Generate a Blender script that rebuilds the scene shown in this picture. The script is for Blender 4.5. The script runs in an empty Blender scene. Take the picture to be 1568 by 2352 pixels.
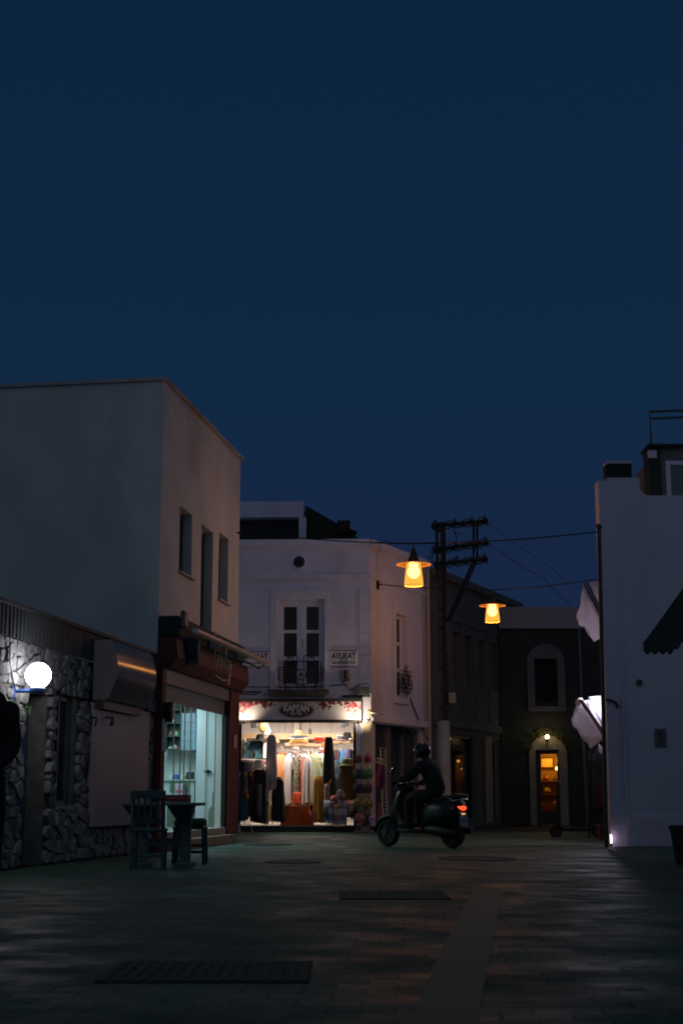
import bpy, bmesh, math, random
from mathutils import Vector, Matrix

R = random.Random(11)
sc = bpy.context.scene
C = sc.collection
V = Vector
PI = math.pi

# ------------------------------------------------------------------ camera, sky, exposure
F = 3267.0                      # focal length in the pixels of a 1568 x 2352 picture
TP = 658.0 / F
PITCH = math.atan(TP)
CS, SN = math.cos(PITCH), math.sin(PITCH)
CH = 0.8                        # the photographer crouches
cam = bpy.data.objects.new('camera', bpy.data.cameras.new('camera'))
C.objects.link(cam)
cam.data.sensor_fit = 'VERTICAL'
cam.data.sensor_height = 36.0
cam.data.sensor_width = 24.0
cam.data.lens = F / 2352 * 36.0
cam.data.clip_end = 500
cam.location = (0, 0, CH)
cam.rotation_euler = (PI / 2 + PITCH, 0, 0)
sc.camera = cam

world = bpy.data.worlds.new('World')
sc.world = world
world.use_nodes = True
wn, wl = world.node_tree.nodes, world.node_tree.links
wn.clear()
w_out = wn.new('ShaderNodeOutputWorld')
w_bg = wn.new('ShaderNodeBackground')
w_sky = wn.new('ShaderNodeTexSky')
w_sky.sky_type = 'NISHITA'
w_sky.sun_disc = False
w_sky.sun_elevation = math.radians(-4.0)
w_sky.sun_rotation = math.radians(180)      # the last glow is behind the camera
w_sky.altitude = 0
w_hsv = wn.new('ShaderNodeHueSaturation')
w_tc = wn.new('ShaderNodeTexCoord')
w_sep = wn.new('ShaderNodeSeparateXYZ')
w_rmp = wn.new('ShaderNodeValToRGB')        # night sky by height above the horizon
w_rmp.color_ramp.elements[0].position = 0.0
w_rmp.color_ramp.elements[0].color = (0.0100, 0.0185, 0.050, 1)
w_rmp.color_ramp.elements[1].position = 0.62
w_rmp.color_ramp.elements[1].color = (0.0022, 0.0158, 0.042, 1)
for p, c in ((0.16, (0.0080, 0.0190, 0.054)), (0.27, (0.0046, 0.0205, 0.055)), (0.42, (0.0034, 0.0178, 0.051)), (1.0, (0.0060, 0.0420, 0.0400))):
    e = w_rmp.color_ramp.elements.new(p)
    e.color = c + (1,)
wl.new(w_tc.outputs['Generated'], w_sep.inputs[0])
wl.new(w_sep.outputs['Z'], w_rmp.inputs[0])
w_mr = wn.new('ShaderNodeMapRange')         # dusk glow towards the sunset side (-Y)
w_mr.inputs['From Min'].default_value = 0.25
w_mr.inputs['From Max'].default_value = -0.9
wl.new(w_sep.outputs['Y'], w_mr.inputs['Value'])
w_glow = wn.new('ShaderNodeMix')
w_glow.data_type = 'RGBA'
w_glow.blend_type = 'ADD'
w_glow.inputs['B'].default_value = (0.055, 0.063, 0.082, 1)
wl.new(w_mr.outputs[0], w_glow.inputs['Factor'])
wl.new(w_rmp.outputs[0], w_glow.inputs['A'])
w_add = wn.new('ShaderNodeMix')
w_add.data_type = 'RGBA'
w_add.blend_type = 'ADD'
w_add.inputs['Factor'].default_value = 0.07
wl.new(w_glow.outputs['Result'], w_add.inputs['A'])
wl.new(w_sky.outputs[0], w_add.inputs['B'])
wl.new(w_add.outputs['Result'], w_bg.inputs[0])
w_bg.inputs[1].default_value = 1.0
wl.new(w_bg.outputs[0], w_out.inputs[0])
sc.view_settings.view_transform = 'Standard'
sc.view_settings.look = 'None'
sc.view_settings.exposure = 0
sc.view_settings.gamma = 1
sc.cycles.max_bounces = 6
sc.cycles.sample_clamp_indirect = 4
sc.cycles.sample_clamp_direct = 0
sc.cycles.caustics_reflective = False
sc.cycles.caustics_refractive = False
sc.cycles.pixel_filter_type = 'BLACKMAN_HARRIS'
sc.cycles.filter_width = 1.9
sc.cycles.use_denoising = True

# ------------------------------------------------------------------ geometry helpers
def ray(px, py):
    u, v = px - 784.0, 1176.0 - py
    return V((u, F * CS - v * SN, F * SN + v * CS))

def P(px, py, Y):
    d = ray(px, py)
    d = d * (Y / d.y)
    return V((d.x, Y, d.z + CH))

class Frame:
    """a vertical wall plane: a runs along it, z up, o out of it"""
    def __init__(s, O, d, flip=False):
        s.O = V((O[0], O[1], 0))
        s.d = V((d[0], d[1], 0)).normalized()
        s.n = V((s.d.y, -s.d.x, 0)) * (-1 if flip else 1)
    def w(s, a, z, o=0.0):
        return s.O + s.d * a + s.n * o + V((0, 0, z))
    def px(s, x, y, o=0.0):
        r = ray(x, y)
        O = s.O + s.n * o
        t = (O - V((0, 0, 0))).dot(s.n) / V((r.x, r.y, 0)).dot(s.n)
        p = V((0, 0, CH)) + r * t
        return (p - s.O).dot(s.d), p.z
    def off(s, a, o):
        f = Frame((0, 0), (1, 0))
        f.O = s.O + s.d * a + s.n * o
        f.d, f.n = s.d, s.n
        return f

WL = {}          # world location of each object (before any rotation)

class MB:
    def __init__(s):
        s.v, s.f, s.m = [], [], []
    def add(s, vs, fs, m=0):
        k = len(s.v)
        s.v += [V(p) for p in vs]
        s.f += [[k + i for i in f] for f in fs]
        s.m += [m] * len(fs)
        return s
    def quad(s, a, b, c, d, m=0):
        return s.add([a, b, c, d], [[0, 1, 2, 3]], m)
    def hexa(s, p, m=0):
        return s.add(p, [[0, 3, 2, 1], [4, 5, 6, 7], [0, 1, 5, 4], [1, 2, 6, 5], [2, 3, 7, 6], [3, 0, 4, 7]], m)
    def box(s, fr, a0, a1, z0, z1, o0, o1, m=0):
        w = fr.w
        return s.hexa([w(a0, z0, o0), w(a1, z0, o0), w(a1, z0, o1), w(a0, z0, o1),
                       w(a0, z1, o0), w(a1, z1, o0), w(a1, z1, o1), w(a0, z1, o1)], m)
    def cube(s, x0, x1, y0, y1, z0, z1, m=0):
        return s.hexa([V((x0, y0, z0)), V((x1, y0, z0)), V((x1, y1, z0)), V((x0, y1, z0)),
                       V((x0, y0, z1)), V((x1, y0, z1)), V((x1, y1, z1)), V((x0, y1, z1))], m)
    def tube(s, pts, r, n=8, m=0, cap=True):
        pts = [V(p) for p in pts]
        rr = r if isinstance(r, (list, tuple)) else [r] * len(pts)
        vs, fs = [], []
        last = None
        for i, p in enumerate(pts):
            t = (pts[min(i + 1, len(pts) - 1)] - pts[max(i - 1, 0)]).normalized()
            if last is None:
                up = V((0, 0, 1)) if abs(t.z) < 0.9 else V((0, 1, 0))
                x = t.cross(up).normalized()
            else:
                x = (last - t * last.dot(t)).normalized()
            last = x
            y = t.cross(x)
            for k in range(n):
                a = 2 * PI * k / n
                vs.append(p + (x * math.cos(a) + y * math.sin(a)) * rr[i])
        for i in range(len(pts) - 1):
            for k in range(n):
                fs.append([i * n + k, i * n + (k + 1) % n, (i + 1) * n + (k + 1) % n, (i + 1) * n + k])
        if cap:
            fs.append(list(range(n))[::-1])
            fs.append([(len(pts) - 1) * n + k for k in range(n)])
        return s.add(vs, fs, m)
    def lathe(s, c, prof, n=24, m=0, sx=1.0, sy=1.0, axis='z'):
        c = V(c)
        vs, fs = [], []
        for r, z in prof:
            for k in range(n):
                a = 2 * PI * k / n
                p = V((r * sx * math.cos(a), r * sy * math.sin(a), z))
                if axis == 'y':
                    p = V((p.x, p.z, p.y))
                if axis == 'x':
                    p = V((p.z, p.x, p.y))
                vs.append(c + p)
        for i in range(len(prof) - 1):
            for k in range(n):
                fs.append([i * n + k, i * n + (k + 1) % n, (i + 1) * n + (k + 1) % n, (i + 1) * n + k])
        if prof[0][0] > 1e-4:
            fs.append(list(range(n))[::-1])
        if prof[-1][0] > 1e-4:
            fs.append([(len(prof) - 1) * n + k for k in range(n)])
        return s.add(vs, fs, m)
    def ball(s, c, r, n=20, m=0, sx=1, sy=1, sz=1):
        prof = [(max(1e-5, r * math.sin(PI * i / 12)), -r * sz * math.cos(PI * i / 12)) for i in range(13)]
        return s.lathe(c, prof, n, m, sx, sy)
    def torus(s, c, R0, r, axis='y', n=28, k=10, m=0, sq=1.0):
        c = V(c)
        vs, fs = [], []
        for i in range(n):
            a = 2 * PI * i / n
            for j in range(k):
                b = 2 * PI * j / k
                q = R0 + r * math.cos(b)
                w = r * sq * math.sin(b)
                if axis == 'y':
                    vs.append(c + V((q * math.cos(a), w, q * math.sin(a))))
                elif axis == 'x':
                    vs.append(c + V((w, q * math.cos(a), q * math.sin(a))))
                else:
                    vs.append(c + V((q * math.cos(a), q * math.sin(a), w)))
        for i in range(n):
            for j in range(k):
                fs.append([i * k + j, i * k + (j + 1) % k, ((i + 1) % n) * k + (j + 1) % k, ((i + 1) % n) * k + j])
        return s.add(vs, fs, m)
    def loft(s, secs, n=16, m=0, e=2.0):
        """secs: (x, zc, half_h, half_w[, yc]) superellipse rings across x"""
        vs, fs = [], []
        for q in secs:
            x, zc, hh, hw = q[:4]
            yc = q[4] if len(q) > 4 else 0
            for k in range(n):
                a = 2 * PI * k / n
                ca, sa = math.cos(a), math.sin(a)
                vs.append(V((x, yc + hw * math.copysign(abs(ca) ** (2 / e), ca), zc + hh * math.copysign(abs(sa) ** (2 / e), sa))))
        for i in range(len(secs) - 1):
            for k in range(n):
                fs.append([i * n + k, i * n + (k + 1) % n, (i + 1) * n + (k + 1) % n, (i + 1) * n + k])
        fs.append(list(range(n))[::-1])
        fs.append([(len(secs) - 1) * n + k for k in range(n)])
        return s.add(vs, fs, m)
    def ring(s, rings, m=0, cap=True):
        n = len(rings[0])
        vs = [p for r in rings for p in r]
        fs = []
        for i in range(len(rings) - 1):
            for k in range(n):
                fs.append([i * n + k, i * n + (k + 1) % n, (i + 1) * n + (k + 1) % n, (i + 1) * n + k])
        if cap:
            fs.append(list(range(n))[::-1])
            fs.append([(len(rings) - 1) * n + k for k in range(n)])
        return s.add(vs, fs, m)
    def build(s, name, mats, parent=None, smooth=False, bevel=0, solid=0, local=False, fixn=True):
        me = bpy.data.meshes.new(name)
        if parent is not None:
            org = V((0, 0, 0)) if local else WL[parent.name]
        else:
            xs = [p.x for p in s.v]; ys = [p.y for p in s.v]; zs = [p.z for p in s.v]
            org = V(((min(xs) + max(xs)) / 2, (min(ys) + max(ys)) / 2, min(zs)))
        me.from_pydata([tuple(p - org) for p in s.v], [], s.f)
        if not isinstance(mats, (list, tuple)):
            mats = [mats]
        for q in mats:
            me.materials.append(q)
        for i, p in enumerate(me.polygons):
            p.material_index = min(s.m[i], len(mats) - 1)
            p.use_smooth = smooth
        if fixn:
            bm = bmesh.new(); bm.from_mesh(me)
            bmesh.ops.recalc_face_normals(bm, faces=bm.faces)
            bm.to_mesh(me); bm.free()
        if smooth:
            try:
                me.set_sharp_from_angle(angle=math.radians(42))
            except Exception:
                pass
        o = bpy.data.objects.new(name, me)
        C.objects.link(o)
        if parent is not None:
            o.parent = parent
            WL[o.name] = WL[parent.name] if not local else V((0, 0, 0))
        else:
            o.location = org
            WL[o.name] = org
        if solid:
            q = o.modifiers.new('Solidify', 'SOLIDIFY'); q.thickness = solid; q.offset = 0
        if bevel:
            q = o.modifiers.new('Bevel', 'BEVEL'); q.width = bevel; q.segments = 2; q.limit_method = 'ANGLE'
        return o

def tag(o, label=None, cat=None, group=None, kind=None):
    if label: o['label'] = label
    if cat: o['category'] = cat
    if group: o['group'] = group
    if kind: o['kind'] = kind
    return o

def empty(name, loc, label, cat, group=None, rz=0.0):
    o = bpy.data.objects.new(name, None)
    C.objects.link(o)
    o.empty_display_size = 0.2
    o.location = loc
    o.rotation_euler = (0, 0, rz)
    WL[o.name] = V(loc)
    return tag(o, label, cat, group)

def copy_tree(o, parent=None):
    c = o.copy(); C.objects.link(c)
    if parent is not None:
        c.parent = parent
    for ch in list(o.children):
        copy_tree(ch, c)
    return c

def text_mesh(mb, s, size, origin, ex, ez, bold=0.0, depth=0.004, m=0, width=None):
    """flat letters as mesh; origin = centre of the word, ex = reading direction, ez = up"""
    cu = bpy.data.curves.new('letters', 'FONT')
    cu.body = s; cu.size = size; cu.align_x = 'CENTER'; cu.align_y = 'CENTER'
    cu.offset = bold; cu.extrude = depth / 2; cu.resolution_u = 3
    o = bpy.data.objects.new('letters', cu); C.objects.link(o)
    dg = bpy.context.evaluated_depsgraph_get()
    me = bpy.data.meshes.new_from_object(o.evaluated_get(dg))
    ex, ez = V(ex).normalized(), V(ez).normalized()
    en = ex.cross(ez).normalized()
    w = max(p.co.x for p in me.vertices) - min(p.co.x for p in me.vertices)
    k = (width / w) if width else 1.0
    mb.add([V(origin) + ex * (p.co.x * k) + ez * p.co.y + en * (-p.co.z) for p in me.vertices],
           [list(p.vertices) for p in me.polygons], m)
    bpy.data.objects.remove(o); bpy.data.curves.remove(cu); bpy.data.meshes.remove(me)

# ------------------------------------------------------------------ materials
MATS = {}
def mat(name, col=(0.5, 0.5, 0.5), rough=0.7, metal=0.0, var=0.0, vs=3.0, bump=0.0, bs=40.0, em=None, es=0.0,
        col2=None, pattern=None, ps=20.0, trans=0.0, alpha=1.0, spec=0.5, stain=0.0, vec=None):
    if name in MATS:
        return MATS[name]
    m = bpy.data.materials.new(name); m.use_nodes = True
    nt = m.node_tree; N, L = nt.nodes, nt.links
    b = N['Principled BSDF']
    b.inputs['Roughness'].default_value = rough
    b.inputs['Metallic'].default_value = metal
    b.inputs['Specular IOR Level'].default_value = spec
    c = tuple(col) + (1,)
    b.inputs['Base Color'].default_value = c
    tc = N.new('ShaderNodeTexCoord')
    src = tc.outputs['Object']
    if vec:
        mp = N.new('ShaderNodeMapping'); mp.inputs['Scale'].default_value = vec
        L.new(src, mp.inputs[0]); src = mp.outputs[0]
    out = None
    if pattern:
        c2 = tuple(col2) + (1,)
        mx = N.new('ShaderNodeMix'); mx.data_type = 'RGBA'
        mx.inputs['A'].default_value = c; mx.inputs['B'].default_value = c2
        rp = N.new('ShaderNodeValToRGB'); rp.color_ramp.interpolation = 'CONSTANT'
        rp.color_ramp.elements[0].color = (0, 0, 0, 1)
        rp.color_ramp.elements[1].color = (1, 1, 1, 1)
        rp.color_ramp.elements[1].position = 0.5
        if pattern in ('stripes_z', 'stripes_x'):
            t = N.new('ShaderNodeTexWave'); t.bands_direction = 'Z' if pattern.endswith('z') else 'X'
            t.inputs['Scale'].default_value = ps; t.inputs['Distortion'].default_value = 0.5
            L.new(src, t.inputs[0]); L.new(t.outputs['Fac'], rp.inputs[0])
        elif pattern == 'floral':
            t = N.new('ShaderNodeTexVoronoi'); t.inputs['Scale'].default_value = ps
            L.new(src, t.inputs['Vector']); L.new(t.outputs['Distance'], rp.inputs[0])
            rp.color_ramp.elements[1].position = 0.42
        elif pattern == 'patch':
            t = N.new('ShaderNodeTexNoise'); t.inputs['Scale'].default_value = ps; t.inputs['Detail'].default_value = 3
            L.new(src, t.inputs['Vector']); L.new(t.outputs['Fac'], rp.inputs[0])
        elif pattern == 'plaid':
            t = N.new('ShaderNodeTexChecker'); t.inputs['Scale'].default_value = ps
            L.new(src, t.inputs['Vector']); L.new(t.outputs['Fac'], rp.inputs[0])
        L.new(rp.outputs[0], mx.inputs['Factor'])
        out = mx.outputs['Result']
    if var:
        t = N.new('ShaderNodeTexNoise'); t.inputs['Scale'].default_value = vs; t.inputs['Detail'].default_value = 6
        L.new(src, t.inputs['Vector'])
        r = N.new('ShaderNodeMapRange'); r.inputs['From Min'].default_value = 0.3; r.inputs['From Max'].default_value = 0.7
        r.inputs['To Min'].default_value = 1 - var; r.inputs['To Max'].default_value = 1 + var * 0.5
        L.new(t.outputs['Fac'], r.inputs[0])
        v = N.new('ShaderNodeVectorMath'); v.operation = 'SCALE'
        if out: L.new(out, v.inputs[0])
        else: v.inputs[0].default_value = col
        L.new(r.outputs[0], v.inputs['Scale'])
        out = v.outputs[0]
    if stain:
        t = N.new('ShaderNodeTexNoise'); t.inputs['Scale'].default_value = 0.9; t.inputs['Detail'].default_value = 8
        t.inputs['Roughness'].default_value = 0.7
        mp = N.new('ShaderNodeMapping'); mp.inputs['Scale'].default_value = (1, 1, 0.35)
        L.new(tc.outputs['Object'], mp.inputs[0]); L.new(mp.outputs[0], t.inputs['Vector'])
        r = N.new('ShaderNodeMapRange'); r.inputs['From Min'].default_value = 0.52; r.inputs['From Max'].default_value = 0.75
        r.inputs['To Min'].default_value = 0; r.inputs['To Max'].default_value = stain
        L.new(t.outputs['Fac'], r.inputs[0])
        mx = N.new('ShaderNodeMix'); mx.data_type = 'RGBA'
        mx.inputs['B'].default_value = (col[0] * 0.45, col[1] * 0.45, col[2] * 0.4, 1)
        if out: L.new(out, mx.inputs['A'])
        else: mx.inputs['A'].default_value = c
        L.new(r.outputs[0], mx.inputs['Factor'])
        out = mx.outputs['Result']
    if out: L.new(out, b.inputs['Base Color'])
    if bump:
        t = N.new('ShaderNodeTexNoise'); t.inputs['Scale'].default_value = bs; t.inputs['Detail'].default_value = 5
        L.new(src, t.inputs['Vector'])
        q = N.new('ShaderNodeBump'); q.inputs['Strength'].default_value = bump; q.inputs['Distance'].default_value = 0.02
        L.new(t.outputs['Fac'], q.inputs['Height']); L.new(q.outputs[0], b.inputs['Normal'])
    if em:
        b.inputs['Emission Color'].default_value = tuple(em) + (1,)
        b.inputs['Emission Strength'].default_value = es
    if trans:
        b.inputs['Transmission Weight'].default_value = trans
    if alpha < 1:
        b.inputs['Alpha'].default_value = alpha
    MATS[name] = m
    return m

def glass(name, tint=(0.9, 0.95, 0.95), gloss=0.12, rough=0.03):
    if name in MATS: return MATS[name]
    m = bpy.data.materials.new(name); m.use_nodes = True
    N, L = m.node_tree.nodes, m.node_tree.links
    N.clear()
    o = N.new('ShaderNodeOutputMaterial'); mx = N.new('ShaderNodeMixShader')
    t = N.new('ShaderNodeBsdfTransparent'); g = N.new('ShaderNodeBsdfGlossy')
    t.inputs[0].default_value = tuple(tint) + (1,)
    g.inputs['Roughness'].default_value = rough
    mx.inputs[0].default_value = gloss
    L.new(t.outputs[0], mx.inputs[1]); L.new(g.outputs[0], mx.inputs[2]); L.new(mx.outputs[0], o.inputs[0])
    MATS[name] = m
    return m

def emis(name, col, s):
    if name in MATS: return MATS[name]
    m = bpy.data.materials.new(name); m.use_nodes = True
    N, L = m.node_tree.nodes, m.node_tree.links
    N.clear()
    o = N.new('ShaderNodeOutputMaterial'); e = N.new('ShaderNodeEmission')
    e.inputs[0].default_value = tuple(col) + (1,); e.inputs[1].default_value = s
    L.new(e.outputs[0], o.inputs[0])
    MATS[name] = m
    return m

PLASTER = mat('white_plaster', (0.62, 0.61, 0.57), 0.85, var=0.14, vs=1.1, bump=0.3, bs=18, stain=0.45)
PLASTER_K = mat('limewashed_plaster', (0.68, 0.69, 0.82), 0.85, var=0.08, vs=1.6, bump=0.25, bs=14, stain=0.55)
PLASTER_R = mat('smooth_white_plaster', (0.76, 0.66, 0.76), 0.85, var=0.12, vs=0.9, bump=0.3, bs=20, stain=0.45)
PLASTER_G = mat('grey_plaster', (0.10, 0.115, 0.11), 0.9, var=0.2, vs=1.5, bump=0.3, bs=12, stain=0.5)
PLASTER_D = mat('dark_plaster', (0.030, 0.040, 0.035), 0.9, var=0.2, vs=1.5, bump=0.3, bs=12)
TRIM = mat('white_trim', (0.68, 0.69, 0.80), 0.7, var=0.08, vs=4, bump=0.1)
CONC = mat('concrete', (0.30, 0.28, 0.25), 0.9, var=0.25, vs=5, bump=0.3, bs=25)
DARKCONC = mat('dark_stone', (0.07, 0.07, 0.065), 0.8, var=0.3, vs=6, bump=0.3)
BLACK = mat('black_metal', (0.012, 0.013, 0.013), 0.5, 0.3)
IRON = mat('wrought_iron', (0.02, 0.02, 0.022), 0.6, 0.5)
RUST = mat('rusty_steel', (0.035, 0.024, 0.015), 0.8, 0.3, var=0.5, vs=12, bump=0.2)
STEEL = mat('painted_steel', (0.28, 0.29, 0.30), 0.45, 0.6, var=0.15, vs=8)
DKGLASS = mat('dark_window_glass', (0.012, 0.018, 0.018), 0.12, spec=0.6)
REDP = mat('dark_red_paint', (0.12, 0.026, 0.015), 0.75, var=0.25, vs=6, bump=0.1)
SHUT = mat('shutter_metal', (0.16, 0.17, 0.18), 0.5, 0.4, var=0.15, vs=3)
CLEAR = glass('shop_glass')
WHITEP = mat('white_paint', (0.75, 0.77, 0.76), 0.5, var=0.05, vs=5)
CREAMP = mat('cream_paint', (0.72, 0.60, 0.42), 0.8, var=0.15, vs=6, bump=0.2)
RUBBER = mat('rubber', (0.012, 0.012, 0.012), 0.85, bump=0.1, bs=60)
CHROME = mat('chrome', (0.6, 0.6, 0.62), 0.15, 1.0)

# ------------------------------------------------------------------ setting: ground
def paving_material():
    m = bpy.data.materials.new('stone_pavers'); m.use_nodes = True
    N, L = m.node_tree.nodes, m.node_tree.links
    b = N['Principled BSDF']
    b.inputs['Specular IOR Level'].default_value = 0.20
    tc = N.new('ShaderNodeTexCoord'); mp = N.new('ShaderNodeMapping')
    mp.inputs['Rotation'].default_value = (0, 0, math.radians(3))
    L.new(tc.outputs['Object'], mp.inputs[0])
    wb = N.new('ShaderNodeTexNoise'); wb.inputs['Scale'].default_value = 2.5
    L.new(mp.outputs[0], wb.inputs['Vector'])
    ad = N.new('ShaderNodeMix'); ad.data_type = 'VECTOR'; ad.inputs['Factor'].default_value = 0.02
    L.new(mp.outputs[0], ad.inputs['A']); L.new(wb.outputs['Color'], ad.inputs['B'])
    br = N.new('ShaderNodeTexBrick')
    br.inputs['Scale'].default_value = 1.0
    br.inputs['Brick Width'].default_value = 0.26
    br.inputs['Row Height'].default_value = 0.17
    br.inputs['Mortar Size'].default_value = 0.008
    br.inputs['Mortar Smooth'].default_value = 0.3
    br.inputs['Color1'].default_value = (0, 0, 0, 1)
    br.inputs['Color2'].default_value = (1, 1, 1, 1)
    br.inputs['Mortar'].default_value = (0.5, 0.5, 0.5, 1)
    L.new(ad.outputs['Result'], br.inputs['Vector'])
    c = N.new('ShaderNodeMix'); c.data_type = 'RGBA'
    c.inputs['A'].default_value = (0.050, 0.124, 0.098, 1)
    c.inputs['B'].default_value = (0.064, 0.138, 0.106, 1)
    L.new(br.outputs['Color'], c.inputs['Factor'])
    nz = N.new('ShaderNodeTexNoise'); nz.inputs['Scale'].default_value = 0.6; nz.inputs['Detail'].default_value = 8
    L.new(mp.outputs[0], nz.inputs['Vector'])
    mr = N.new('ShaderNodeMapRange'); mr.inputs['From Min'].default_value = 0.3; mr.inputs['From Max'].default_value = 0.7
    mr.inputs['To Min'].default_value = 0.55; mr.inputs['To Max'].default_value = 1.15
    L.new(nz.outputs['Fac'], mr.inputs[0])
    sc_ = N.new('ShaderNodeVectorMath'); sc_.operation = 'SCALE'
    L.new(c.outputs['Result'], sc_.inputs[0]); L.new(mr.outputs[0], sc_.inputs['Scale'])
    mo = N.new('ShaderNodeMix'); mo.data_type = 'RGBA'; mo.inputs['B'].default_value = (0.024, 0.05, 0.04, 1)
    L.new(sc_.outputs[0], mo.inputs['A']); L.new(br.outputs['Fac'], mo.inputs['Factor'])
    L.new(mo.outputs['Result'], b.inputs['Base Color'])
    rr = N.new('ShaderNodeMapRange'); rr.inputs['To Min'].default_value = 0.54; rr.inputs['To Max'].default_value = 0.66
    ra = N.new('ShaderNodeMath'); ra.operation = 'MULTIPLY'
    n2 = N.new('ShaderNodeTexNoise'); n2.inputs['Scale'].default_value = 1.7; n2.inputs['Detail'].default_value = 6
    L.new(mp.outputs[0], n2.inputs['Vector'])
    r2 = N.new('ShaderNodeMapRange'); r2.inputs['From Min'].default_value = 0.3; r2.inputs['From Max'].default_value = 0.7
    r2.inputs['To Min'].default_value = 0.8; r2.inputs['To Max'].default_value = 1.35
    L.new(n2.outputs['Fac'], r2.inputs[0])
    L.new(br.outputs['Color'], rr.inputs[0]); L.new(rr.outputs[0], ra.inputs[0]); L.new(r2.outputs[0], ra.inputs[1])
    L.new(ra.outputs[0], b.inputs['Roughness'])
    # worn, slightly tilted blocks
    hs = N.new('ShaderNodeMath'); hs.operation = 'SUBTRACT'
    n3 = N.new('ShaderNodeTexNoise'); n3.inputs['Scale'].default_value = 9; n3.inputs['Detail'].default_value = 4
    L.new(mp.outputs[0], n3.inputs['Vector'])
    L.new(n3.outputs['Fac'], hs.inputs[0]); L.new(br.outputs['Fac'], hs.inputs[1])
    bp = N.new('ShaderNodeBump'); bp.inputs['Strength'].default_value = 0.45; bp.inputs['Distance'].default_value = 0.012
    L.new(hs.outputs[0], bp.inputs['Height']); L.new(bp.outputs[0], b.inputs['Normal'])
    return m

PAVE = paving_material()
STRIP = mat('smooth_stone_strip', (0.066, 0.135, 0.104), 0.66, var=0.25, vs=2, bump=0.2, bs=20)
ASPH = mat('asphalt', (0.012, 0.014, 0.013), 0.85, var=0.2, vs=5, bump=0.4, bs=60)
g = MB()
g.quad(V((-60, -20, -0.012)), V((60, -20, -0.012)), V((60, 120, -0.012)), V((-60, 120, -0.012)))
tag(g.build('ground', ASPH), kind='structure')
g = MB()
g.quad(V((-30, -12, 0)), V((30, -12, 0)), V((30, 35.55, 0)), V((-30, 35.55, 0)))
tag(g.build('plaza_paving', PAVE), kind='structure')
# the plain band of slabs running away through the paving
g = MB()
a, b_ = V((0.9, 1.2, 0.004)), V((1.25, 1.2, 0.004))
pA = [(940, 2352), (1005, 2200), (1055, 2100), (1092, 2042)]
pB = [(1095, 2352), (1122, 2200), (1143, 2100), (1157, 2042)]
def G(px, py, z=0.004):
    r = ray(px, py)
    t = (z - CH) / r.z
    return V((r.x * t, r.y * t, z))
L0, R0_ = [G(*p) for p in pA], [G(*p) for p in pB]
for i in range(3):
    g.quad(L0[i], R0_[i], R0_[i + 1], L0[i + 1])
tag(g.build('stone_band', STRIP, fixn=False), kind='structure')

# ------------------------------------------------------------------ frames
LO = V((-2.90, 22.4, 0))
FS = Frame((-2.90, 22.4), (0.152, 0.988))                    # left house, street side (a>0) and stone wall (a<0)
FF = Frame((-2.90, 22.4), (-0.988, 0.152), True)             # left house, front
if FF.n.y > 0: FF.n = -FF.n
KF = Frame((0.71, 35.4), (-0.999, 0.035), True)
if KF.n.y > 0: KF.n = -KF.n
KS = Frame((0.71, 35.4), (0.487, 1.0))
B2 = Frame((2.60, 39.1), (0.45, 1.0))
AR = Frame((4.0, 44.0), (1, 0.02))
RW = Frame((4.578, 24.8), (1, 0.0))
RS = Frame((4.578, 24.8), (0.232, 1.0), True)                 # its street side, facing left

def grid_wall(mb, fr, a0, a1, z0, z1, holes, depth, o=0.0, m=0):
    A = sorted({a0, a1} | {min(max(h[0], a0), a1) for h in holes} | {min(max(h[1], a0), a1) for h in holes})
    Z = sorted({z0, z1} | {min(max(h[2], z0), z1) for h in holes} | {min(max(h[3], z0), z1) for h in holes})
    for i in range(len(A) - 1):
        for j in range(len(Z) - 1):
            ca, cz = (A[i] + A[i + 1]) / 2, (Z[j] + Z[j + 1]) / 2
            if any(h[0] < ca < h[1] and h[2] < cz < h[3] for h in holes):
                continue
            mb.quad(fr.w(A[i], Z[j], o), fr.w(A[i + 1], Z[j], o), fr.w(A[i + 1], Z[j + 1], o), fr.w(A[i], Z[j + 1], o), m)
    for h in holes:
        d = h[4] if len(h) > 4 else depth
        c = [(h[0], h[2]), (h[1], h[2]), (h[1], h[3]), (h[0], h[3])]
        for k in range(4):
            p, q = c[k], c[(k + 1) % 4]
            mb.quad(fr.w(p[0], p[1], o), fr.w(q[0], q[1], o), fr.w(q[0], q[1], o - d), fr.w(p[0], p[1], o - d), m)

def rect(fr, x0, y0, x1, y1, o=0.0):
    """wall rectangle seen between two picture points"""
    a0, za = fr.px(x0, (y0 + y1) / 2, o)
    a1, zb = fr.px(x1, (y0 + y1) / 2, o)
    xm = (x0 + x1) / 2
    _, z1 = fr.px(xm, y0, o)
    _, z0 = fr.px(xm, y1, o)
    return min(a0, a1), max(a0, a1), z0, z1

# ------------------------------------------------------------------ LEFT HOUSE
HT = 7.50
house = empty('house', LO, 'tall plain white house with flat roof at the left, three narrow windows towards the street', 'house')
SO = 5.66                                                     # length of the street side
wins = []
for q in ((412, 1158, 441, 1338), (461, 1205, 488, 1452), (502, 1225, 524, 1388)):
    r = rect(FS, *q)
    wins.append(r)
w0 = (wins[0][0], wins[0][1], FS.px(425, 1320)[1], FS.px(425, 1170)[1])
w1 = (wins[1][0], wins[1][1], FS.px(474, 1448)[1], FS.px(474, 1212)[1])
w2 = (wins[2][0], wins[2][1], FS.px(512, 1382)[1], FS.px(512, 1228)[1])
shop_hole = (0.10, 4.44, 0.28, 2.75, 0.12)
m_ = MB()
grid_wall(m_, FS, 0, SO, 0, HT, [w0 + (0.22,), w1 + (0.22,), w2 + (0.22,), shop_hole], 0.2)
grid_wall(m_, FF, 0, 9, 0, HT, [], 0.2)
m_.quad(FF.w(9, 0), FF.w(9, HT), FF.w(9, HT, -SO), FF.w(9, 0, -SO))
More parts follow.
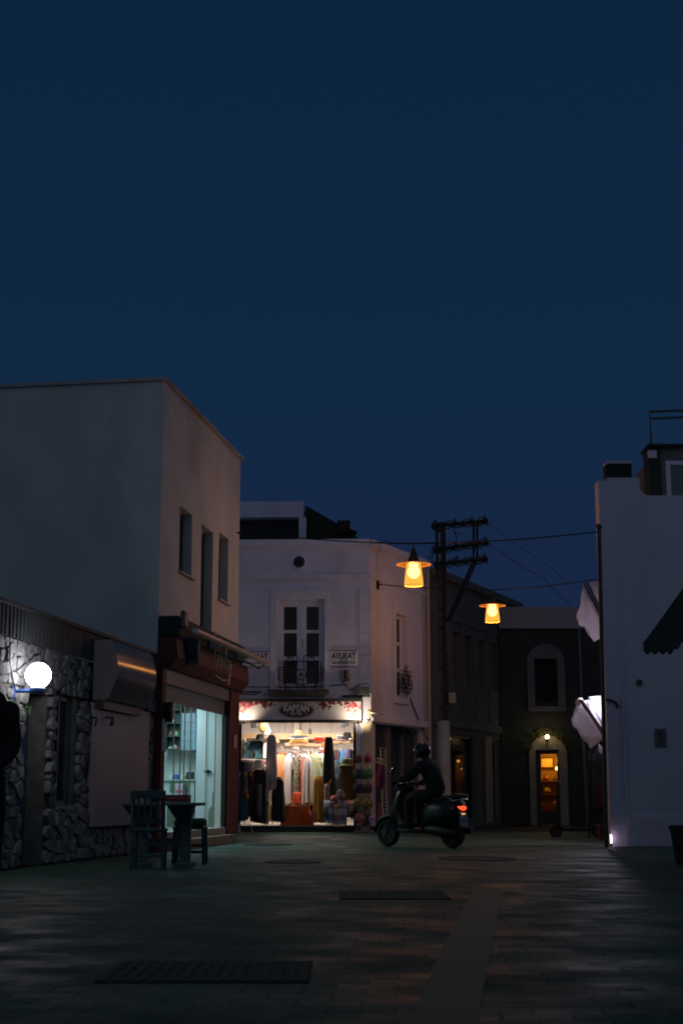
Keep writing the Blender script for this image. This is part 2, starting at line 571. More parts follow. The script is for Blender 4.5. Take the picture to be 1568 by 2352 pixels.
m_.quad(FS.w(SO, 0), FS.w(SO, HT), FS.w(SO, HT, -9), FS.w(SO, 0, -9))
m_.quad(FS.w(0, HT), FS.w(SO, HT), FS.w(SO, HT, -9), FS.w(0, HT, -9))
m_.build('wall', PLASTER, house, fixn=False)
m_ = MB()
m_.box(FS, -0.05, SO + 0.06, HT + 0.002, HT + 0.06, -0.18, 0.06)
m_.box(FF, 0.19, 9.05, HT + 0.002, HT + 0.06, -0.18, 0.05)
m_.build('coping', mat('coping_stone', (0.42, 0.40, 0.38), 0.8, var=0.2), house)
for i, wq in enumerate((w0, w1, w2)):
    f = MB()
    a0, a1, z0, z1 = wq
    f.box(FS, a0, a0 + 0.06, z0, z1, -0.219, -0.16); f.box(FS, a1 - 0.06, a1, z0, z1, -0.219, -0.16)
    f.box(FS, a0 + 0.06, a1 - 0.06, z1 - 0.06, z1, -0.219, -0.16)
    f.box(FS, a0 + 0.06, a1 - 0.06, z0, z0 + 0.06, -0.219, -0.16)
    win = f.build('window', mat('grey_window_frame', (0.09, 0.10, 0.11), 0.5), house)
    q = MB(); q.quad(FS.w(a0, z0, -0.19), FS.w(a1, z0, -0.19), FS.w(a1, z1, -0.19), FS.w(a0, z1, -0.19))
    q.build('pane', mat('shuttered_pane', (0.10, 0.105, 0.10), 0.5, var=0.1), win)
    if i != 1:
        q = MB(); q.box(FS, a0 - 0.06, a1 + 0.06, z0 - 0.035, z0 - 0.002, -0.16, 0.07)
        q.build('sill', mat('coping_stone'), win)
# corner hook for the cable
q = MB(); h0 = P(538, 1223, 27.75); h1 = FS.w(5.45, h0.z, 0.0)
q.tube([h1, h1 + (FS.n * 0.12)], 0.02); q.torus(h1 + FS.n * 0.15, 0.035, 0.012, 'y', 12, 6)
q.build('cable_hook', IRON, house)
CABLE_L = h1 + FS.n * 0.15

# red shop front on the street side
shop = empty('shop', FS.w(2.6, 0, 0.1), 'red shop front with raised shutter and cold lit doorway below the tall white house', 'shop')
def fsz(x, y, o=0.0): return FS.px(x, y, o)
zl = 2.62
q = MB(); q.box(FS, 4.45, 5.18, 0.16, 2.80, 0.003, 0.16); q.build('pillar', REDP, shop, bevel=0.01)
q = MB(); q.box(FS, 4.49, 5.14, 0, 0.158, 0.003, 0.12); q.build('pillar_foot', DARKCONC, shop)
q = MB(); q.box(FS, -0.14, 0.09, 0.0, 2.80, 0.003, 0.14); q.build('pillar', REDP, shop, bevel=0.01)
q = MB()   # fascia with a chamfered lower lip
prof = [(3.30, 0.003), (3.30, 0.30), (2.98, 0.34), (2.81, 0.20), (2.81, 0.003)]
q.ring([[FS.w(a, z, o) for z, o in prof] for a in (0.0, 5.2)])
fascia = q.build('fascia', REDP, shop)
q = MB()
def script_word(mb, fr, a, z, o, s):
    """flowing handwritten lettering as thin relief strokes"""
    strokes = [
        [(0.0, 0.9), (0.05, 1.05), (0.12, 0.9), (0.08, 0.5), (0.02, 0.1), (0.12, 0.0), (0.22, 0.12)],
        [(0.22, 0.12), (0.32, 0.45), (0.42, 0.4), (0.36, 0.1), (0.44, 0.02), (0.52, 0.15)],
        [(0.52, 0.15), (0.58, 0.5), (0.56, 0.05), (0.66, 0.45), (0.72, 0.35), (0.7, 0.08), (0.8, 0.12)],
        [(0.8, 0.12), (0.95, 0.9), (1.02, 1.0), (0.98, 0.5), (0.9, 0.05), (1.0, 0.02), (1.1, 0.2)],
        [(1.1, 0.45), (1.18, 0.1), (1.26, 0.4), (1.3, 0.1), (1.24, -0.35), (1.12, -0.3), (1.4, 0.3)],
        [(0.1, -0.2), (0.7, -0.28), (1.1, -0.22)]]
    for st in strokes:
        mb.tube([fr.w(a + p[0] * s, z + p[1] * s * 0.62, o) for p in st], 0.011, 5)
script_word(q, FS.off(0, 0), 2.35, 3.02, 0.342, 0.95)
q.build('lettering', mat('pale_lettering', (0.62, 0.5, 0.33), 0.5), fascia)
q = MB()   # shutter housing and slats of the rolled shutter
q.box(FS, 0.10, 4.44, 2.58, 2.806, 0.004, 0.13)
for k in range(6): q.box(FS, 0.13, 4.42, 2.32 + k * 0.043, 2.32 + k * 0.043 + 0.036, 0.03, 0.06)
q.build('roller_shutter', SHUT, shop)
for aa in (0.10, 4.39):
    q = MB(); q.box(FS, aa, aa + 0.05, 0.28, 2.57, 0.01, 0.09); q.build('shutter_rail', BLACK, shop)
q = MB()   # stone step and threshold
q.box(FS, 0.10, 4.44, 0.004, 0.16, 0.003, 0.30, 0)
q.box(FS, 0.10, 4.44, 0.162, 0.278, 0.003, 0.10, 1)
q.build('doorstep', [mat('step_stone', (0.22, 0.17, 0.11), 0.7, var=0.3, bump=0.2), CONC], shop, bevel=0.008)
for k in range(7):
    q = MB()
    a = (0.22, 0.95, 1.35, 1.6, 2.0, 3.1, 3.75)[k]
    q.tube([FS.w(a, 0.34, 0.045), FS.w(a, 2.32, 0.045)], 0.011, 6)
    q.build('curtain_cord', mat('brass_cord', (0.42, 0.36, 0.24), 0.5, 0.3), shop)
q = MB()
z0, z1 = FS.px(367, 1725, 0.16)[1], FS.px(367, 1648, 0.16)[1]
q.box(FS, -0.13, 0.06, z0, z1, 0.143, 0.165)
q.build('notice', mat('notice_paper', (0.60, 0.57, 0.62), 0.7, pattern='patch', col2=(0.36, 0.40, 0.34), ps=9), shop)
q = MB(); q.box(FS, 4.75, 4.95, FS.px(541, 1718, 0.17)[1], FS.px(541, 1688, 0.17)[1], 0.163, 0.17); q.build('sticker', mat('sticker', (0.5, 0.42, 0.4), 0.6), shop)
q = MB()   # wall lamp disc beside the opening
c = FS.w(0.08, FS.px(372, 1632, 0.2)[1], 0.2)
q.lathe(c, [(0.02, -0.06), (0.15, -0.05), (0.17, 0.0), (0.15, 0.05), (0.02, 0.06)], 20, axis='x')
q.build('wall_lamp', BLACK, shop, smooth=True)

# interior of the cold lit shop
room = empty('shop_interior', FS.w(2.6, 0.28, -1.5), 'cold lit room with white walls behind the red shop front', 'shop interior')
q = MB()
IA0, IA1, IZ0, IZ1, ID = 0.02, 5.45, 0.282, 2.80, 3.2
q.quad(FS.w(IA0, IZ0, -0.12), FS.w(IA1, IZ0, -0.12), FS.w(IA1, IZ0, -ID), FS.w(IA0, IZ0, -ID), 1)
q.quad(FS.w(IA0, IZ1, -0.12), FS.w(IA1, IZ1, -0.12), FS.w(IA1, IZ1, -ID), FS.w(IA0, IZ1, -ID))
q.quad(FS.w(IA0, IZ0, -ID), FS.w(IA1, IZ0, -ID), FS.w(IA1, IZ1, -ID), FS.w(IA0, IZ1, -ID))
q.quad(FS.w(IA0, IZ0, -0.12), FS.w(IA0, IZ0, -ID), FS.w(IA0, IZ1, -ID), FS.w(IA0, IZ1, -0.12))
q.quad(FS.w(IA1, IZ0, -0.12), FS.w(IA1, IZ0, -ID), FS.w(IA1, IZ1, -ID), FS.w(IA1, IZ1, -0.12))
q.build('wall', [mat('interior_white', (0.55, 0.62, 0.62), 0.7, var=0.06), mat('floor_tile', (0.25, 0.27, 0.26), 0.4, var=0.2)], room, fixn=False)
# partition with tall white door panels facing the street entrance
PF = Frame((0, 0), (1, 0)); PF.O = FS.w(4.50, 0, 0); PF.d = -FS.n; PF.n = -FS.d
def pf(x, y, o=0): return PF.px(x, y, o)
door_m = mat('white_door_panel', (0.58, 0.66, 0.68), 0.45, var=0.05, vs=2)
a0 = pf(503, 1750)[0]; a1 = pf(450, 1750)[0]; am = pf(478, 1750)[0]
zt = 2.77
for i, (p0, p1) in enumerate(((a0, am), (am, a1))):
    q = MB(); q.box(PF, p0 + 0.004, p1 - 0.004, IZ0 + 0.03, zt, -0.04, 0.0)
    q.build('door_panel', door_m, room, bevel=0.005)
q = MB(); q.box(PF, 0.125, max(0.14, a0 - 0.004), IZ0 + 0.001, zt, -0.08, -0.01); q.build('jamb_panel', mat('teal_jamb', (0.30, 0.40, 0.40), 0.6, var=0.1), room)
kx = pf(478, 1772)
q = MB(); q.lathe(PF.w(kx[0], kx[1], 0.03), [(0.01, -0.03), (0.035, -0.02), (0.035, 0.02), (0.01, 0.03)], 12, axis='y')
q.box(PF, kx[0] - 0.07, kx[0] + 0.07, kx[1] - 0.012, kx[1] + 0.012, 0.02, 0.045)
q.build('door_handle', BLACK, room)
q = MB()   # peeling olive stain low on the panel, a thin raised flake
st = [(503, 1765), (497, 1772), (499, 1790), (494, 1810), (488, 1822), (487, 1850), (479, 1860), (478, 1912), (503, 1912)]
pp = [PF.w(*pf(*s_), 0.006) for s_ in st]
q.add(pp, [list(range(len(pp)))])
q.build('peeling_paint', mat('olive_primer', (0.22, 0.27, 0.20), 0.8, var=0.15), room, solid=0.004)
# back cabinets
def pbox(name, x0, y0, x1, y1, m, lab, cat, o0=-0.5, dep=0.35, parent=None, grp=None, bevel=0.004):
    A0, z0 = pf(x1, y1, o0); A1, z1 = pf(x0, y0, o0)
    A0, A1 = min(A0, A1), max(A0, A1)
    z0 = max(z0, IZ0 + 0.002)
    q = MB(); q.box(PF, A0, A1, z0, z1, o0 - dep, o0)
    o = q.build(name, m, parent, bevel=bevel)
    if parent is None: tag(o, lab, cat, grp)
    return o
cab = empty('wall_cabinet', PF.w(1.0, 1.4, -0.5), 'pale blue wall cabinet of four stacked flap doors inside the cold lit shop', 'cabinet')
for k in range(4):
    y0 = 1638 + k * 21.5
    pbox('flap_door', 416, y0, 450, y0 + 20.7, mat('pale_blue_laminate', (0.22, 0.33, 0.42), 0.4), None, None, -0.52, 0.28, cab)
shelf = empty('shelf_unit', PF.w(1.3, 1.2, -0.6), 'dark open shelf with jars and boxes left of the pale blue cabinet', 'shelf')
q = MB()
A1, z1 = pf(384, 1632, -0.6); A0, z0 = pf(414, 1722, -0.6)
q.box(PF, A0, A1, z0, z1, -0.85, -0.83)
for k in range(4):
    zz = z0 + (z1 - z0) * k / 3
    q.box(PF, A0, A1, zz, zz + 0.02, -0.83, -0.6)
q.box(PF, A0 - 0.02, A0, z0, z1, -0.83, -0.598); q.box(PF, A1, A1 + 0.02, z0, z1 + 0.02, -0.83, -0.598)
q.build('carcass', mat('dark_teal_board', (0.03, 0.09, 0.09), 0.5), shelf)
items = [(390, 1655, 6, 9, (0.5, 0.6, 0.55)), (399, 1655, 5, 8, (0.5, 0.55, 0.6)), (406, 1670, 10, 9, (0.35, 0.6, 0.3)), (392, 1692, 8, 10, (0.35, 0.12, 0.08)),
         (403, 1694, 7, 12, (0.2, 0.1, 0.1)), (391, 1714, 8, 5, (0.7, 0.7, 0.7)), (401, 1714, 9, 9, (0.75, 0.7, 0.7)), (407, 1714, 5, 6, (0.6, 0.15, 0.1))]
for i, (x, y, w_, h_, c_) in enumerate(items):
    A, z = pf(x, y, -0.68); k = 27.8 / F
    row = min(2, max(0, int((z - z0) / ((z1 - z0) / 3) + 0.15)))
    zb = z0 + (z1 - z0) * row / 3 + 0.022
    q = MB(); c = PF.w(A, zb, -0.68)
    r_ = w_ * k / 2; hh = h_ * k
    q.lathe(c, [(r_ * 0.9, 0), (r_, hh * 0.1), (r_, hh * 0.75), (r_ * 0.6, hh * 0.9), (r_ * 0.65, hh)], 14)
    tag(q.build('jar', mat('jar_%d' % i, c_, 0.4), None, smooth=True),
        '%s jar on the %s board of the dark shelf in the cold lit shop' % (['pale green', 'pale grey', 'bright green', 'dark red', 'wine coloured', 'small white', 'white wide', 'red small'][i], ['lowest', 'middle', 'top'][row]), 'jar', 'jars on the dark shelf')
# screen with a green picture above
q = MB()
A1, z1 = pf(381, 1577, -0.35); A0, z0 = pf(447, 1618, -0.35)
tv = empty('screen', PF.w((A0 + A1) / 2, z0, -0.4), 'glowing green screen hung high above the cabinet in the cold lit shop', 'screen')
q.box(PF, A0, A1, z0, z1, -0.40, -0.352); q.build('casing', BLACK, tv)
q = MB(); q.box(PF, A0 + 0.015, A1 - 0.015, z0 + 0.12, z1 - 0.015, -0.351, -0.346)
q.build('picture', mat('green_picture', (0.02, 0.2, 0.08), 0.4, em=(0.02, 0.42, 0.16), es=0.55, pattern='patch', col2=(0.1, 0.3, 0.2), ps=6), tv)
q = MB(); q.box(PF, A0 + 0.1, A1 - 0.06, z0 + 0.105, z0 + 0.125, -0.3455, -0.342)
q.box(PF, A0 + 0.1, A1 - 0.06, z0 + 0.04, z0 + 0.055, -0.3455, -0.342)
for k in range(4): q.ball(PF.w(A1 - 0.16 - k * 0.035, z1 - 0.12 - (k % 2) * 0.05, -0.343), 0.02, 8, sy=0.3)
q.build('caption_bar', emis('caption_white', (0.5, 0.85, 0.8), 0.8), tv)
# counter with boxes
ctr = empty('counter', PF.w(1.1, IZ0, -0.4), 'white counter with green drawer front inside the cold lit shop', 'counter')
q = MB(); A1, z1 = pf(376, 1790, -0.3); A0, _ = pf(446, 1790, -0.3)
q.box(PF, A0, A1, IZ0 + 0.002, z1 - 0.03, -0.8, -0.32); q.build('body', mat('counter_white', (0.5, 0.58, 0.6), 0.5), ctr)
q = MB(); q.box(PF, A0 - 0.02, A1, z1 - 0.028, z1, -0.82, -0.28); q.build('counter_top', mat('counter_top', (0.35, 0.5, 0.42), 0.4), ctr)
q = MB(); q.box(PF, A0 + 0.1, A1 - 0.12, z1 - 0.22, z1 - 0.05, -0.319, -0.30); q.build('drawer', mat('green_drawer', (0.08, 0.22, 0.12), 0.5), ctr)
for i, (x, w_, h_, c_, l_) in enumerate(((404, 12, 11, (0.05, 0.12, 0.55), 'blue'), (418, 14, 9, (0.62, 0.66, 0.5), 'cream'), (392, 9, 14, (0.6, 0.65, 0.65), 'white'), (436, 16, 16, (0.015, 0.03, 0.03), 'black'))):
    k = 27.6 / F; A, _ = pf(x, 1780, -0.4)
    q = MB(); q.box(PF, A - w_ * k / 2, A + w_ * k / 2, z1 + 0.001, z1 + h_ * k, -0.5, -0.4)
    tag(q.build('box', mat('box_' + l_, c_, 0.5, pattern='patch', col2=tuple(v * 0.7 for v in c_), ps=20), None, bevel=0.006), '%s box standing on the white counter in the cold lit shop' % l_, 'box', 'boxes on the counter')
tin = empty('label_tin', PF.w(*pf(418, 1838, -0.24), -0.24), 'pale tin with a pink label in front of the white counter', 'tin')
q = MB(); A0_, z0_ = pf(426, 1836, -0.24); A1_, z1_ = pf(407, 1800, -0.24)
q.box(PF, A0_, A1_, 0.75, z1_, -0.27, -0.10); q.build('tin_body', mat('tin_pale', (0.5, 0.42, 0.55), 0.4), tin, bevel=0.01)
q = MB(); q.box(PF, A0_ + 0.01, A1_ - 0.01, z0_ + 0.12, z0_ + 0.17, -0.098, -0.094); q.build('band', mat('pink_band', (0.5, 0.12, 0.2), 0.5), tin)
stand = MB(); stand.box(PF, A0_ - 0.08, A1_ + 0.14, IZ0 + 0.002, 0.748, -0.28, -0.06)
tag(stand.build('crate', mat('crate_wood', (0.12, 0.16, 0.13), 0.7, var=0.3), None, bevel=0.008), 'greenish wooden crate under the pale tin inside the cold lit shop', 'crate')
# ceiling tube lamps of this shop
for k, (aa, oo) in enumerate(((1.2, -1.0), (3.2, -1.0))):
    q = MB(); q.box(FS, aa, aa + 1.2, IZ1 - 0.07, IZ1 - 0.002, oo - 0.05, oo + 0.05)
    lt = q.build('ceiling_tube_lamp', mat('lamp_white', (0.7, 0.7, 0.7), 0.4, em=(0.62, 0.95, 1.0), es=4.0))
    tag(lt, 'cold white tube lamp on the shop ceiling, %s one' % ('near', 'far')[k], 'lamp', 'tube lamps in the cold lit shop')
    ld = bpy.data.lights.new('tube_light', 'AREA'); ld.shape = 'RECTANGLE'; ld.size = 1.2; ld.size_y = 0.12
    ld.color = (0.66, 0.96, 1.0); ld.energy = 27
    lo = bpy.data.objects.new('tube_light', ld); C.objects.link(lo)
    lo.parent = lt; lo.location = FS.w(aa + 0.6, IZ1 - 0.09, oo) - WL[lt.name]
    lo.rotation_euler = (0, 0, math.atan2(FS.d.y, FS.d.x))

# awning cassette above the red fascia
aw = empty('retractable_awning', FS.w(2.6, 3.6, 0.1), 'folded dark awning cassette with a pale front bar above the red shop fascia', 'awning')
q = MB(); q.box(FS, 0.02, 4.75, 3.304, 3.64, 0.004, 0.34); q.build('cassette', mat('dark_green_canvas', (0.02, 0.03, 0.028), 0.8, var=0.2), aw, bevel=0.03)
q = MB(); q.tube([FS.w(0.1, 3.40, 0.58), FS.w(2.4, 3.40, 0.60), FS.w(5.6, 3.40, 0.61)], 0.05, 12)
q.build('front_bar', mat('pale_alu', (0.42, 0.38, 0.34), 0.4, 0.5), aw, smooth=True)
q = MB(); q.tube([FS.w(4.3, 3.36, 0.35), FS.w(5.35, 3.27, 0.50)], 0.022, 8); q.tube([FS.w(5.35, 3.27, 0.50), FS.w(5.5, 3.38, 0.6)], 0.02, 8)
q.build('folding_arm', CHROME, aw)
for a in (2.0, 4.0):
    q = MB(); q.box(FS, a, a + 0.10, 3.32, 3.5, 0.343, 0.53); q.build('bracket', mat('pale_alu'), aw, bevel=0.01)
q = MB()   # cooling unit drum at the near corner
q.lathe(FS.w(0.75, 3.14, 0.36), [(0.02, -0.14), (0.2, -0.12), (0.24, 0.0), (0.2, 0.12), (0.02, 0.14)], 20, axis='x'); q.build('rolled_canvas', mat('blue_canvas', (0.012, 0.028, 0.05), 0.7, bump=0.2), aw, smooth=True)
q = MB(); c = FS.w(0.0, 3.92, 0.25)
q.box(FS, 0.02, 0.22, 3.45, 3.72, 0.35, 0.44); q.build('motor_box', mat('dark_grey_plastic', (0.09, 0.10, 0.10), 0.5), aw, bevel=0.03)

# ------------------------------------------------------------------ STONE BUILDING (low, left)
ST = mat('rubble_stone', (0.20, 0.225, 0.225), 0.95, var=0.5, vs=7, bump=1.0, bs=26)
MORTAR = mat('mortar_dark', (0.085, 0.095, 0.085), 0.95, var=0.4, vs=6, bump=0.5)
stone = empty('stone_building', FS.w(-4, 0, 0), 'low rubble stone building at the left edge with ribbed parapet', 'building')
SA0 = -13.0
def sa(x, y=1750): return FS.px(x, y)[0]
door_h = (sa(52), sa(108), 0.0, FS.px(80, 1590)[1])
win_h = (sa(130, 1700), sa(178, 1700), FS.px(155, 1850)[1], FS.px(155, 1598)[1])
panel_r = (sa(204), sa(327), FS.px(265, 1896)[1], FS.px(265, 1640)[1])
PT, PBOT = 3.03, 2.62
holes = [door_h + (0.35,), win_h + (0.25,)]
q = MB()
grid_wall(q, FS, SA0, -0.14, 0, PBOT, holes, 0.3, -0.03)
q.quad(FS.w(SA0, 0, -0.03), FS.w(SA0, PBOT, -0.03), FS.w(SA0, PBOT, -5), FS.w(SA0, 0, -5))
q.quad(FS.w(SA0, PBOT, -0.03), FS.w(-0.14, PBOT, -0.03), FS.w(-0.14, PBOT, -5), FS.w(SA0, PBOT, -5))
q.build('wall', MORTAR, stone, fixn=False)
def stones(mb, fr, a0, a1, z0, z1, holes, cw=0.25, chh=0.14):
    """irregular rubble: cells of a jittered stretched grid, each a rounded stone"""
    sites = []
    nz = int((z1 - z0) / chh)
    for j in range(nz + 1):
        z = z0 + (j + 0.5) * (z1 - z0) / (nz + 1)
        a = a0 + R.uniform(0, cw)
        while a < a1:
            sites.append((a + R.uniform(-0.07, 0.07), z + R.uniform(-0.065, 0.065)))
            a += cw * R.choice((0.45, 0.6, 0.8, 1.0, 1.3))
    KZ = 1.35
    for i, (sa_, sz_) in enumerate(sites):
        if any(h[0] - 0.02 < sa_ < h[1] + 0.02 and h[2] < sz_ < h[3] for h in holes): continue
        L, Rr, B, T = a0, a1, z0, z1
        for h in holes:                      # keep clear of the openings
            if h[2] < sz_ < h[3]:
                if sa_ <= h[0]: Rr = min(Rr, h[0])
                elif sa_ >= h[1]: L = max(L, h[1])
            elif h[0] < sa_ < h[1]:
                if sz_ >= h[3]: B = max(B, h[3])
                elif sz_ <= h[2]: T = min(T, h[2])
            elif sz_ >= h[3] and sz_ - h[3] < 0.18: B = max(B, h[3])
        poly = [(max(L, sa_ - 0.5), max(B, sz_ - 0.4)), (min(Rr, sa_ + 0.5), max(B, sz_ - 0.4)), (min(Rr, sa_ + 0.5), min(T, sz_ + 0.4)), (max(L, sa_ - 0.5), min(T, sz_ + 0.4))]
        for k, (ta, tz) in enumerate(sites):
            if k == i or abs(ta - sa_) > 1.0 or abs(tz - sz_) > 0.8: continue
            nx, ny = (ta - sa_), (tz - sz_) * KZ * KZ
            c = nx * (sa_ + ta) / 2 + ny * (sz_ + tz) / 2
            out = []
            for m in range(len(poly)):
                p, q_ = poly[m], poly[(m + 1) % len(poly)]
                dp, dq = nx * p[0] + ny * p[1] - c, nx * q_[0] + ny * q_[1] - c
                if dp <= 0: out.append(p)
                if (dp < 0) != (dq < 0):
                    t = dp / (dp - dq); out.append((p[0] + (q_[0] - p[0]) * t, p[1] + (q_[1] - p[1]) * t))
            poly = out
            if len(poly) < 3: break
        if len(poly) < 3: continue
        ca = sum(p[0] for p in poly) / len(poly); cz = sum(p[1] for p in poly) / len(poly)
        # resample the outline, jitter it a little
        rs = []
        for m in range(len(poly)):
            p, q_ = poly[m], poly[(m + 1) % len(poly)]
            ln = math.hypot(q_[0] - p[0], q_[1] - p[1])
            for t in ((0.15, 0.5, 0.85) if ln > 0.12 else (0.5,)):
                rs.append((p[0] + (q_[0] - p[0]) * t, p[1] + (q_[1] - p[1]) * t))
        if len(rs) < 5: continue
        dp = R.uniform(0.012, 0.05); gap = R.uniform(0.003, 0.010)
        prof = []
        for p in rs:
            dx, dz = p[0] - ca, p[1] - cz; r_ = math.hypot(dx, dz) + 1e-6; k = max(0.3, (r_ - gap * R.uniform(0.6, 1.5)) / r_)
            prof.append((dx * k, dz * k))
        ta_, tz_ = R.uniform(-0.12, 0.12), R.uniform(-0.12, 0.12)
        rings = []
        for k, oo in ((1.0, -0.028), (0.985, dp * 0.65), (0.93, dp * 0.95), (0.5, dp), (0.12, dp * 1.02)):
            rings.append([fr.w(ca + p[0] * k, cz + p[1] * k, oo + (p[0] * k * ta_ + p[1] * k * tz_ + R.uniform(-0.006, 0.006)) * (0 if oo < 0 else 1)) for p in prof])
        mb.ring(rings)
q = MB()
stones(q, FS, SA0 + 4.5, -0.16, 0.02, PBOT, [door_h, win_h, (panel_r[0] - 0.05, panel_r[1] + 0.05, panel_r[2], PBOT)])
q.build('stone_facing', ST, stone, smooth=True)
q = MB()   # corrugated parapet
a = SA0
while a < -0.18:
    q.box(FS, a, min(a + 0.07, -0.17), PBOT + 0.004, PT - 0.05, 0.0, 0.05)
    q.box(FS, a + 0.07, min(a + 0.115, -0.165), PBOT + 0.004, PT - 0.055, 0.0, 0.02)
    a += 0.115
q.box(FS, SA0, -0.165, PT - 0.045, PT, -0.01, 0.08)
q.build('ribbed_parapet', mat('ribbed_sheet', (0.030, 0.048, 0.055), 0.7, var=0.2), stone)
q = MB()   # blue door in its recess
q.box(FS, door_h[0] + 0.03, door_h[1] - 0.03, 0.02, door_h[3] - 0.03, -0.30, -0.24)
dr = q.build('door', mat('blue_door', (0.03, 0.06, 0.12), 0.6, var=0.3), stone)
q = MB()
for k in range(4):
    q.box(FS, door_h[0] + 0.15, door_h[1] - 0.15, 0.15 + k * 0.5, 0.55 + k * 0.5, -0.238, -0.222)
q.build('door_panel', mat('blue_door'), dr)
q = MB(); a0, a1, z0, z1 = win_h
q.box(FS, a0, a0 + 0.06, z0, z1, -0.2, -0.1); q.box(FS, a1 - 0.06, a1, z0, z1, -0.2, -0.1)
q.box(FS, a0 + 0.06, a1 - 0.06, z1 - 0.06, z1, -0.2, -0.1); q.box(FS, a0 + 0.06, a1 - 0.06, z0, z0 + 0.06, -0.2, -0.1)
q.box(FS, (a0 + a1) / 2 - 0.025, (a0 + a1) / 2 + 0.025, z0 + 0.06, z1 - 0.06, -0.19, -0.12)
wn_ = q.build('window', mat('teal_frame', (0.05, 0.09, 0.10), 0.5), stone)
q = MB(); q.quad(FS.w(a0, z0, -0.16), FS.w(a1, z0, -0.16), FS.w(a1, z1, -0.16), FS.w(a0, z1, -0.16)); q.build('pane', DKGLASS, wn_)
# pale closed hatch with rounded sign box above
kiosk = empty('kiosk_front', FS.w(-2, 0, 0.1), 'closed pale kiosk hatch set in the rubble stone wall', 'kiosk')
q = MB(); a0, a1, z0, z1 = panel_r
q.box(FS, a0, a1, z0, z1 + 0.1, -0.02, 0.10)
q.build('hatch_panel', mat('pale_hatch', (0.30, 0.27, 0.29), 0.32, var=0.12, vs=2), kiosk, bevel=0.01)
q = MB()
for x in (210, 245, 249):
    aa, zz = FS.px(x, 1655, 0.12)
    q.tube([FS.w(aa, zz + 0.04, 0.10), FS.w(aa, zz + 0.04, 0.19), FS.w(aa, zz - 0.04, 0.19), FS.w(aa + 0.05, zz - 0.06, 0.16)], 0.014, 6)
q.build('hook', BLACK, kiosk)
sb = empty('sign_box', FS.w(-2, 1.9, 0.2), 'long pale bowed sign box above the closed kiosk hatch', 'sign box')
s0, s1 = -3.24, -1.38
zt_, zb_ = 2.90, 2.10
q = MB(); rings = []
nseg = 10
for a in (s0, s1):
    rg = [FS.w(a, zt_, 0.06)]
    for k in range(nseg + 1):
        t = k / nseg
        rg.append(FS.w(a, zt_ - (zt_ - zb_) * t, 0.20 + 0.20 * math.sin(PI * (0.15 + 0.75 * t))))
    rg.append(FS.w(a, zb_, 0.06))
    rings.append(rg)
q.ring(rings); q.build('casing', mat('glossy_pale_panel', (0.16, 0.155, 0.165), 0.20, spec=0.35, var=0.1, vs=1.5), sb, smooth=True)
q = MB(); q.box(FS, s0 + 0.05, s1 - 0.05, zb_ - 0.12, zb_ - 0.003, 0.07, 0.2); q.build('rail', BLACK, sb)

# globe lamp on the stone wall
gp = P(88.5, 1551, 16.5)
gl = empty('globe_lamp', gp, 'round white glowing globe lamp on a blue bracket on the rubble stone wall', 'wall lamp')
q = MB(); q.ball(gp, 0.147, 28); q.build('globe', emis('globe_light', (1.0, 0.88, 0.92), 24), gl, smooth=True)
q = MB(); q.lathe(gp + V((0, 0, -0.21)), [(0.05, 0), (0.085, 0.02), (0.09, 0.06), (0.07, 0.075)], 20)
wa, wz = (gp - FS.O).dot(FS.d), gp.z - 0.18
ob = (gp - FS.O).dot(FS.n)
q.tube([FS.w(wa, wz, 0.0), FS.w(wa, wz, ob)], 0.022, 8)
q.tube([FS.w(wa - 0.05, wz - 0.12, 0.02), FS.w(wa - 0.05, wz + 0.06, 0.02)], 0.03, 8)
q.build('bracket', mat('blue_enamel', (0.03, 0.10, 0.30), 0.4), gl, smooth=True)
q = MB(); q.tube([FS.w(wa - 0.4, wz + 0.9, 0.09), FS.w(wa - 0.38, wz + 0.3, 0.1), FS.w(wa - 0.06, wz, 0.06)], 0.007, 6); q.build('cable', BLACK, gl)
# tufts of green growing from the joints
q = MB()
for (x, y) in ((25, 1612), (55, 1632), (20, 1625), (8, 1615), (60, 1628)):
    a, z = FS.px(x, y, 0.05)
    for k in range(30):
        p = FS.w(a + R.gauss(0, 0.06), z + R.gauss(0, 0.025), 0.07 + R.uniform(0, 0.05))
        d1 = V((R.uniform(-1, 1), R.uniform(-1, 1), R.uniform(-1, 1))) * 0.03
        d2 = V((R.uniform(-1, 1), R.uniform(-1, 1), R.uniform(-1, 1))) * 0.02
        q.add([p, p + d1, p + d2], [[0, 1, 2]])
tag(q.build('wall_weeds', mat('weed_green', (0.04, 0.10, 0.02), 0.8), None, fixn=False), 'small green weeds growing from joints of the rubble stone wall', 'weeds', kind='stuff')

# ------------------------------------------------------------------ KAFTAN HOUSE (centre)
KH = 7.16
kh = empty('corner_house', KF.O, 'two storey pale corner house with clothes shop below and tall balcony door above', 'house')
KW = 9.0
KSL = 3.75
def kr(x0, y0, x1, y1, o=0): return rect(KF, x0, y0, x1, y1, o)
kdoor = kr(635, 1376, 745, 1588)
kshop = kr(553, 1660, 817, 1896)
kshop = (kshop[0], kshop[1] + 0.05, 0.16, kshop[3])
q = MB()
grid_wall(q, KF, 0, KW, 0, KH, [kdoor + (0.22,), kshop + (0.10,)], 0.2)
sw = rect(KS, 907, 1408, 931, 1600)
sw = (sw[0], sw[1], KS.px(915, 1603)[1], KS.px(915, 1412)[1])
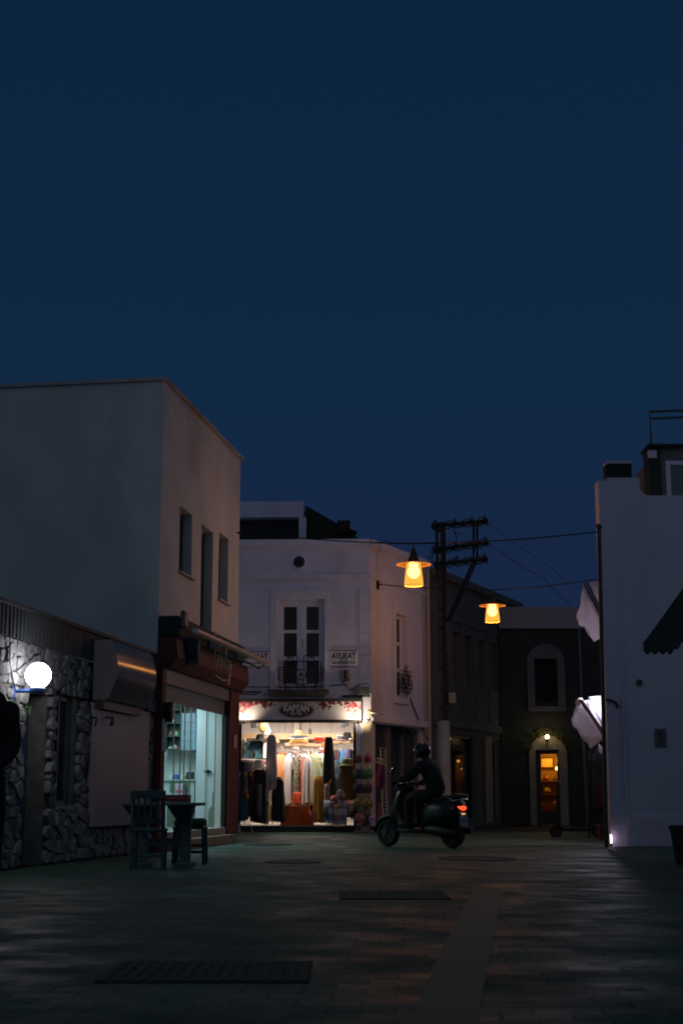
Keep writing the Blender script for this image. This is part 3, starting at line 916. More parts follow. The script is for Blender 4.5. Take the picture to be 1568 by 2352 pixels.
# shop bays on the side street
sb1 = (0.28, 3.35, 0.12, 2.62)
grid_wall(q, KS, 0, KSL, 0, KH - 0.02, [sw + (0.18,), sb1 + (0.22,)], 0.2)
q.quad(KF.w(0, KH), KF.w(KW, KH), KS.w(KSL, KH), KS.w(KSL, KH))
q.add([KF.w(0, KH), KF.w(KW, KH), KF.w(KW, KH, -4), KS.w(KSL, KH)], [[0, 1, 2, 3]])
q.quad(KS.w(KSL, 0), KS.w(KSL, KH), KF.w(KW, KH, -5), KF.w(KW, 0, -5))
q.build('wall', PLASTER_K, kh, fixn=False)
q = MB()   # cornice and string course, both sides
for (z0, z1, oo) in ((KH - 0.10, KH + 0.06, 0.10), (KH - 0.16, KH - 0.102, 0.05)):
    q.box(KF, 0.0, KW, z0, z1, 0.003, oo)
    q.box(KS, -oo * 0.0, KSL, z0, z1, 0.003, oo)
zc = KF.px(700, 1325)[1]
q.box(KF, 0, KW, zc - 0.05, zc + 0.05, 0.003, 0.05); q.box(KF, 0, KW, zc - 0.11, zc - 0.053, 0.003, 0.025)
q.box(KS, 0, KSL, zc - 0.05, zc + 0.05, 0.003, 0.05)
q.box(KS, 0.02, KSL, 2.66, 2.82, 0.003, 0.07)
q.build('cornice', TRIM, kh)
q = MB()   # door surround
a0, a1, z0, z1 = kr(621, 1360, 756, 1588)
d0, d1, e0, e1 = kdoor
q.box(KF, a0, d0 - 0.002, z0, z1, 0.003, 0.045); q.box(KF, d1 + 0.002, a1, z0, z1, 0.003, 0.045); q.box(KF, d0 - 0.002, d1 + 0.002, e1 + 0.002, z1, 0.003, 0.045)
q.box(KF, a0 - 0.05, a1 + 0.05, z1 + 0.003, z1 + 0.06, 0.003, 0.09)
q.build('door_surround', TRIM, kh)
q = MB()   # quoins
for i in range(12):
    zz = 0.3 + i * 0.571
    if zz + 0.5 > zc - 0.1: break
    if zz < 2.7: continue
    q.box(KF, 0.0, 0.27, zz, zz + 0.54, 0.003, 0.03); q.box(KS, 0.0, 0.14, zz, zz + 0.54, 0.003, 0.03)
q.build('quoin', PLASTER_K, kh)
q = MB(); q.box(KF, 0.0, 0.19, 0.16, 2.68, 0.003, 0.10); q.box(KF, 0.0, 0.22, 0.0, 0.155, 0.003, 0.13)
for z in (1.1, 1.9): q.box(KF, -0.002, 0.192, z, z + 0.012, 0.1, 0.104)
q.build('corner_pillar', CREAMP, kh, bevel=0.008)
# round window
rx, rz = KF.px(686.3, 1291)
q = MB()
rad = 13.6 * 35.4 / F
vs = []
for k in range(32):
    t = 2 * PI * k / 32
    vs.append((math.cos(t), math.sin(t)))
rings = [[KF.w(rx + c_ * r_, rz + s_ * r_, o_) for c_, s_ in vs] for r_, o_ in ((rad * 1.35, 0.004), (rad * 1.3, 0.04), (rad * 1.05, 0.045), (rad, 0.01))]
q.ring(rings, cap=False)
rw_ = q.build('round_window', TRIM, kh, smooth=True)
q = MB(); q.add([KF.w(rx + c_ * rad * 1.02, rz + s_ * rad * 1.02, 0.008) for c_, s_ in vs], [list(range(32))]); q.build('pane', mat('round_pane', (0.02, 0.035, 0.06), 0.15), rw_)
q = MB()
for k in range(4):
    t = PI * k / 4
    q.tube([KF.w(rx - math.cos(t) * rad, rz - math.sin(t) * rad, 0.02), KF.w(rx + math.cos(t) * rad, rz + math.sin(t) * rad, 0.02)], 0.009, 5)
q.tube([KF.w(rx + c_ * rad * 0.4, rz + s_ * rad * 0.4, 0.02) for c_, s_ in vs[::3]] + [KF.w(rx + rad * 0.4, rz, 0.02)], 0.008, 5)
q.build('glazing_bar', IRON, rw_)
# balcony door
q = MB()
d0, d1, e0, e1 = kdoor
o1 = -0.15
pan = [(651.7, 1393.6, 682, 1447), (703.6, 1393.6, 732, 1447), (651.7, 1454, 682, 1508), (703.6, 1454, 732, 1508), (651.7, 1516.7, 682, 1570), (703.6, 1516.7, 732, 1570)]
hs = [kr(*p, o1) for p in pan]
grid_wall(q, KF, d0 + 0.001, d1 - 0.001, e0, e1 - 0.001, [h + (0.05,) for h in hs], 0.05, o1)
bd = q.build('balcony_door', TRIM, kh, fixn=False)
for i, h in enumerate(hs):
    q = MB(); q.quad(KF.w(h[0], h[2], o1 - 0.045), KF.w(h[1], h[2], o1 - 0.045), KF.w(h[1], h[3], o1 - 0.045), KF.w(h[0], h[3], o1 - 0.045))
    if i < 4:
        for k in range(1, 4):
            zz = h[2] + (h[3] - h[2]) * k / 4
            q.box(KF, h[0], h[1], zz - 0.008, zz + 0.008, o1 - 0.04, o1 - 0.03)
    q.build('pane', mat('louvred_pane', (0.022, 0.028, 0.024), 0.3), bd)
q = MB()
px_, pz_ = KF.px(691, 1535, o1)
q.box(KF, px_ - 0.012, px_ + 0.012, e0, e1 - 0.05, o1 + 0.001, o1 + 0.02)
q.build('meeting_rail', TRIM, bd)
hx, hz = KF.px(695, 1478, o1); q = MB(); q.box(KF, hx - 0.015, hx + 0.015, hz - 0.1, hz + 0.1, o1 + 0.02, o1 + 0.035); q.tube([KF.w(hx, hz + 0.03, o1 + 0.04), KF.w(hx - 0.1, hz + 0.03, o1 + 0.06)], 0.01, 6); q.build('door_handle', STEEL, bd)
q = MB(); a0, a1, z0, z1 = kr(618, 1586, 756, 1594)
q.box(KF, a0, a1, z0, z1, 0.003, 0.42); q.box(KF, a0 + 0.1, a1 - 0.1, z0 - 0.07, z0 - 0.002, 0.003, 0.3)
q.build('balcony_slab', mat('weathered_slab', (0.10, 0.10, 0.09), 0.9, var=0.3), kh)
# art deco railing
def railing(mb, fr, pxa, pya, o, segs, circ=None, r=0.013):
    for sg in segs:
        mb.tube([fr.w(*fr.px(x, y, o), o) for x, y in sg], r, 5)
    if circ:
        cx, cy, cr = circ
        a, z = fr.px(cx, cy, o)
        rr = abs(fr.px(cx + cr, cy, o)[0] - a)
        mb.tube([fr.w(a + rr * math.cos(t * PI / 10), z + rr * math.sin(t * PI / 10), o) for t in range(21)], r, 5)
        for k in range(4):
            t = PI * k / 4 + 0.2
            mb.tube([fr.w(a - rr * math.cos(t), z - rr * math.sin(t), o), fr.w(a + rr * math.cos(t), z + rr * math.sin(t), o)], r * 0.8, 5)
def zx(x, y): return (545.4 + 0.2929 * x, 1148.2 + 0.2929 * y)
half = [[(332, 1485), (332, 1268), (358, 1268), (358, 1435)], [(385, 1260), (385, 1245), (410, 1245), (410, 1222), (468, 1222), (468, 1260)],
        [(385, 1235), (440, 1235), (440, 1262)], [(312, 1315), (358, 1315)], [(315, 1335), (358, 1335)], [(312, 1355), (358, 1355)], [(315, 1375), (358, 1375)], [(312, 1395), (360, 1395)], [(318, 1415), (345, 1415), (370, 1440), (378, 1500)],
        [(312, 1315), (312, 1345), (318, 1345), (318, 1415)], [(408, 1440), (408, 1500)], [(384, 1430), (384, 1500)], [(330, 1470), (497, 1470)], [(430, 1446), (497, 1446)], [(358, 1268), (497, 1268)], [(472, 1410), (472, 1500)], [(358, 1290), (358, 1450), (380, 1450)], [(466, 1260), (466, 1340)]]
segs = []
for s_ in half:
    segs.append([zx(*p) for p in s_])
    segs.append([zx(988 - p[0], p[1]) for p in s_])
q = MB(); railing(q, KF, 0, 0, 0.30, segs, (691, 1549, 12)); 
zb = KF.px(690, 1586, 0.3)[1]
for x in (641, 736):
    a, _ = KF.px(x, 1560, 0.3); zt2 = KF.px(x, 1520, 0.3)[1]
    q.tube([KF.w(a, zt2, 0.30), KF.w(a, zt2, 0.0)], 0.012, 5); q.tube([KF.w(a, zb + 0.1, 0.30), KF.w(a, zb + 0.1, 0.0)], 0.012, 5)
q.build('balcony_railing', IRON, kh)
# side window
o1 = -0.12
q = MB(); a0, a1, z0, z1 = sw
am = (a0 + a1) / 2
hh = [(a0 + 0.07, am - 0.04, z0 + (z1 - z0) * f0, z0 + (z1 - z0) * f1) for f0, f1 in ((0.04, 0.32), (0.36, 0.64), (0.68, 0.96))] + \
     [(am + 0.04, a1 - 0.07, z0 + (z1 - z0) * f0, z0 + (z1 - z0) * f1) for f0, f1 in ((0.04, 0.32), (0.36, 0.64), (0.68, 0.96))]
grid_wall(q, KS, a0, a1, z0, z1, [h + (0.04,) for h in hh], 0.04, o1)
swn = q.build('window', TRIM, kh, fixn=False)
q = MB()
for h in hh: q.quad(KS.w(h[0], h[2], o1 - 0.036), KS.w(h[1], h[2], o1 - 0.036), KS.w(h[1], h[3], o1 - 0.036), KS.w(h[0], h[3], o1 - 0.036))
q.build('pane', mat('louvred_pane'), swn)
q = MB()
q.box(KS, a0 - 0.16, a0 - 0.002, z0 - 0.14, z1 + 0.2, 0.003, 0.04); q.box(KS, a1 + 0.002, a1 + 0.16, z0 - 0.14, z1 + 0.2, 0.003, 0.04)
q.box(KS, a0 - 0.002, a1 + 0.002, z1 + 0.002, z1 + 0.2, 0.003, 0.04); q.box(KS, a0 - 0.002, a1 + 0.002, z0 - 0.14, z0 - 0.002, 0.003, 0.06)
q.build('frame', TRIM, swn)
q = MB(); zr0, zr1 = z0 + 0.02, KS.px(918, 1526)[1]
for k in range(9):
    a = a0 - 0.05 + (a1 - a0 + 0.1) * k / 8
    top = zr1 - abs(k - 4) * 0.10 + (0.05 if k % 2 else 0)
    q.tube([KS.w(a, zr0 + abs(k - 4) * 0.05, 0.16), KS.w(a, top, 0.16)], 0.012, 5)
for k in range(6):
    zz = zr0 + 0.12 + (zr1 - zr0 - 0.3) * k / 5
    q.tube([KS.w(a0 - 0.05, zz, 0.16), KS.w(a1 + 0.05, zz, 0.16)], 0.012, 5)
q.tube([KS.w(am + 0.16 * math.cos(t * PI / 8), (zr0 + zr1) / 2 + 0.16 * math.sin(t * PI / 8), 0.165) for t in range(17)], 0.012, 5)
q.build('window_grille', IRON, kh)
# side street shop bay: grey folded doors
q = MB()
q.box(KS, 0.28, 3.35, 0.12, 2.62, -0.26, -0.22, 0)
q.build('shop_door_recess', mat('dark_green_metal', (0.035, 0.05, 0.048), 0.6, var=0.15), kh)
q = MB()
for a in (0.36, 1.25, 1.40, 2.25, 3.2): q.box(KS, a, a + 0.07, 0.12, 2.60, -0.218, -0.12)
q.build('shop_door_frame', mat('grey_green_metal', (0.16, 0.17, 0.16), 0.5), kh)
q = MB(); q.box(KS, 3.36, 3.42, 0.0, KH - 0.2, 0.003, 0.05); q.tube([KS.w(3.6, 0.0, 0.08), KS.w(3.6, KH - 0.1, 0.08)], 0.05, 8)
q.build('drainpipe', mat('pale_pipe', (0.42, 0.38, 0.33), 0.6), kh)
q = MB(); q.tube([KS.w(1.9, 3.9, 0.02), KS.w(2.6, 3.2, 0.03), KS.w(3.5, 2.35, 0.05)], 0.018, 6); q.build('sloping_cable', BLACK, kh)
q = MB(); q.box(KS, 1.75, 2.25, 2.50, 2.58, -0.1, 0.28); q.lathe(KS.w(2.0, 2.42, 0.2), [(0.17, 0), (0.1, 0.1), (0.03, 0.14)], 14); q.build('shade_lamp', BLACK, kh)
# roof terrace structure
rt = empty('roof_pergola', KF.w(2.8, KH, -2.0), 'pale rooftop frame with dark opening on the corner house roof', 'pergola')
RF = KF.off(0, -2.6)
def rr4(*p): return rect(RF, *p)
q = MB()
a0, a1, z0, z1 = rr4(480, 1152, 697, 1190); q.box(RF, a0 + 0.0, a1, z0 + 0.02, z1, -2.0, 0.0)
a0b, a1b, _, z1b = rr4(686, 1172, 703, 1245); q.box(RF, a0b, a1b, KH, z0 + 0.018, -0.3, 0.0)
q.build('frame', PLASTER_K, rt)
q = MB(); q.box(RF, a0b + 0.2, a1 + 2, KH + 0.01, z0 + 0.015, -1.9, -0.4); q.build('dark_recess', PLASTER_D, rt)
# pitched dark roof at its right
RB = MB()
pt = [P(703, 1168, 38.6), P(800, 1222, 38.9), P(812, 1230, 38.6), P(703, 1243, 38.6)]
zt0 = pt[0].z
bk = V((0.4, 3.0, 0))
p0 = V((pt[0].x, 38.2, zt0)); p1 = V((pt[2].x, 38.2, pt[2].z)); b0 = V((pt[0].x, 38.2, KH)); b1 = V((pt[2].x - 0.25, 38.2, KH))
RB.hexa([b0, b1, b1 + bk, b0 + bk, p0, p1, p1 + bk, p0 + bk])
RB.tube([p1 + V((-0.45, -0.02, 0.25)), p1 + V((0.08, -0.02, -0.02))], 0.05, 6)
RB.cube(p1.x - 0.45, p1.x - 0.1, 38.1, 38.5, p1.z, p1.z + 0.33)
tag(RB.build('lean_to_roof', mat('dark_roof', (0.018, 0.024, 0.018), 0.9, var=0.3), None), 'dark sloping lean to roof on the corner house, right of the pale rooftop frame', 'roof')

# lawyers' signs
INK = mat('dark_ink', (0.015, 0.03, 0.03), 0.6)
def lawyer_sign(x0, y0, x1, y1, name_, label):
    a0, a1, z0, z1 = kr(x0, y0, x1, y1)
    root = empty('office_sign', KF.w((a0 + a1) / 2, z0, 0.03), label, 'sign', 'lawyers signs on the upper wall')
    q = MB(); q.box(KF, a0, a1, z0, z1, 0.004, 0.03); q.build('board', mat('sign_white', (0.66, 0.64, 0.70), 0.5), root)
    for zz in (z0 + 0.005, z1 - 0.025):
        q = MB(); q.box(KF, a0 + 0.01, a1 - 0.01, zz, zz + 0.02, 0.031, 0.034); q.build('border', INK, root)
    q = MB(); w_, h_ = a1 - a0, z1 - z0
    c = KF.w((a0 + a1) / 2, z0 + h_ * 0.64, 0.033)
    text_mesh(q, 'AVUKAT', h_ * 0.50, c, -KF.d, (0, 0, 1), 0.006, 0.003, width=w_ * 0.88)
    text_mesh(q, name_, h_ * 0.24, KF.w((a0 + a1) / 2, z0 + h_ * 0.26, 0.033), -KF.d, (0, 0, 1), 0.003, 0.003, width=w_ * 0.84)
    q.build('lettering', INK, root, fixn=False)
lawyer_sign(757.8, 1493, 820.7, 1532.5, 'Derya ERGAN KILI\u00c7', 'white AVUKAT board right of the balcony door')
lawyer_sign(556, 1496, 619, 1533, 'C\u00fcneyt O\u011eALTAY', 'white AVUKAT board left of the balcony door, half hidden by the awning bar')

# meter box and cable
mbx = empty('meter_box', KF.w(1.0, 3.9, 0.1), 'small grey meter box with hanging cable below the right AVUKAT board', 'meter box')
a0, a1, z0, z1 = kr(784, 1539, 803, 1564)
q = MB(); q.box(KF, a0, a1, z0, z1, 0.004, 0.12); q.build('case', mat('grey_box', (0.16, 0.17, 0.15), 0.6), mbx, bevel=0.015)
q = MB()
for zz in (0.3, 0.7): q.lathe(KF.w((a0 + a1) / 2, z0 + (z1 - z0) * zz, 0.13), [(0.05, -0.01), (0.05, 0.01)], 12, axis='y')
q.build('dial', BLACK, mbx)
q = MB(); q.tube([KF.w(*KF.px(x, y), 0.03) for x, y in ((793, 1564), (786, 1570), (796, 1575), (800, 1584), (812, 1583), (822, 1573), (845, 1570))], 0.012, 6)
q.tube([KF.w(*KF.px(x, y), 0.025) for x, y in ((540, 1577), (640, 1578), (740, 1576), (796, 1572))], 0.012, 6)
q.build('cable', BLACK, mbx)
q = MB(); a0, a1, z0, z1 = kr(823, 1579, 849, 1597); q.box(KF, a0 + 0.02, a1, z0, z1, 0.035, 0.30); q.box(KF, a0 - 0.0, a1 + 0.4, z0 - 0.05, z0 - 0.004, 0.035, 0.2)
tag(q.build('concrete_bracket', DARKCONC, None, bevel=0.01), 'dark concrete block with ledge under the quoins at the corner of the pale house', 'bracket')
# bent iron pipe beside red pillar
q = MB(); q.tube([P(538, 1611, 27.7), P(538, 1590, 27.7), P(575, 1589, 29.0), P(598, 1591, 29.6)], 0.025, 8); q.tube([P(552, 1594, 28.5), P(590, 1596, 29.5)], 0.015, 6)
tag(q.build('bent_pipe', BLACK), 'bent black pipe sticking out from the top of the red pillar', 'pipe')

# ------------------------------------------------------------------ clothes shop sign
ks = empty('shop_sign', KF.w(1.7, 2.8, 0.2), 'long white KAFTAN BUTIK shop sign with pink blossoms over the clothes shop', 'shop sign')
a0, a1, z0, z1 = kr(520, 1611.5, 829, 1653, 0.2)
q = MB(); q.box(KF, a0, a1, z0, z1, 0.105, 0.2); q.build('board', mat('sign_face', (0.72, 0.66, 0.66), 0.5), ks)
q = MB(); q.box(KF, a0 - 0.02, a1, z1 + 0.002, z1 + 0.07, 0.05, 0.30); q.box(KF, a0 + 0.0, a1, z0 - 0.07, z0 - 0.003, 0.06, 0.205)
q.build('ledge', mat('dark_ledge', (0.03, 0.03, 0.03), 0.7, var=0.3), ks)
bx, bz = KF.px(680.7, 1631.5, 0.2); rx_, rz_ = 40 * 35.2 / F, 17.5 * 35.2 / F
def oval(k, o0, o1, m, nm, par):
    q = MB(); cs = [(math.cos(2 * PI * i / 40), math.sin(2 * PI * i / 40)) for i in range(40)]
    q.ring([[KF.w(bx + c_ * rx_ * k, bz + s_ * rz_ * k, o) for c_, s_ in cs] for o in (o0, o1)])
    return q.build(nm, m, par)
badge = oval(1.0, 0.2, 0.212, mat('badge_black', (0.02, 0.022, 0.02), 0.4), 'badge', ks)
q = MB(); q.tube([KF.w(bx + math.cos(2 * PI * i / 40) * rx_ * 0.94, bz + math.sin(2 * PI * i / 40) * rz_ * 0.92, 0.214) for i in range(41)], 0.005, 5)
text_mesh(q, 'KAFTAN', 0.21, KF.w(bx, bz + 0.045, 0.215), -KF.d, (0, 0, 1), 0.014, 0.004, width=0.64)
text_mesh(q, 'BUTIK', 0.10, KF.w(bx, bz - 0.085, 0.215), -KF.d, (0, 0, 1), 0.003, 0.004, width=0.29)
for sgn in (-1, 1):
    for k in range(3):
        c = KF.w(bx + sgn * (0.20 + 0.035 * k), bz - 0.08 + 0.012 * (k % 2), 0.215)
        q.tube([c + V((0.02 * math.cos(t), 0, 0.018 * math.sin(t))) for t in (0, 1, 2, 3, 4, 5)], 0.003, 4)
q.build('lettering', mat('letter_silver', (0.78, 0.74, 0.70), 0.5), badge, fixn=False)
# blossoms printed as flat petals
def petals(spots, m, nm, n, spread, size, o=0.203):
    q = MB()
    for (x, y, sx_, sy_) in spots:
        for k in range(n):
            a, z = KF.px(x + R.gauss(0, sx_), y + R.gauss(0, sy_), 0.2)
            a = min(max(a, a0 + 0.02), a1 - 0.02); z = min(max(z, z0 + 0.01), z1 - 0.01)
            r_ = size * R.uniform(0.5, 1.2); nn = 7
            pts = []
            for i in range(nn):
                t = 2 * PI * i / nn
                aa = min(max(a + r_ * math.cos(t) * R.uniform(0.7, 1.1), a0), a1); zz = min(max(z + r_ * math.sin(t) * R.uniform(0.7, 1.1), z0), z1)
                pts.append(KF.w(aa, zz, o + k * 0.00006))
            q.add(pts, [list(range(nn))])
    return q.build(nm, m, ks, fixn=False)
petals([(560, 1622, 8, 6), (812, 1622, 10, 6), (818, 1640, 7, 7)], mat('blossom_pink', (0.72, 0.22, 0.26), 0.6), 'pink_blossom', 22, 0, 0.035)
petals([(565, 1618, 8, 4), (808, 1618, 12, 4), (600, 1614, 10, 2)], mat('blossom_red', (0.55, 0.06, 0.07), 0.6), 'red_blossom', 14, 0, 0.028, 0.206)
petals([(612, 1619, 8, 4), (745, 1619, 10, 4), (770, 1615, 14, 2), (585, 1614, 12, 2)], mat('blossom_dark', (0.16, 0.02, 0.03), 0.6), 'dark_blossom', 26, 0, 0.03, 0.209)
# two small spotlights at the sign ends
for i, (x, y) in enumerate(((560, 1660), (822, 1660))):
    a, z = KF.px(x, y, 0.5)
    c = KF.w(a, z + 0.0, 0.55)
    sp = empty('sign_spotlight', c, 'small warm spotlight under the %s end of the KAFTAN sign' % ('left', 'right')[i], 'spotlight', 'spotlights under the shop sign')
    q = MB(); q.tube([KF.w(a, z0 - 0.03, 0.2), KF.w(a, z - 0.02, 0.5)], 0.008, 6); q.build('arm', BLACK, sp)
    q = MB(); q.tube([KF.w(a, z - 0.03, 0.56), KF.w(a, z + 0.01, 0.53)], [0.018, 0.03], 10); q.build('head', BLACK, sp)
    ld = bpy.data.lights.new('spot', 'SPOT'); ld.energy = (17, 26)[i]; ld.color = (1.0, 0.80, 0.58); ld.spot_size = math.radians((125, 165)[i]); ld.spot_blend = 0.8; ld.shadow_soft_size = 0.02
    lo = bpy.data.objects.new('spot_light', ld); C.objects.link(lo); lo.parent = sp
    lo.location = KF.w(a, z + 0.035, 0.50) - c
    dv = KF.w(a, (z0 + z1) / 2 + 0.05, 0.2) - KF.w(a, z + 0.03, 0.53)
    lo.rotation_euler = dv.to_track_quat('-Z', 'Y').to_euler()
# cable bracket of the awning arm at the pillar
q = MB(); q.tube([P(845, 1634, 35.25), P(858, 1638, 35.0), P(881, 1641, 34.4)], [0.03, 0.022, 0.018], 8); q.tube([P(846, 1625, 35.25), P(847, 1650, 35.25)], 0.035, 8)
tag(q.build('awning_arm', mat('cream_arm', (0.6, 0.52, 0.38), 0.5)), 'short cream awning arm sticking out at the corner pillar', 'awning arm')
q = MB(); q.tube([P(x, y, Y) for x, y, Y in ((850, 1592, 35.2), (851, 1625, 35.2), (853, 1660, 35.25), (852, 1710, 35.25), (850, 1760, 35.25), (850, 1860, 35.25))], 0.014, 6)
tag(q.build('pillar_cable', mat('cream_cable', (0.6, 0.55, 0.45), 0.6)), 'pale cable running down the cream corner pillar', 'cable')
eye = empty('evil_eye_charm', P(841.5, 1656.5, 35.27), 'round blue and white eye charm on the cream corner pillar', 'charm')
ea, ez = KF.px(841.5, 1656.5, 0.1)
for nm, rr_, oo, cc in (('blue_ring', 0.05, 0.115, (0.04, 0.04, 0.35)), ('white_ring', 0.035, 0.121, (0.75, 0.72, 0.8)), ('pupil', 0.014, 0.127, (0.1, 0.35, 0.6))):
    q = MB(); q.lathe(KF.w(ea, ez, oo), [(rr_, -0.012), (rr_, 0.004)], 20, axis='y'); q.build(nm, mat('eye_' + nm, cc, 0.4), eye)

# ------------------------------------------------------------------ clothes shop interior
ki = empty('boutique_interior', KF.w(1.8, 0.16, -1.5), 'warm lit white clothes shop room behind the open front', 'shop interior')
q = MB(); A0, A1, Z0, Z1, D0, D1 = 0.12, 4.2, 0.162, 2.86, -0.10, -3.4
q.quad(KF.w(A0, Z0, 0), KF.w(A1, Z0, 0), KF.w(A1, Z0, D1), KF.w(A0, Z0, D1), 1)
q.quad(KF.w(A0, Z1, D0), KF.w(A1, Z1, D0), KF.w(A1, Z1, D1), KF.w(A0, Z1, D1))
q.quad(KF.w(A0, Z0, D1), KF.w(A1, Z0, D1), KF.w(A1, Z1, D1), KF.w(A0, Z1, D1))
q.quad(KF.w(A0, Z0, D0), KF.w(A0, Z0, D1), KF.w(A0, Z1, D1), KF.w(A0, Z1, D0))
q.quad(KF.w(A1, Z0, D0), KF.w(A1, Z0, D1), KF.w(A1, Z1, D1), KF.w(A1, Z1, D0))
q.build('wall', [mat('boutique_white', (0.50, 0.46, 0.42), 0.7, var=0.05), mat('boutique_floor', (0.55, 0.48, 0.38), 0.35, var=0.1)], ki, fixn=False)
q = MB()
for x in (605, 640, 655, 690, 712, 735, 760, 790): 
    a, _ = KF.px(x, 1700, D1); q.box(KF, a - 0.006, a + 0.006, Z0, Z1 - 0.01, D1 + 0.002, D1 + 0.012)
a, _ = KF.px(680, 1700, D1); q.box(KF, a - 0.1, a + 0.06, Z0, Z1 - 0.01, D1 + 0.013, D1 + 0.2, 1)
q.build('wall_joint', [mat('joint_grey', (0.3, 0.26, 0.22), 0.8), mat('boutique_white')], ki)
q = MB(); q.box(KF, A0 + 0.01, A1 - 0.01, 2.35, 2.50, D1 + 0.21, D1 + 0.5); q.build('ceiling_beam', mat('tan_wood', (0.45, 0.27, 0.14), 0.6, var=0.2), ki)
q = MB(); q.box(KF, 0.125, 0.30, Z0 + 0.001, Z1 - 0.01, -0.45, -0.105); q.build('side_panel', mat('grey_panel', (0.30, 0.27, 0.28), 0.7), ki)
q = MB(); f0, f1 = kshop[0], kshop[1]
q.box(KF, f0 - 0.002, f0 + 0.06, 0.16, kshop[3], -0.02, 0.04); q.build('door_frame', BLACK, ki)
q = MB(); q.box(KF, f1 - 0.06, f1, 0.16, kshop[3], -0.02, 0.04); q.build('door_frame', BLACK, ki)
q = MB(); q.box(KF, -0.3, 5.0, 0.004, 0.15, 0.135, 0.32); q.build('front_step', mat('dark_step', (0.025, 0.028, 0.025), 0.7, var=0.2), ki, bevel=0.01)
q = MB(); q.box(KF, 0.24, 5.0, 0.004, 0.155, -0.09, 0.13); q.build('threshold', mat('pale_threshold', (0.6, 0.52, 0.4), 0.4), ki)
for k, (aa, oo) in enumerate(((0.8, -0.20), (2.1, -0.20), (0.9, -2.0), (2.1, -2.0))):
    q = MB(); q.box(KF, aa, aa + 0.6, Z1 - 0.05, Z1 - 0.003, oo - 0.08, oo + 0.08)
    lt = q.build('ceiling_lamp', mat('warm_diffuser', (0.7, 0.7, 0.7), 0.4, em=(1.0, 0.80, 0.58), es=5.0))
    tag(lt, 'warm flat ceiling lamp inside the clothes shop, %s' % ('front right', 'front left', 'rear right', 'rear left')[k], 'lamp', 'ceiling lamps in the clothes shop')
    ld = bpy.data.lights.new('shop_light', 'AREA'); ld.shape = 'RECTANGLE'; ld.size = 0.6; ld.size_y = 0.2
    ld.color = (1.0, 0.90, 0.80); ld.energy = (60, 60, 46, 46)[k]
    lo = bpy.data.objects.new('shop_light', ld); C.objects.link(lo); lo.parent = lt
    lo.location = KF.w(aa + 0.3, Z1 - 0.09, oo) - WL[lt.name]
    if k < 2: lo.rotation_euler = (-KF.n + V((0, 0, -1.0))).to_track_quat('-Z', 'Y').to_euler()

# garments
def cloth(name, c, pattern=None, c2=None, ps=14.0, var=0.12, vec=None):
    return mat(name, c, 0.9, pattern=pattern, col2=c2, ps=ps, var=var, vs=8, bump=0.15, bs=60, vec=vec)
def garment(x0, x1, y0, y1, Y, m, label, name='dress', grp='clothes in the warm lit shop', top=0.72, folds=5, amp=0.16, depth=0.10, sleeve=False, hook=True, cat=None, lean=0.0):
    s_ = Y / F
    c0 = P((x0 + x1) / 2, y0, Y); c1 = P((x0 + x1) / 2, y1, Y)
    W = (x1 - x0) * s_; H = c0.z - c1.z
    base = V((c0.x, Y, c1.z))
    root = empty(name, base, label, cat or name.replace('_', ' '), grp)
    q = MB(); rings = []; n = 28; ph = R.uniform(0, 6); NR = 12
    for i in range(NR + 1):
        t = i / NR                       # 0 at top
        sh = min(1, t * 16)
        wv = 1.28 * W / 2 * ((0.50 + (top - 0.50) * sh ** 0.5) + (1 - top) * t ** 0.8)
        wv *= 1 + 0.05 * math.sin(5 * t + ph) + 0.03 * math.sin(13 * t + 2 * ph)
        dv = depth * (0.35 + 0.65 * t ** 0.6) * (0.5 + 0.5 * sh)
        rg = []
        for k in range(n):
            a = 2 * PI * k / n
            f = 1 + amp * (0.25 + t) * math.cos(folds * a + ph + 0.8 * math.sin(3 * t)) + 0.05 * math.sin(2.3 * folds * a + ph)
            rg.append(V((c0.x + wv * math.cos(a) * (1 + (f - 1) * 0.35) + lean * t * W, Y + dv * math.sin(a) * f, c0.z - H * t * (1 - 0.02 * math.cos(folds * a + ph) - (0.03 * math.cos(a + ph))))))
        rings.append(rg)
    q.ring(rings)
    if sleeve:
        for sg in (-1, 1):
            x = c0.x + sg * W * 0.30
            q.tube([V((x, Y, c0.z - H * 0.03)), V((x + sg * W * 0.22, Y, c0.z - H * 0.14)), V((x + sg * W * 0.27, Y, c0.z - H * 0.30))], [W * 0.10, W * 0.13, W * 0.15], 10)
    q.build('fabric', m, root, smooth=True)
    if hook:
        q = MB(); t = c0
        q.tube([t + V((-W * 0.32, 0, -0.02)), t + V((0, 0, 0.03)), t + V((W * 0.32, 0, -0.02))], 0.006, 5)
        q.tube([t + V((0, 0, 0.03)), t + V((0, 0, 0.06)), t + V((0.02, 0, 0.085)), t + V((0, 0, 0.10)), t + V((-0.02, 0, 0.085))], 0.004, 5)
        q.build('hanger', CHROME, root)
    return root

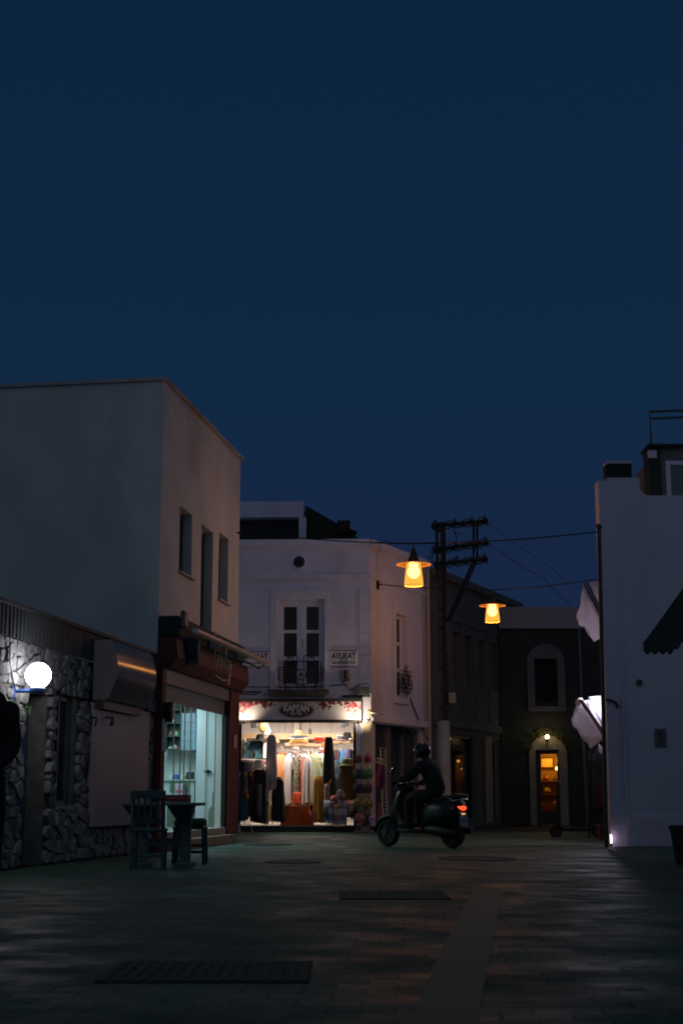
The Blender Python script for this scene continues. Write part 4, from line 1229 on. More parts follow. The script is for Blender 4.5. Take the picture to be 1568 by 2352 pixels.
M_yel = cloth('yellow_cotton', (0.75, 0.36, 0.05), 'floral', (0.72, 0.30, 0.16), 9)
M_wht = cloth('white_cotton', (0.72, 0.66, 0.62), var=0.06)
M_pur = cloth('purple_cotton', (0.10, 0.07, 0.16))
M_blf = cloth('black_floral', (0.02, 0.03, 0.025), 'floral', (0.38, 0.33, 0.2), 26)
M_flr = cloth('small_floral', (0.5, 0.42, 0.32), 'floral', (0.05, 0.06, 0.05), 30)
M_pnk = cloth('pink_cotton', (0.72, 0.24, 0.20))
M_str = cloth('bright_stripes', (0.66, 0.42, 0.1), 'stripes_z', (0.25, 0.5, 0.46), 4, vec=(1, 1, 1))
M_lav = cloth('lavender_gauze', (0.46, 0.40, 0.44), var=0.15)
M_blk = cloth('black_cotton', (0.018, 0.018, 0.02))
M_nvy = cloth('dark_navy', (0.015, 0.03, 0.04), 'patch', (0.03, 0.05, 0.06), 8)
M_grn = cloth('green_plaid', (0.02, 0.09, 0.08), 'plaid', (0.015, 0.03, 0.06), 10)
M_mst = cloth('mustard', (0.58, 0.30, 0.03))
M_olv = cloth('olive_cotton', (0.13, 0.09, 0.02), 'patch', (0.10, 0.06, 0.02), 5)
M_red = cloth('red_cotton', (0.66, 0.09, 0.03))
M_org = cloth('orange_red_cloth', (0.70, 0.12, 0.03), var=0.2)
M_blu = cloth('blue_cotton', (0.03, 0.14, 0.28))
M_mix = cloth('mixed_print', (0.35, 0.12, 0.12), 'patch', (0.30, 0.30, 0.2), 14)
M_brn = cloth('brown_dark', (0.06, 0.02, 0.03))
M_khk = cloth('khaki', (0.22, 0.19, 0.09))
M_shb = cloth('blue_grey_shawl', (0.42, 0.40, 0.42), 'stripes_z', (0.15, 0.18, 0.27), 1.1)
M_shr = cloth('rose_shawl', (0.48, 0.38, 0.34), 'stripes_z', (0.32, 0.15, 0.13), 1.1)

garment(629, 657, 1733, 1868, 36.2, M_yel, 'yellow embroidered kaftan at the left end of the middle rail', 'kaftan', folds=7, amp=0.22, sleeve=True)
garment(655, 671, 1734, 1846, 36.0, M_wht, 'white dress hanging beside the yellow kaftan', folds=4, sleeve=True)
garment(667, 678, 1738, 1833, 36.1, M_pur, 'narrow dark purple dress between the white and the black floral dress', folds=4)
garment(675, 688, 1737, 1826, 35.95, M_blf, 'black floral dress in the middle of the rail', folds=4)
garment(684, 695, 1736, 1826, 36.1, M_flr, 'cream and black small print dress next to the black floral one', folds=4)
garment(692, 701, 1735, 1822, 35.9, M_pnk, 'salmon pink dress on the middle rail', folds=3)
garment(697, 718, 1741, 1846, 35.7, M_wht, 'long white pleated dress near the right end of the middle rail', folds=8, amp=0.25, top=0.6)
garment(676, 702, 1820, 1846, 35.85, M_red, 'short red skirt showing below the floral dresses', 'skirt', folds=8, amp=0.3, top=0.85, hook=False)
garment(711, 736, 1731, 1806, 35.9, M_str, 'top with diagonal yellow and turquoise stripes', 'striped_top', folds=6, amp=0.3, sleeve=True, lean=0.15)
garment(733, 748, 1731, 1786, 36.0, M_wht, 'white blouse right of the striped top', 'blouse', folds=4, sleeve=True)
garment(727, 736, 1733, 1786, 36.05, M_pnk, 'pink printed scarf between the striped top and the white blouse', 'scarf', folds=3, top=0.9)
garment(742, 767, 1693, 1846, 35.5, M_blk, 'tall black dress hung high in the middle of the shop', folds=5, top=0.55)
garment(721, 742, 1783, 1886, 35.45, M_mst, 'mustard yellow robe standing near the red table', 'robe', folds=6, amp=0.2, top=0.8, hook=False)
garment(732, 757, 1782, 1855, 35.6, M_olv, 'dark olive coat beside the mustard robe', 'coat', folds=5, top=0.85, hook=False)
garment(766, 783, 1780, 1850, 35.7, M_nvy, 'dark dress with cream band left of the olive dress form', folds=4, top=0.95, hook=False)
garment(614, 634, 1688, 1812, 35.3, M_lav, 'long sheer lavender scarf hanging at the front left', 'scarf', folds=8, amp=0.25, top=0.75, depth=0.05)
garment(628, 651, 1790, 1884, 35.35, M_blk, 'long black dress on a form left of the red table', folds=6, top=0.9, hook=False)
garment(566, 606, 1702, 1742, 36.4, M_grn, 'dark green plaid shirt hanging at the left of the shop', 'shirt', folds=6, top=0.9)
garment(605, 611, 1702, 1742, 36.3, M_wht, 'narrow white shirt right of the green plaid shirt', 'shirt', folds=3, top=0.9)
garment(609, 617, 1702, 1750, 36.5, M_red, 'dark red shirt behind the lavender scarf', 'shirt', folds=3, top=0.9)
garment(551, 570, 1775, 1880, 35.1, M_nvy, 'dark navy dress at the far left beside the red pillar', folds=5, top=0.85)
garment(566, 584, 1772, 1872, 35.15, M_brn, 'dark wine coloured dress in the left rack', folds=5, top=0.85)
garment(581, 612, 1768, 1888, 35.2, M_blk, 'wide black coat in the left rack below the white hat', 'coat', folds=6, top=0.85, hook=False)
garment(603, 616, 1760, 1812, 35.6, M_mix, 'pink and green printed scarf right of the wide black coat', 'scarf', folds=4, top=0.9)
garment(606, 632, 1808, 1850, 35.7, M_mix, 'printed skirt below the lavender scarf', 'skirt', folds=6, amp=0.3, top=0.7, hook=False)
garment(772, 783, 1724, 1752, 36.6, M_brn, 'brown blouse at the left end of the right rail', 'blouse', folds=3)
garment(781, 794, 1723, 1754, 36.5, M_blu, 'bright blue blouse on the right rail', 'blouse', folds=4)
garment(792, 803, 1720, 1752, 36.4, M_pur, 'dark purple blouse at the right end of the right rail', 'blouse', folds=3)
garment(738, 748, 1706, 1730, 36.6, M_red, 'red shirt on the back rail under the folded red cloth', 'shirt', folds=3, hook=False)
garment(783, 815, 1748, 1845, 35.25, M_olv, 'olive brown dress on a form beside the bag stand', folds=6, top=0.92, hook=False, amp=0.1)
extra = [(556, 567, 1784, 1832, 35.0, cloth('dull_red_print', (0.16, 0.05, 0.05), 'patch', (0.05, 0.03, 0.03), 10), 'dull red patterned scarf in front of the dark dresses at the left', 'scarf'),
  (552, 567, 1824, 1884, 35.0, cloth('teal_denim', (0.02, 0.07, 0.09)), 'teal denim trousers low at the far left of the shop front', 'trousers'), (588, 600, 1800, 1872, 35.05, cloth('grey_knit', (0.07, 0.07, 0.065)), 'grey knitted scarf hanging over the wide black coat', 'scarf'),
  (745, 756, 1800, 1846, 35.3, M_mix, 'patterned scarf low in front of the tall black dress', 'scarf'),
  (552, 563, 1700, 1742, 36.7, M_khk, 'khaki shirt at the far left end of the short rail', 'shirt'), (640, 652, 1728, 1790, 36.5, M_org, 'orange blouse half hidden behind the yellow kaftan', 'blouse'),
  (663, 672, 1731, 1826, 36.4, M_blu, 'blue dress behind the white one on the middle rail', 'dress'), (703, 714, 1728, 1830, 36.4, M_mix, 'multicoloured dress behind the long white pleated one', 'dress'),
  (718, 730, 1812, 1850, 36.3, M_nvy, 'dark skirt low behind the mustard robe', 'skirt'), (756, 768, 1752, 1866, 36.4, M_blf, 'black and cream printed dress right of the tall black dress', 'dress'),
  (766, 782, 1745, 1800, 36.5, M_nvy, 'dark blue coat under the right rail', 'coat'), (783, 800, 1758, 1850, 36.6, M_brn, 'dark brown dress behind the olive brown one', 'dress'), (800, 816, 1735, 1800, 36.5, M_blk, 'black jacket at the far right of the shop', 'jacket'),
  (616, 630, 1805, 1884, 36.2, M_khk, 'khaki trousers hanging under the lavender scarf', 'trousers'), (640, 660, 1838, 1880, 36.5, M_lav, 'pale grey skirt low behind the red table', 'skirt'), (700, 722, 1846, 1886, 36.4, M_blk, 'black skirt low at the right end of the red table', 'skirt'),
  (553, 575, 1745, 1778, 35.8, M_brn, 'dark brown shirt behind the tote bags', 'shirt'), (590, 616, 1745, 1800, 35.9, M_mix, 'patterned blouse behind the white sun hat', 'blouse')]
hues = [(M_org, 'orange'), (M_wht, 'white'), (M_mix, 'dark patterned'), (M_blu, 'blue'), (M_khk, 'khaki'), (M_pnk, 'salmon'), (M_nvy, 'navy'), (M_yel, 'yellow floral'), (M_str, 'striped'), (M_blf, 'black floral')]
rows = [((632, 716), 1729, 1800, 36.75, 12, 'second rail behind the middle dresses'), ((712, 750), 1726, 1830, 36.7, 7, 'rail behind the striped top'), ((555, 628), 1748, 1880, 36.9, 9, 'deep rail at the left wall'), ((752, 818), 1722, 1880, 37.0, 9, 'deep rail at the right wall'), ((636, 745), 1798, 1878, 37.1, 13, 'low rail at the back wall')]
for (xa_, xb_), ya_, yb_, Y_, n__, where in rows:
    q = MB(); mset = [h[0] for h in hues] + [M_blk]
    dk = 'left' in where or 'right' in where
    for k in range(n__ + 4):
        w__ = (xb_ - xa_) / (n__ + 4); xx = xa_ + w__ * k
        mi = R.choice([2, 6, 9, 4, 10, 10]) if dk else R.randrange(10)
        yt_, yb2 = ya_ + R.uniform(-2, 3), yb_ - R.uniform(0, 26)
        c0 = P(xx + w__ / 2, yt_, Y_ + R.uniform(-0.08, 0.08)); c1 = P(xx + w__ / 2, yb2, c0.y); W = w__ * 1.5 * Y_ / F; H = c0.z - c1.z
        ph = R.uniform(0, 6); rings = []; fo = R.choice((3, 4, 5))
        for i_ in range(8):
            t = i_ / 7; wv = W / 2 * (0.6 + 0.25 * min(1, t * 7) + 0.25 * t)
            rings.append([V((c0.x + wv * math.cos(a_) * (1 + 0.12 * math.cos(fo * a_ + ph)), c0.y + 0.06 * math.sin(a_) * (1 + 0.35 * math.cos(fo * a_ + ph)), c0.z - H * t * (1 - 0.03 * math.cos(a_ + ph)))) for a_ in [2 * PI * m_i / 18 for m_i in range(18)]])
        q.ring(rings, mi)
    tag(q.build('hanging_clothes', mset, None, smooth=True), 'crowd of mixed clothes packed on the ' + where, 'clothes', kind='stuff')
for x, y, hx_ in ((565, 1777, 0), (577, 1778, 1), (569, 1829, 2), (583, 1735, 3), (757, 1797, 4)):
    Y = 34.9 if hx_ < 4 else 35.3; c = P(x, y, Y); q = MB(); an = 0.4 - 0.25 * hx_; ex = V((math.cos(an), 0, math.sin(an))); ez = V((-math.sin(an), 0, math.cos(an)))
    q.hexa([c + ex * a_ * 0.03 + ez * b__ * 0.05 + V((0, dy, 0)) for dy in (0, 0.006) for a_, b__ in ((-1, -1), (1, -1), (1, 1), (-1, 1))])
    q.tube([c + ez * 0.05, c + ez * 0.05 + V((0.01, 0.02, 0.06))], 0.003, 4)
    tag(q.build('price_tag', mat('orange_card', (0.62, 0.30, 0.03), 0.7)), 'small orange price tag %s' % ('on the dark navy dress at the far left', 'on the upper edge of the wide black coat', 'low on the dark wine coloured dress', 'above the white sun hat', 'on the olive coat beside the mustard robe')[hx_], 'price tag')
for x0, x1, y0, y1, Y, m2, l_, n_ in extra:
    garment(x0, x1, y0, y1, Y, m2, l_, n_, folds=R.choice((4, 5, 6)), top=R.uniform(0.75, 0.92), hook=False)
# khaki hat on the form
def hat(c, r_, h_, m, label, brim=1.9, droop=0.03, name='hat'):
    q = MB()
    q.lathe(c, [(r_ * brim, -droop), (r_ * brim * 0.98, -droop + 0.008), (r_ * 1.02, 0.01), (r_, h_ * 0.5), (r_ * 0.85, h_ * 0.88), (r_ * 0.4, h_), (0.001, h_ * 1.01)], 24)
    tag(q.build(name, m, None, smooth=True), label, 'hat', 'hats in the clothes shop')
hat(P(797, 1756, 35.25), 0.14, 0.15, M_khk, 'khaki sun hat on top of the olive dress form', 1.5)
hat(P(594, 1757, 35.1), 0.11, 0.13, mat('white_straw', (0.68, 0.60, 0.45), 0.8), 'white sun hat above the black coat in the left rack', 1.5, 0.07)
hat(P(641, 1790, 35.3), 0.06, 0.06, M_blk, 'black wide brimmed hat on the black dress form', 2.3, 0.01)
hat(P(597, 1700, 36.3), 0.10, 0.15, M_blk, 'black hat on the left shelf', 2.2, 0.01)
hat(P(686, 1688, 37.8), 0.10, 0.12, mat('tan_felt', (0.5, 0.22, 0.08), 0.9), 'tan felt hat on the folded clothes on the back shelf', 1.3)
hat(P(797, 1693, 37.0), 0.11, 0.13, M_blk, 'black hat on the right shelf', 1.4)
# hanging mustard bag top left
q = MB(); c = P(604, 1670, 36.0); q.ball(c, 0.105, 18, sy=0.6, sz=1.3); q.tube([c + V((-0.08, 0, 0.1)), c + V((0, 0, 0.28)), c + V((0.08, 0, 0.1))], 0.01, 6)
tag(q.build('handbag', mat('mustard_leather', (0.15, 0.085, 0.015), 0.6), None, smooth=True), 'round mustard handbag hanging near the ceiling at the left', 'handbag')
q = MB(); c = P(611, 1680, 36.2); q.ball(c, 0.11, 18, sy=0.6, sz=1.0); q.tube([c + V((-0.06, 0, 0.1)), c + V((0, 0, 0.3)), c + V((0.06, 0, 0.1))], 0.008, 6)
tag(q.build('handbag', M_wht, None, smooth=True), 'white handbag hanging behind the round mustard one', 'handbag')
# rails
def rail(pts, label, name='clothes_rail', legs=()):
    q = MB(); q.tube(pts, 0.014, 8)
    for a, b in legs: q.tube([a, b], 0.014, 8)
    tag(q.build(name, CHROME), label, 'clothes rail')
zf = 0.166
r0, r1 = P(628, 1713, 36.6), P(704, 1727, 35.75)
rail([r0, r1], 'long chrome rail carrying the middle row of dresses', legs=((r0, V((r0.x, r0.y, zf))), (r1, V((r1.x, r1.y, zf)))))
# many empty hangers on the rail
q = MB()
for k in range(16):
    t = k / 15; c = r0.lerp(r1, t) + V((0, 0, -0.05))
    q.tube([c + V((-0.06, 0.10, -0.09)), c, c + V((0.06, -0.10, -0.09))], 0.006, 4); q.tube([c, c + V((0, 0, 0.06))], 0.005, 4)
tag(q.build('hangers', CHROME), 'row of crowded metal hangers on the middle rail', 'hangers', kind='stuff')
r0, r1 = P(768, 1712, 36.9), P(806, 1697, 35.9)
rail([r0, r1], 'sloping dark rail at the right of the shop', legs=((r0, V((r0.x, r0.y, zf))),))
r0, r1 = P(708, 1716, 36.7), P(750, 1722, 36.2); rail([r0, r1], 'chrome rail carrying the striped top and blouses', legs=((r1, V((r1.x, r1.y, zf))),))
r0, r1 = P(564, 1697, 36.4), P(618, 1697, 36.4); rail([r0, r1], 'short rail with shirts at the left of the shop', legs=((r0, V((r0.x, r0.y, zf))), (r1, V((r1.x, r1.y, zf)))))
r0, r1 = P(550, 1768, 34.95), P(612, 1766, 34.95)
q = MB(); q.tube([V((r0.x, 34.85, 0.0)), V((r0.x + .04, 35.0, .3)), r0, r1, V((r1.x, 35.0, 0.2))], 0.014, 8)
q.tube([V((r0.x + 0.05, 34.7, 0.03)), V((r0.x + 0.07, 34.7, 0.2)), V((r0.x + 0.3, 34.75, 0.2)), V((r0.x + 0.34, 34.7, 0.03))], 0.010, 6)
for dx in (0.05, 0.34): q.ball(V((r0.x + dx, 34.7, 0.03)), 0.028, 8)
tag(q.build('wheeled_rail', CHROME), 'wheeled chrome rack in front of the shop beside the red pillar', 'clothes rack')
# shelves
def shelf_board(x0, x1, y, Y, label, dep=0.35):
    a, b = P(x0, y, Y), P(x1, y, Y)
    q = MB(); q.cube(a.x, b.x, Y, Y + dep, a.z - 0.07, a.z)
    tag(q.build('shelf', mat('tan_wood'), None, bevel=0.005), label, 'shelf', 'shelves in the clothes shop')
    return a.z
zs1 = shelf_board(566, 640, 1699, 36.6, 'tan wooden shelf above the shirts at the left')
zs2 = shelf_board(655, 712, 1707, 37.6, 'tan wooden back shelf holding the folded bright clothes')
zs3 = shelf_board(706, 748, 1708, 37.0, 'tan wooden shelf holding the folded red cloth')
zs4 = shelf_board(765, 804, 1701, 37.0, 'tan wooden shelf above the right rail')
def pile(x0, x1, Y, z, n, mats_, label, name='folded_clothes'):
    q = MB(); a, b = P(x0, 1700, Y), P(x1, 1700, Y)
    for k in range(n):
        w_ = (b.x - a.x) / 2 * R.uniform(0.8, 1.0); cx = (a.x + b.x) / 2 + R.uniform(-0.02, 0.02)
        q.add([], []); zz = z + 0.004 + k * 0.045
        sec = [(cx - w_, zz + 0.02, 0.014, 0.13), (cx - w_ * 0.8, zz + 0.02, 0.022, 0.15), (cx + w_ * 0.8, zz + 0.02, 0.022, 0.15), (cx + w_, zz + 0.02, 0.014, 0.13)]
        q.loft([(s_[0], s_[1], s_[2], s_[3], Y + 0.18) for s_ in sec], 10, k % len(mats_))
    tag(q.build(name, mats_, None, smooth=True), label, 'folded clothes', 'folded clothes on the shelves')
pile(664, 707, 37.5, zs2, 5, [M_yel, M_str, M_wht, M_shb, M_khk], 'pile of bright folded clothes under the tan felt hat')
pile(718, 748, 36.95, zs3, 4, [M_mix, M_red, M_org, M_red], 'pile of folded red cloth on the middle shelf')
pile(770, 803, 36.9, zs4, 3, [M_wht, M_shb, M_wht], 'pile of pale folded clothes on the right shelf')
pile(620, 638, 36.6, zs1, 2, [M_wht, M_pnk], 'small pile of pink and white cloth at the left shelf end')
# small black speakers
for i, (x, y, w_, h_) in enumerate(((583, 1666, 14, 10), (788, 1665, 12, 9), (797, 1662, 5, 9), (712, 1679, 7, 12))):
    Y = 36.0 if i != 3 else 37.6; s_ = Y / F; c = P(x, y, Y)
    q = MB(); q.cube(c.x - w_ * s_ / 2, c.x + w_ * s_ / 2, Y, Y + 0.14, c.z - h_ * s_ / 2, c.z + h_ * s_ / 2)
    q.tube([c + V((0, 0.08, h_ * s_ / 2)), V((c.x, Y + 0.08, 2.85))], 0.01, 6)
    tag(q.build('loudspeaker', BLACK, None, bevel=0.01), 'small black loudspeaker %s' % ('at the top left of the clothes shop', 'at the top right of the clothes shop', 'narrow one at the right end of the ceiling', 'on the back wall in the middle')[i], 'loudspeaker', 'loudspeakers in the clothes shop')
# red clothed table
tb = empty('display_table', P(680, 1891, 35.3), 'display table under an orange red cloth in the middle of the shop entrance', 'table')
z0_, z1_ = 0.17, P(680, 1852, 35.3).z
q = MB(); xa, xb = P(653, 1870, 35.4).x, P(709, 1870, 35.4).x; xc, xd = P(642, 1890, 35.3).x, P(720, 1890, 35.3).x
rings = []; n = 44
for t in (0, 0.15, 0.5, 1.0):
    hw = ((xb - xa) * (1 - t) + (xd - xc) * t) / 2; cx = ((xa + xb) * (1 - t) + (xc + xd) * t) / 2
    rg = []
    for k in range(n):
        a = 2 * PI * k / n; ca, sa_ = math.cos(a), math.sin(a); e = 0.5
        f = 1 + 0.05 * t * math.sin(9 * a + 1)
        rg.append(V((cx + hw * f * math.copysign(abs(ca) ** e, ca), 35.65 + 0.3 * f * math.copysign(abs(sa_) ** e, sa_), z1_ - (z1_ - z0_) * t)))
    rings.append(rg)
q.ring(rings); q.build('tablecloth', M_org, tb, smooth=True)
q = MB(); q.cube(xa - 0.01, xb + 0.01, 35.38, 35.92, z1_ + 0.001, z1_ + 0.02); q.build('table_top', mat('tan_wood'), tb)
for i, (x, r_, m2, l_) in enumerate(((659, 0.035, M_wht, 'white'), (668, 0.045, M_khk, 'khaki'), (684, 0.05, mat('dark_trinket', (0.08, 0.06, 0.03), 0.5), 'dark bronze'), (697, 0.035, M_mix, 'patterned'), (706, 0.06, M_blf, 'black and white'))):
    c = P(x, 1848, 35.5); q = MB()
    q.lathe(V((c.x, c.y, z1_ + 0.021)), [(r_, 0), (r_ * 1.3, r_ * 0.3), (r_ * 1.1, r_ * 0.8), (r_ * 1.4, r_ * 1.1), (r_ * 1.2, r_ * 1.1), (r_ * 0.8, r_ * 0.4), (0.001, r_ * 0.3)], 16)
    tag(q.build('bowl', m2, None, smooth=True), '%s bowl on the red clothed table' % l_, 'bowl', 'bowls on the red table')
q = MB()
pp = [P(x, y, 35.28) for x, y in ((716, 1862), (722, 1866), (727, 1864), (723, 1880), (728, 1890), (718, 1890), (712, 1876))]
q.add(pp, [list(range(7))]); tag(q.build('pink_bag', M_pnk, None, solid=0.06), 'pink cloth bag leaning at the right side of the red table', 'bag')
# basket table with striped shawls
bt = empty('shawl_basket', P(778, 1905, 34.85), 'round basket table draped with fringed striped shawls in front of the shop', 'basket')
c = P(778, 1852, 34.85); rb = 32 * 34.85 / F
q = MB(); q.lathe(V((c.x, c.y, P(778, 1868, 34.85).z)), [(rb * 0.7, -0.1), (rb, 0.05), (rb * 1.05, 0.16), (rb * 0.98, 0.16), (rb * 0.7, 0.02)], 28)
q.build('bowl', mat('wicker', (0.2, 0.14, 0.08), 0.8, bump=0.5), bt, smooth=True)
for sx_ in (-0.5, -0.1, 0.2, 0.55):
    q = MB(); q.tube([V((c.x + rb * sx_, c.y - 0.1 + 0.3 * abs(sx_), 0.005)), V((c.x + rb * sx_ * 0.7, c.y, P(778, 1868, 34.85).z))], 0.014, 6); q.build('leg', mat('dark_wood', (0.06, 0.04, 0.02), 0.7), bt)
for i, (x0, x1, y0, y1, m2, l_) in enumerate(((743, 754, 1843, 1886, M_shb, 'grey'), (753, 767, 1845, 1891, M_shb, 'blue and grey'), (767, 782, 1846, 1894, M_shr, 'rose'), (781, 796, 1845, 1893, M_shb, 'slate blue'), (796, 812, 1843, 1858, M_shr, 'beige'))):
    s_ = 34.6 / F; ca_ = ((x0 + x1) / 2 - 778) / 34
    Yc = 34.85 - rb * math.sqrt(max(0.02, 1 - min(1, ca_ * ca_))) - 0.03
    root = empty('shawl', P((x0 + x1) / 2, y1, Yc), '%s fringed striped shawl hanging over the basket rim' % l_, 'shawl', 'shawls on the basket')
    a, b = P(x0, y0, Yc), P(x1, y1, Yc); q = MB(); n = 12; rows = 8; vs, fs = [], []
    for j in range(rows + 1):
        for i2 in range(n + 1):
            t, u = j / rows, i2 / n
            vs.append(V((a.x + (b.x - a.x) * u, Yc + 0.012 * math.sin(u * 14 + i) + (0.22 * (1 - t * 6) if t < 0.16 else 0), a.z + (b.z - a.z) * t + (0.05 if t == 0 else 0))))
    for j in range(rows):
        for i2 in range(n):
            k = j * (n + 1) + i2; fs.append([k, k + 1, k + n + 2, k + n + 1])
    q.add(vs, fs); q.build('fabric', m2, root, smooth=True, solid=0.008)
    q = MB()
    for k in range(14):
        x = a.x + (b.x - a.x) * (k + 0.5) / 14; q.tube([V((x, Yc, b.z)), V((x + R.uniform(-0.006, 0.006), Yc, b.z - 0.05))], [0.004, 0.002], 4)
    q.build('fringe', M_wht, root)
RR = [(-0.6, 0.05, 0.08), (-0.25, 0.1, 0.09), (0.1, 0.08, 0.09), (0.45, 0.06, 0.08), (-0.05, 0.24, 0.09), (0.25, 0.24, 0.09), (0.05, 0.36, 0.07), (-0.4, 0.2, 0.07)]
for i, (dx, dz, r_) in enumerate(RR):
    cc = V((c.x + dx * rb, c.y - 0.05 + 0.05 * (i % 2), P(778, 1852, 34.85).z + dz * 0.9))
    q = MB(); q.tube([cc + V((r_ * 0.9 * math.cos(t * 0.9) * (1 - t * 0.06), -0.02 * t, r_ * 0.7 * math.sin(t * 0.9) * (1 - t * 0.06))) for t in range(13)], 0.035, 7)
    tag(q.build('rolled_scarf', [M_shr, M_khk, M_shb, M_pnk][i % 4], None, smooth=True), '%s rolled scarf heaped in the shawl basket, %s' % (['rose', 'khaki', 'blue grey', 'salmon'][i % 4], ['far left of the lower layer', 'lower layer left of centre', 'lower layer right of centre', 'far right of the lower layer', 'middle of the heap', 'right side of the heap', 'topmost of the heap', 'left side of the heap'][i]), 'scarf', 'rolled scarves in the basket')

# bag stand at the corner pillar
bs_ = empty('bag_stand', P(834, 1905, 34.9), 'grid display stand full of small bags in front of the cream corner pillar', 'display stand')
q = MB(); xa, xb = P(819, 1800, 34.95).x, P(851, 1800, 34.95).x; zt2 = P(834, 1722, 34.95).z
for k in range(5): x = xa + (xb - xa) * k / 4; q.tube([V((x, 34.98, 0.02)), V((x, 34.98, zt2))], 0.008, 5)
for k in range(12): z = 0.1 + (zt2 - 0.1) * k / 11; q.tube([V((xa, 34.98, z)), V((xb, 34.98, z))], 0.006, 5)
q.tube([V((xa - 0.05, 34.7, 0.02)), V((xa - 0.05, 35.2, 0.02))], 0.015, 6); q.tube([V((xb + 0.05, 34.7, 0.02)), V((xb + 0.05, 35.2, 0.02))], 0.015, 6); q.tube([V((xa - 0.05, 34.98, 0.03)), V((xb + 0.05, 34.98, 0.03))], 0.012, 6)
q.build('grid', mat('white_wire', (0.45, 0.42, 0.38), 0.5), bs_)
q = MB(); q.cube(xa + 0.12, xb - 0.05, 35.0, 35.08, 0.05, 0.85); q.build('panel', mat('pale_board', (0.35, 0.33, 0.32), 0.7), bs_)
cols = [((0.16, 0.05, 0.06), 'wine and pink'), ((0.26, 0.04, 0.05), 'crimson'), ((0.02, 0.05, 0.05), 'black green'), ((0.05, 0.14, 0.06), 'green and yellow'), ((0.02, 0.02, 0.03), 'black'),
        ((0.06, 0.03, 0.03), 'dark brown'), ((0.16, 0.12, 0.05), 'tan'), ((0.18, 0.14, 0.03), 'olive yellow'), ((0.28, 0.10, 0.14), 'dusty pink'), ((0.02, 0.03, 0.035), 'charcoal'), ((0.3, 0.08, 0.05), 'brick red'), ((0.30, 0.22, 0.42), 'lilac')]
k = 0
for row, (y0, y1) in enumerate(((1727, 1753), (1757, 1790), (1792, 1822), (1824, 1858), (1860, 1892), (1866, 1890))):
    for cx in ((824, 843) if row < 5 else (834, 848)):
        cc, l_ = cols[k % 12]
        w_ = (17 if row < 1 else 24) * 34.8 / F; s_ = 34.8 / F
        t, b = P(cx, y0, 34.8), P(cx, y1, 34.8)
        root = empty('handbag', b, '%s small bag on the grid stand, row %s down, %s' % (l_, ['one', 'two', 'three', 'four', 'five', 'six'][row], ['left', 'right'][k % 2]), 'handbag', 'small bags on the grid stand')
        H = t.z - b.z
        q = MB(); rings = []
        for j in range(7):
            tt = j / 6; hw = w_ / 2 * (0.55 + 0.45 * math.sin(PI * (0.15 + 0.7 * tt))) ; hd = 0.06 * math.sin(PI * (0.1 + 0.8 * tt)) + 0.01
            rings.append([V((t.x + hw * math.cos(2 * PI * i / 14) * (1 + 0.08 * math.sin(5 * i + k)), 34.82 + hd * math.sin(2 * PI * i / 14), b.z + H * 0.72 * tt)) for i in range(14)])
        q.ring(rings); q.build('bag_body', cloth('bag_%d' % (k % 12), cc, 'patch', tuple(min(1, v * 2.2 + 0.03) for v in cc), 16), root, smooth=True)
        q = MB(); q.tube([V((t.x - w_ * 0.22, 34.82, b.z + H * 0.68)), V((t.x, 34.9, t.z)), V((t.x + w_ * 0.22, 34.82, b.z + H * 0.68))], 0.009, 5); q.build('strap', BLACK if k % 3 else M_red, root)
        k += 1
# tote bags at the left
for i, (x0, x1, y0, y1, m2, l_) in enumerate(((552, 562, 1744, 1772, M_blk, 'black tote bag at the left edge of the shop front'), (560, 570, 1745, 1772, mat('grey_canvas', (0.20, 0.18, 0.18), 0.9), 'grey tote bag next to the black one'), (569, 581, 1746, 1771, cloth('printed_canvas', (0.46, 0.40, 0.42), 'patch', (0.38, 0.34, 0.34), 6), 'pale printed tote bag left of the white hat'))):
    Y = 34.92; a, b = P(x0, y0, Y), P(x1, y1, Y)
    q = MB(); q.loft([(a.x, (a.z + b.z) / 2 - 0.03, (a.z - b.z) / 2 - 0.03, 0.02, Y), (a.x + 0.02, (a.z + b.z) / 2 - 0.03, (a.z - b.z) / 2 - 0.02, 0.05, Y), (b.x - 0.02, (a.z + b.z) / 2 - 0.03, (a.z - b.z) / 2 - 0.02, 0.05, Y), (b.x, (a.z + b.z) / 2 - 0.03, (a.z - b.z) / 2 - 0.03, 0.02, Y)], 12, e=6)
    q.tube([V((a.x + 0.03, Y, a.z - 0.05)), V(((a.x + b.x) / 2, Y, a.z + 0.03)), V((b.x - 0.03, Y, a.z - 0.05))], 0.007, 5)
    tag(q.build('tote_bag', m2, None, smooth=True), l_, 'tote bag', 'tote bags by the shop entrance')
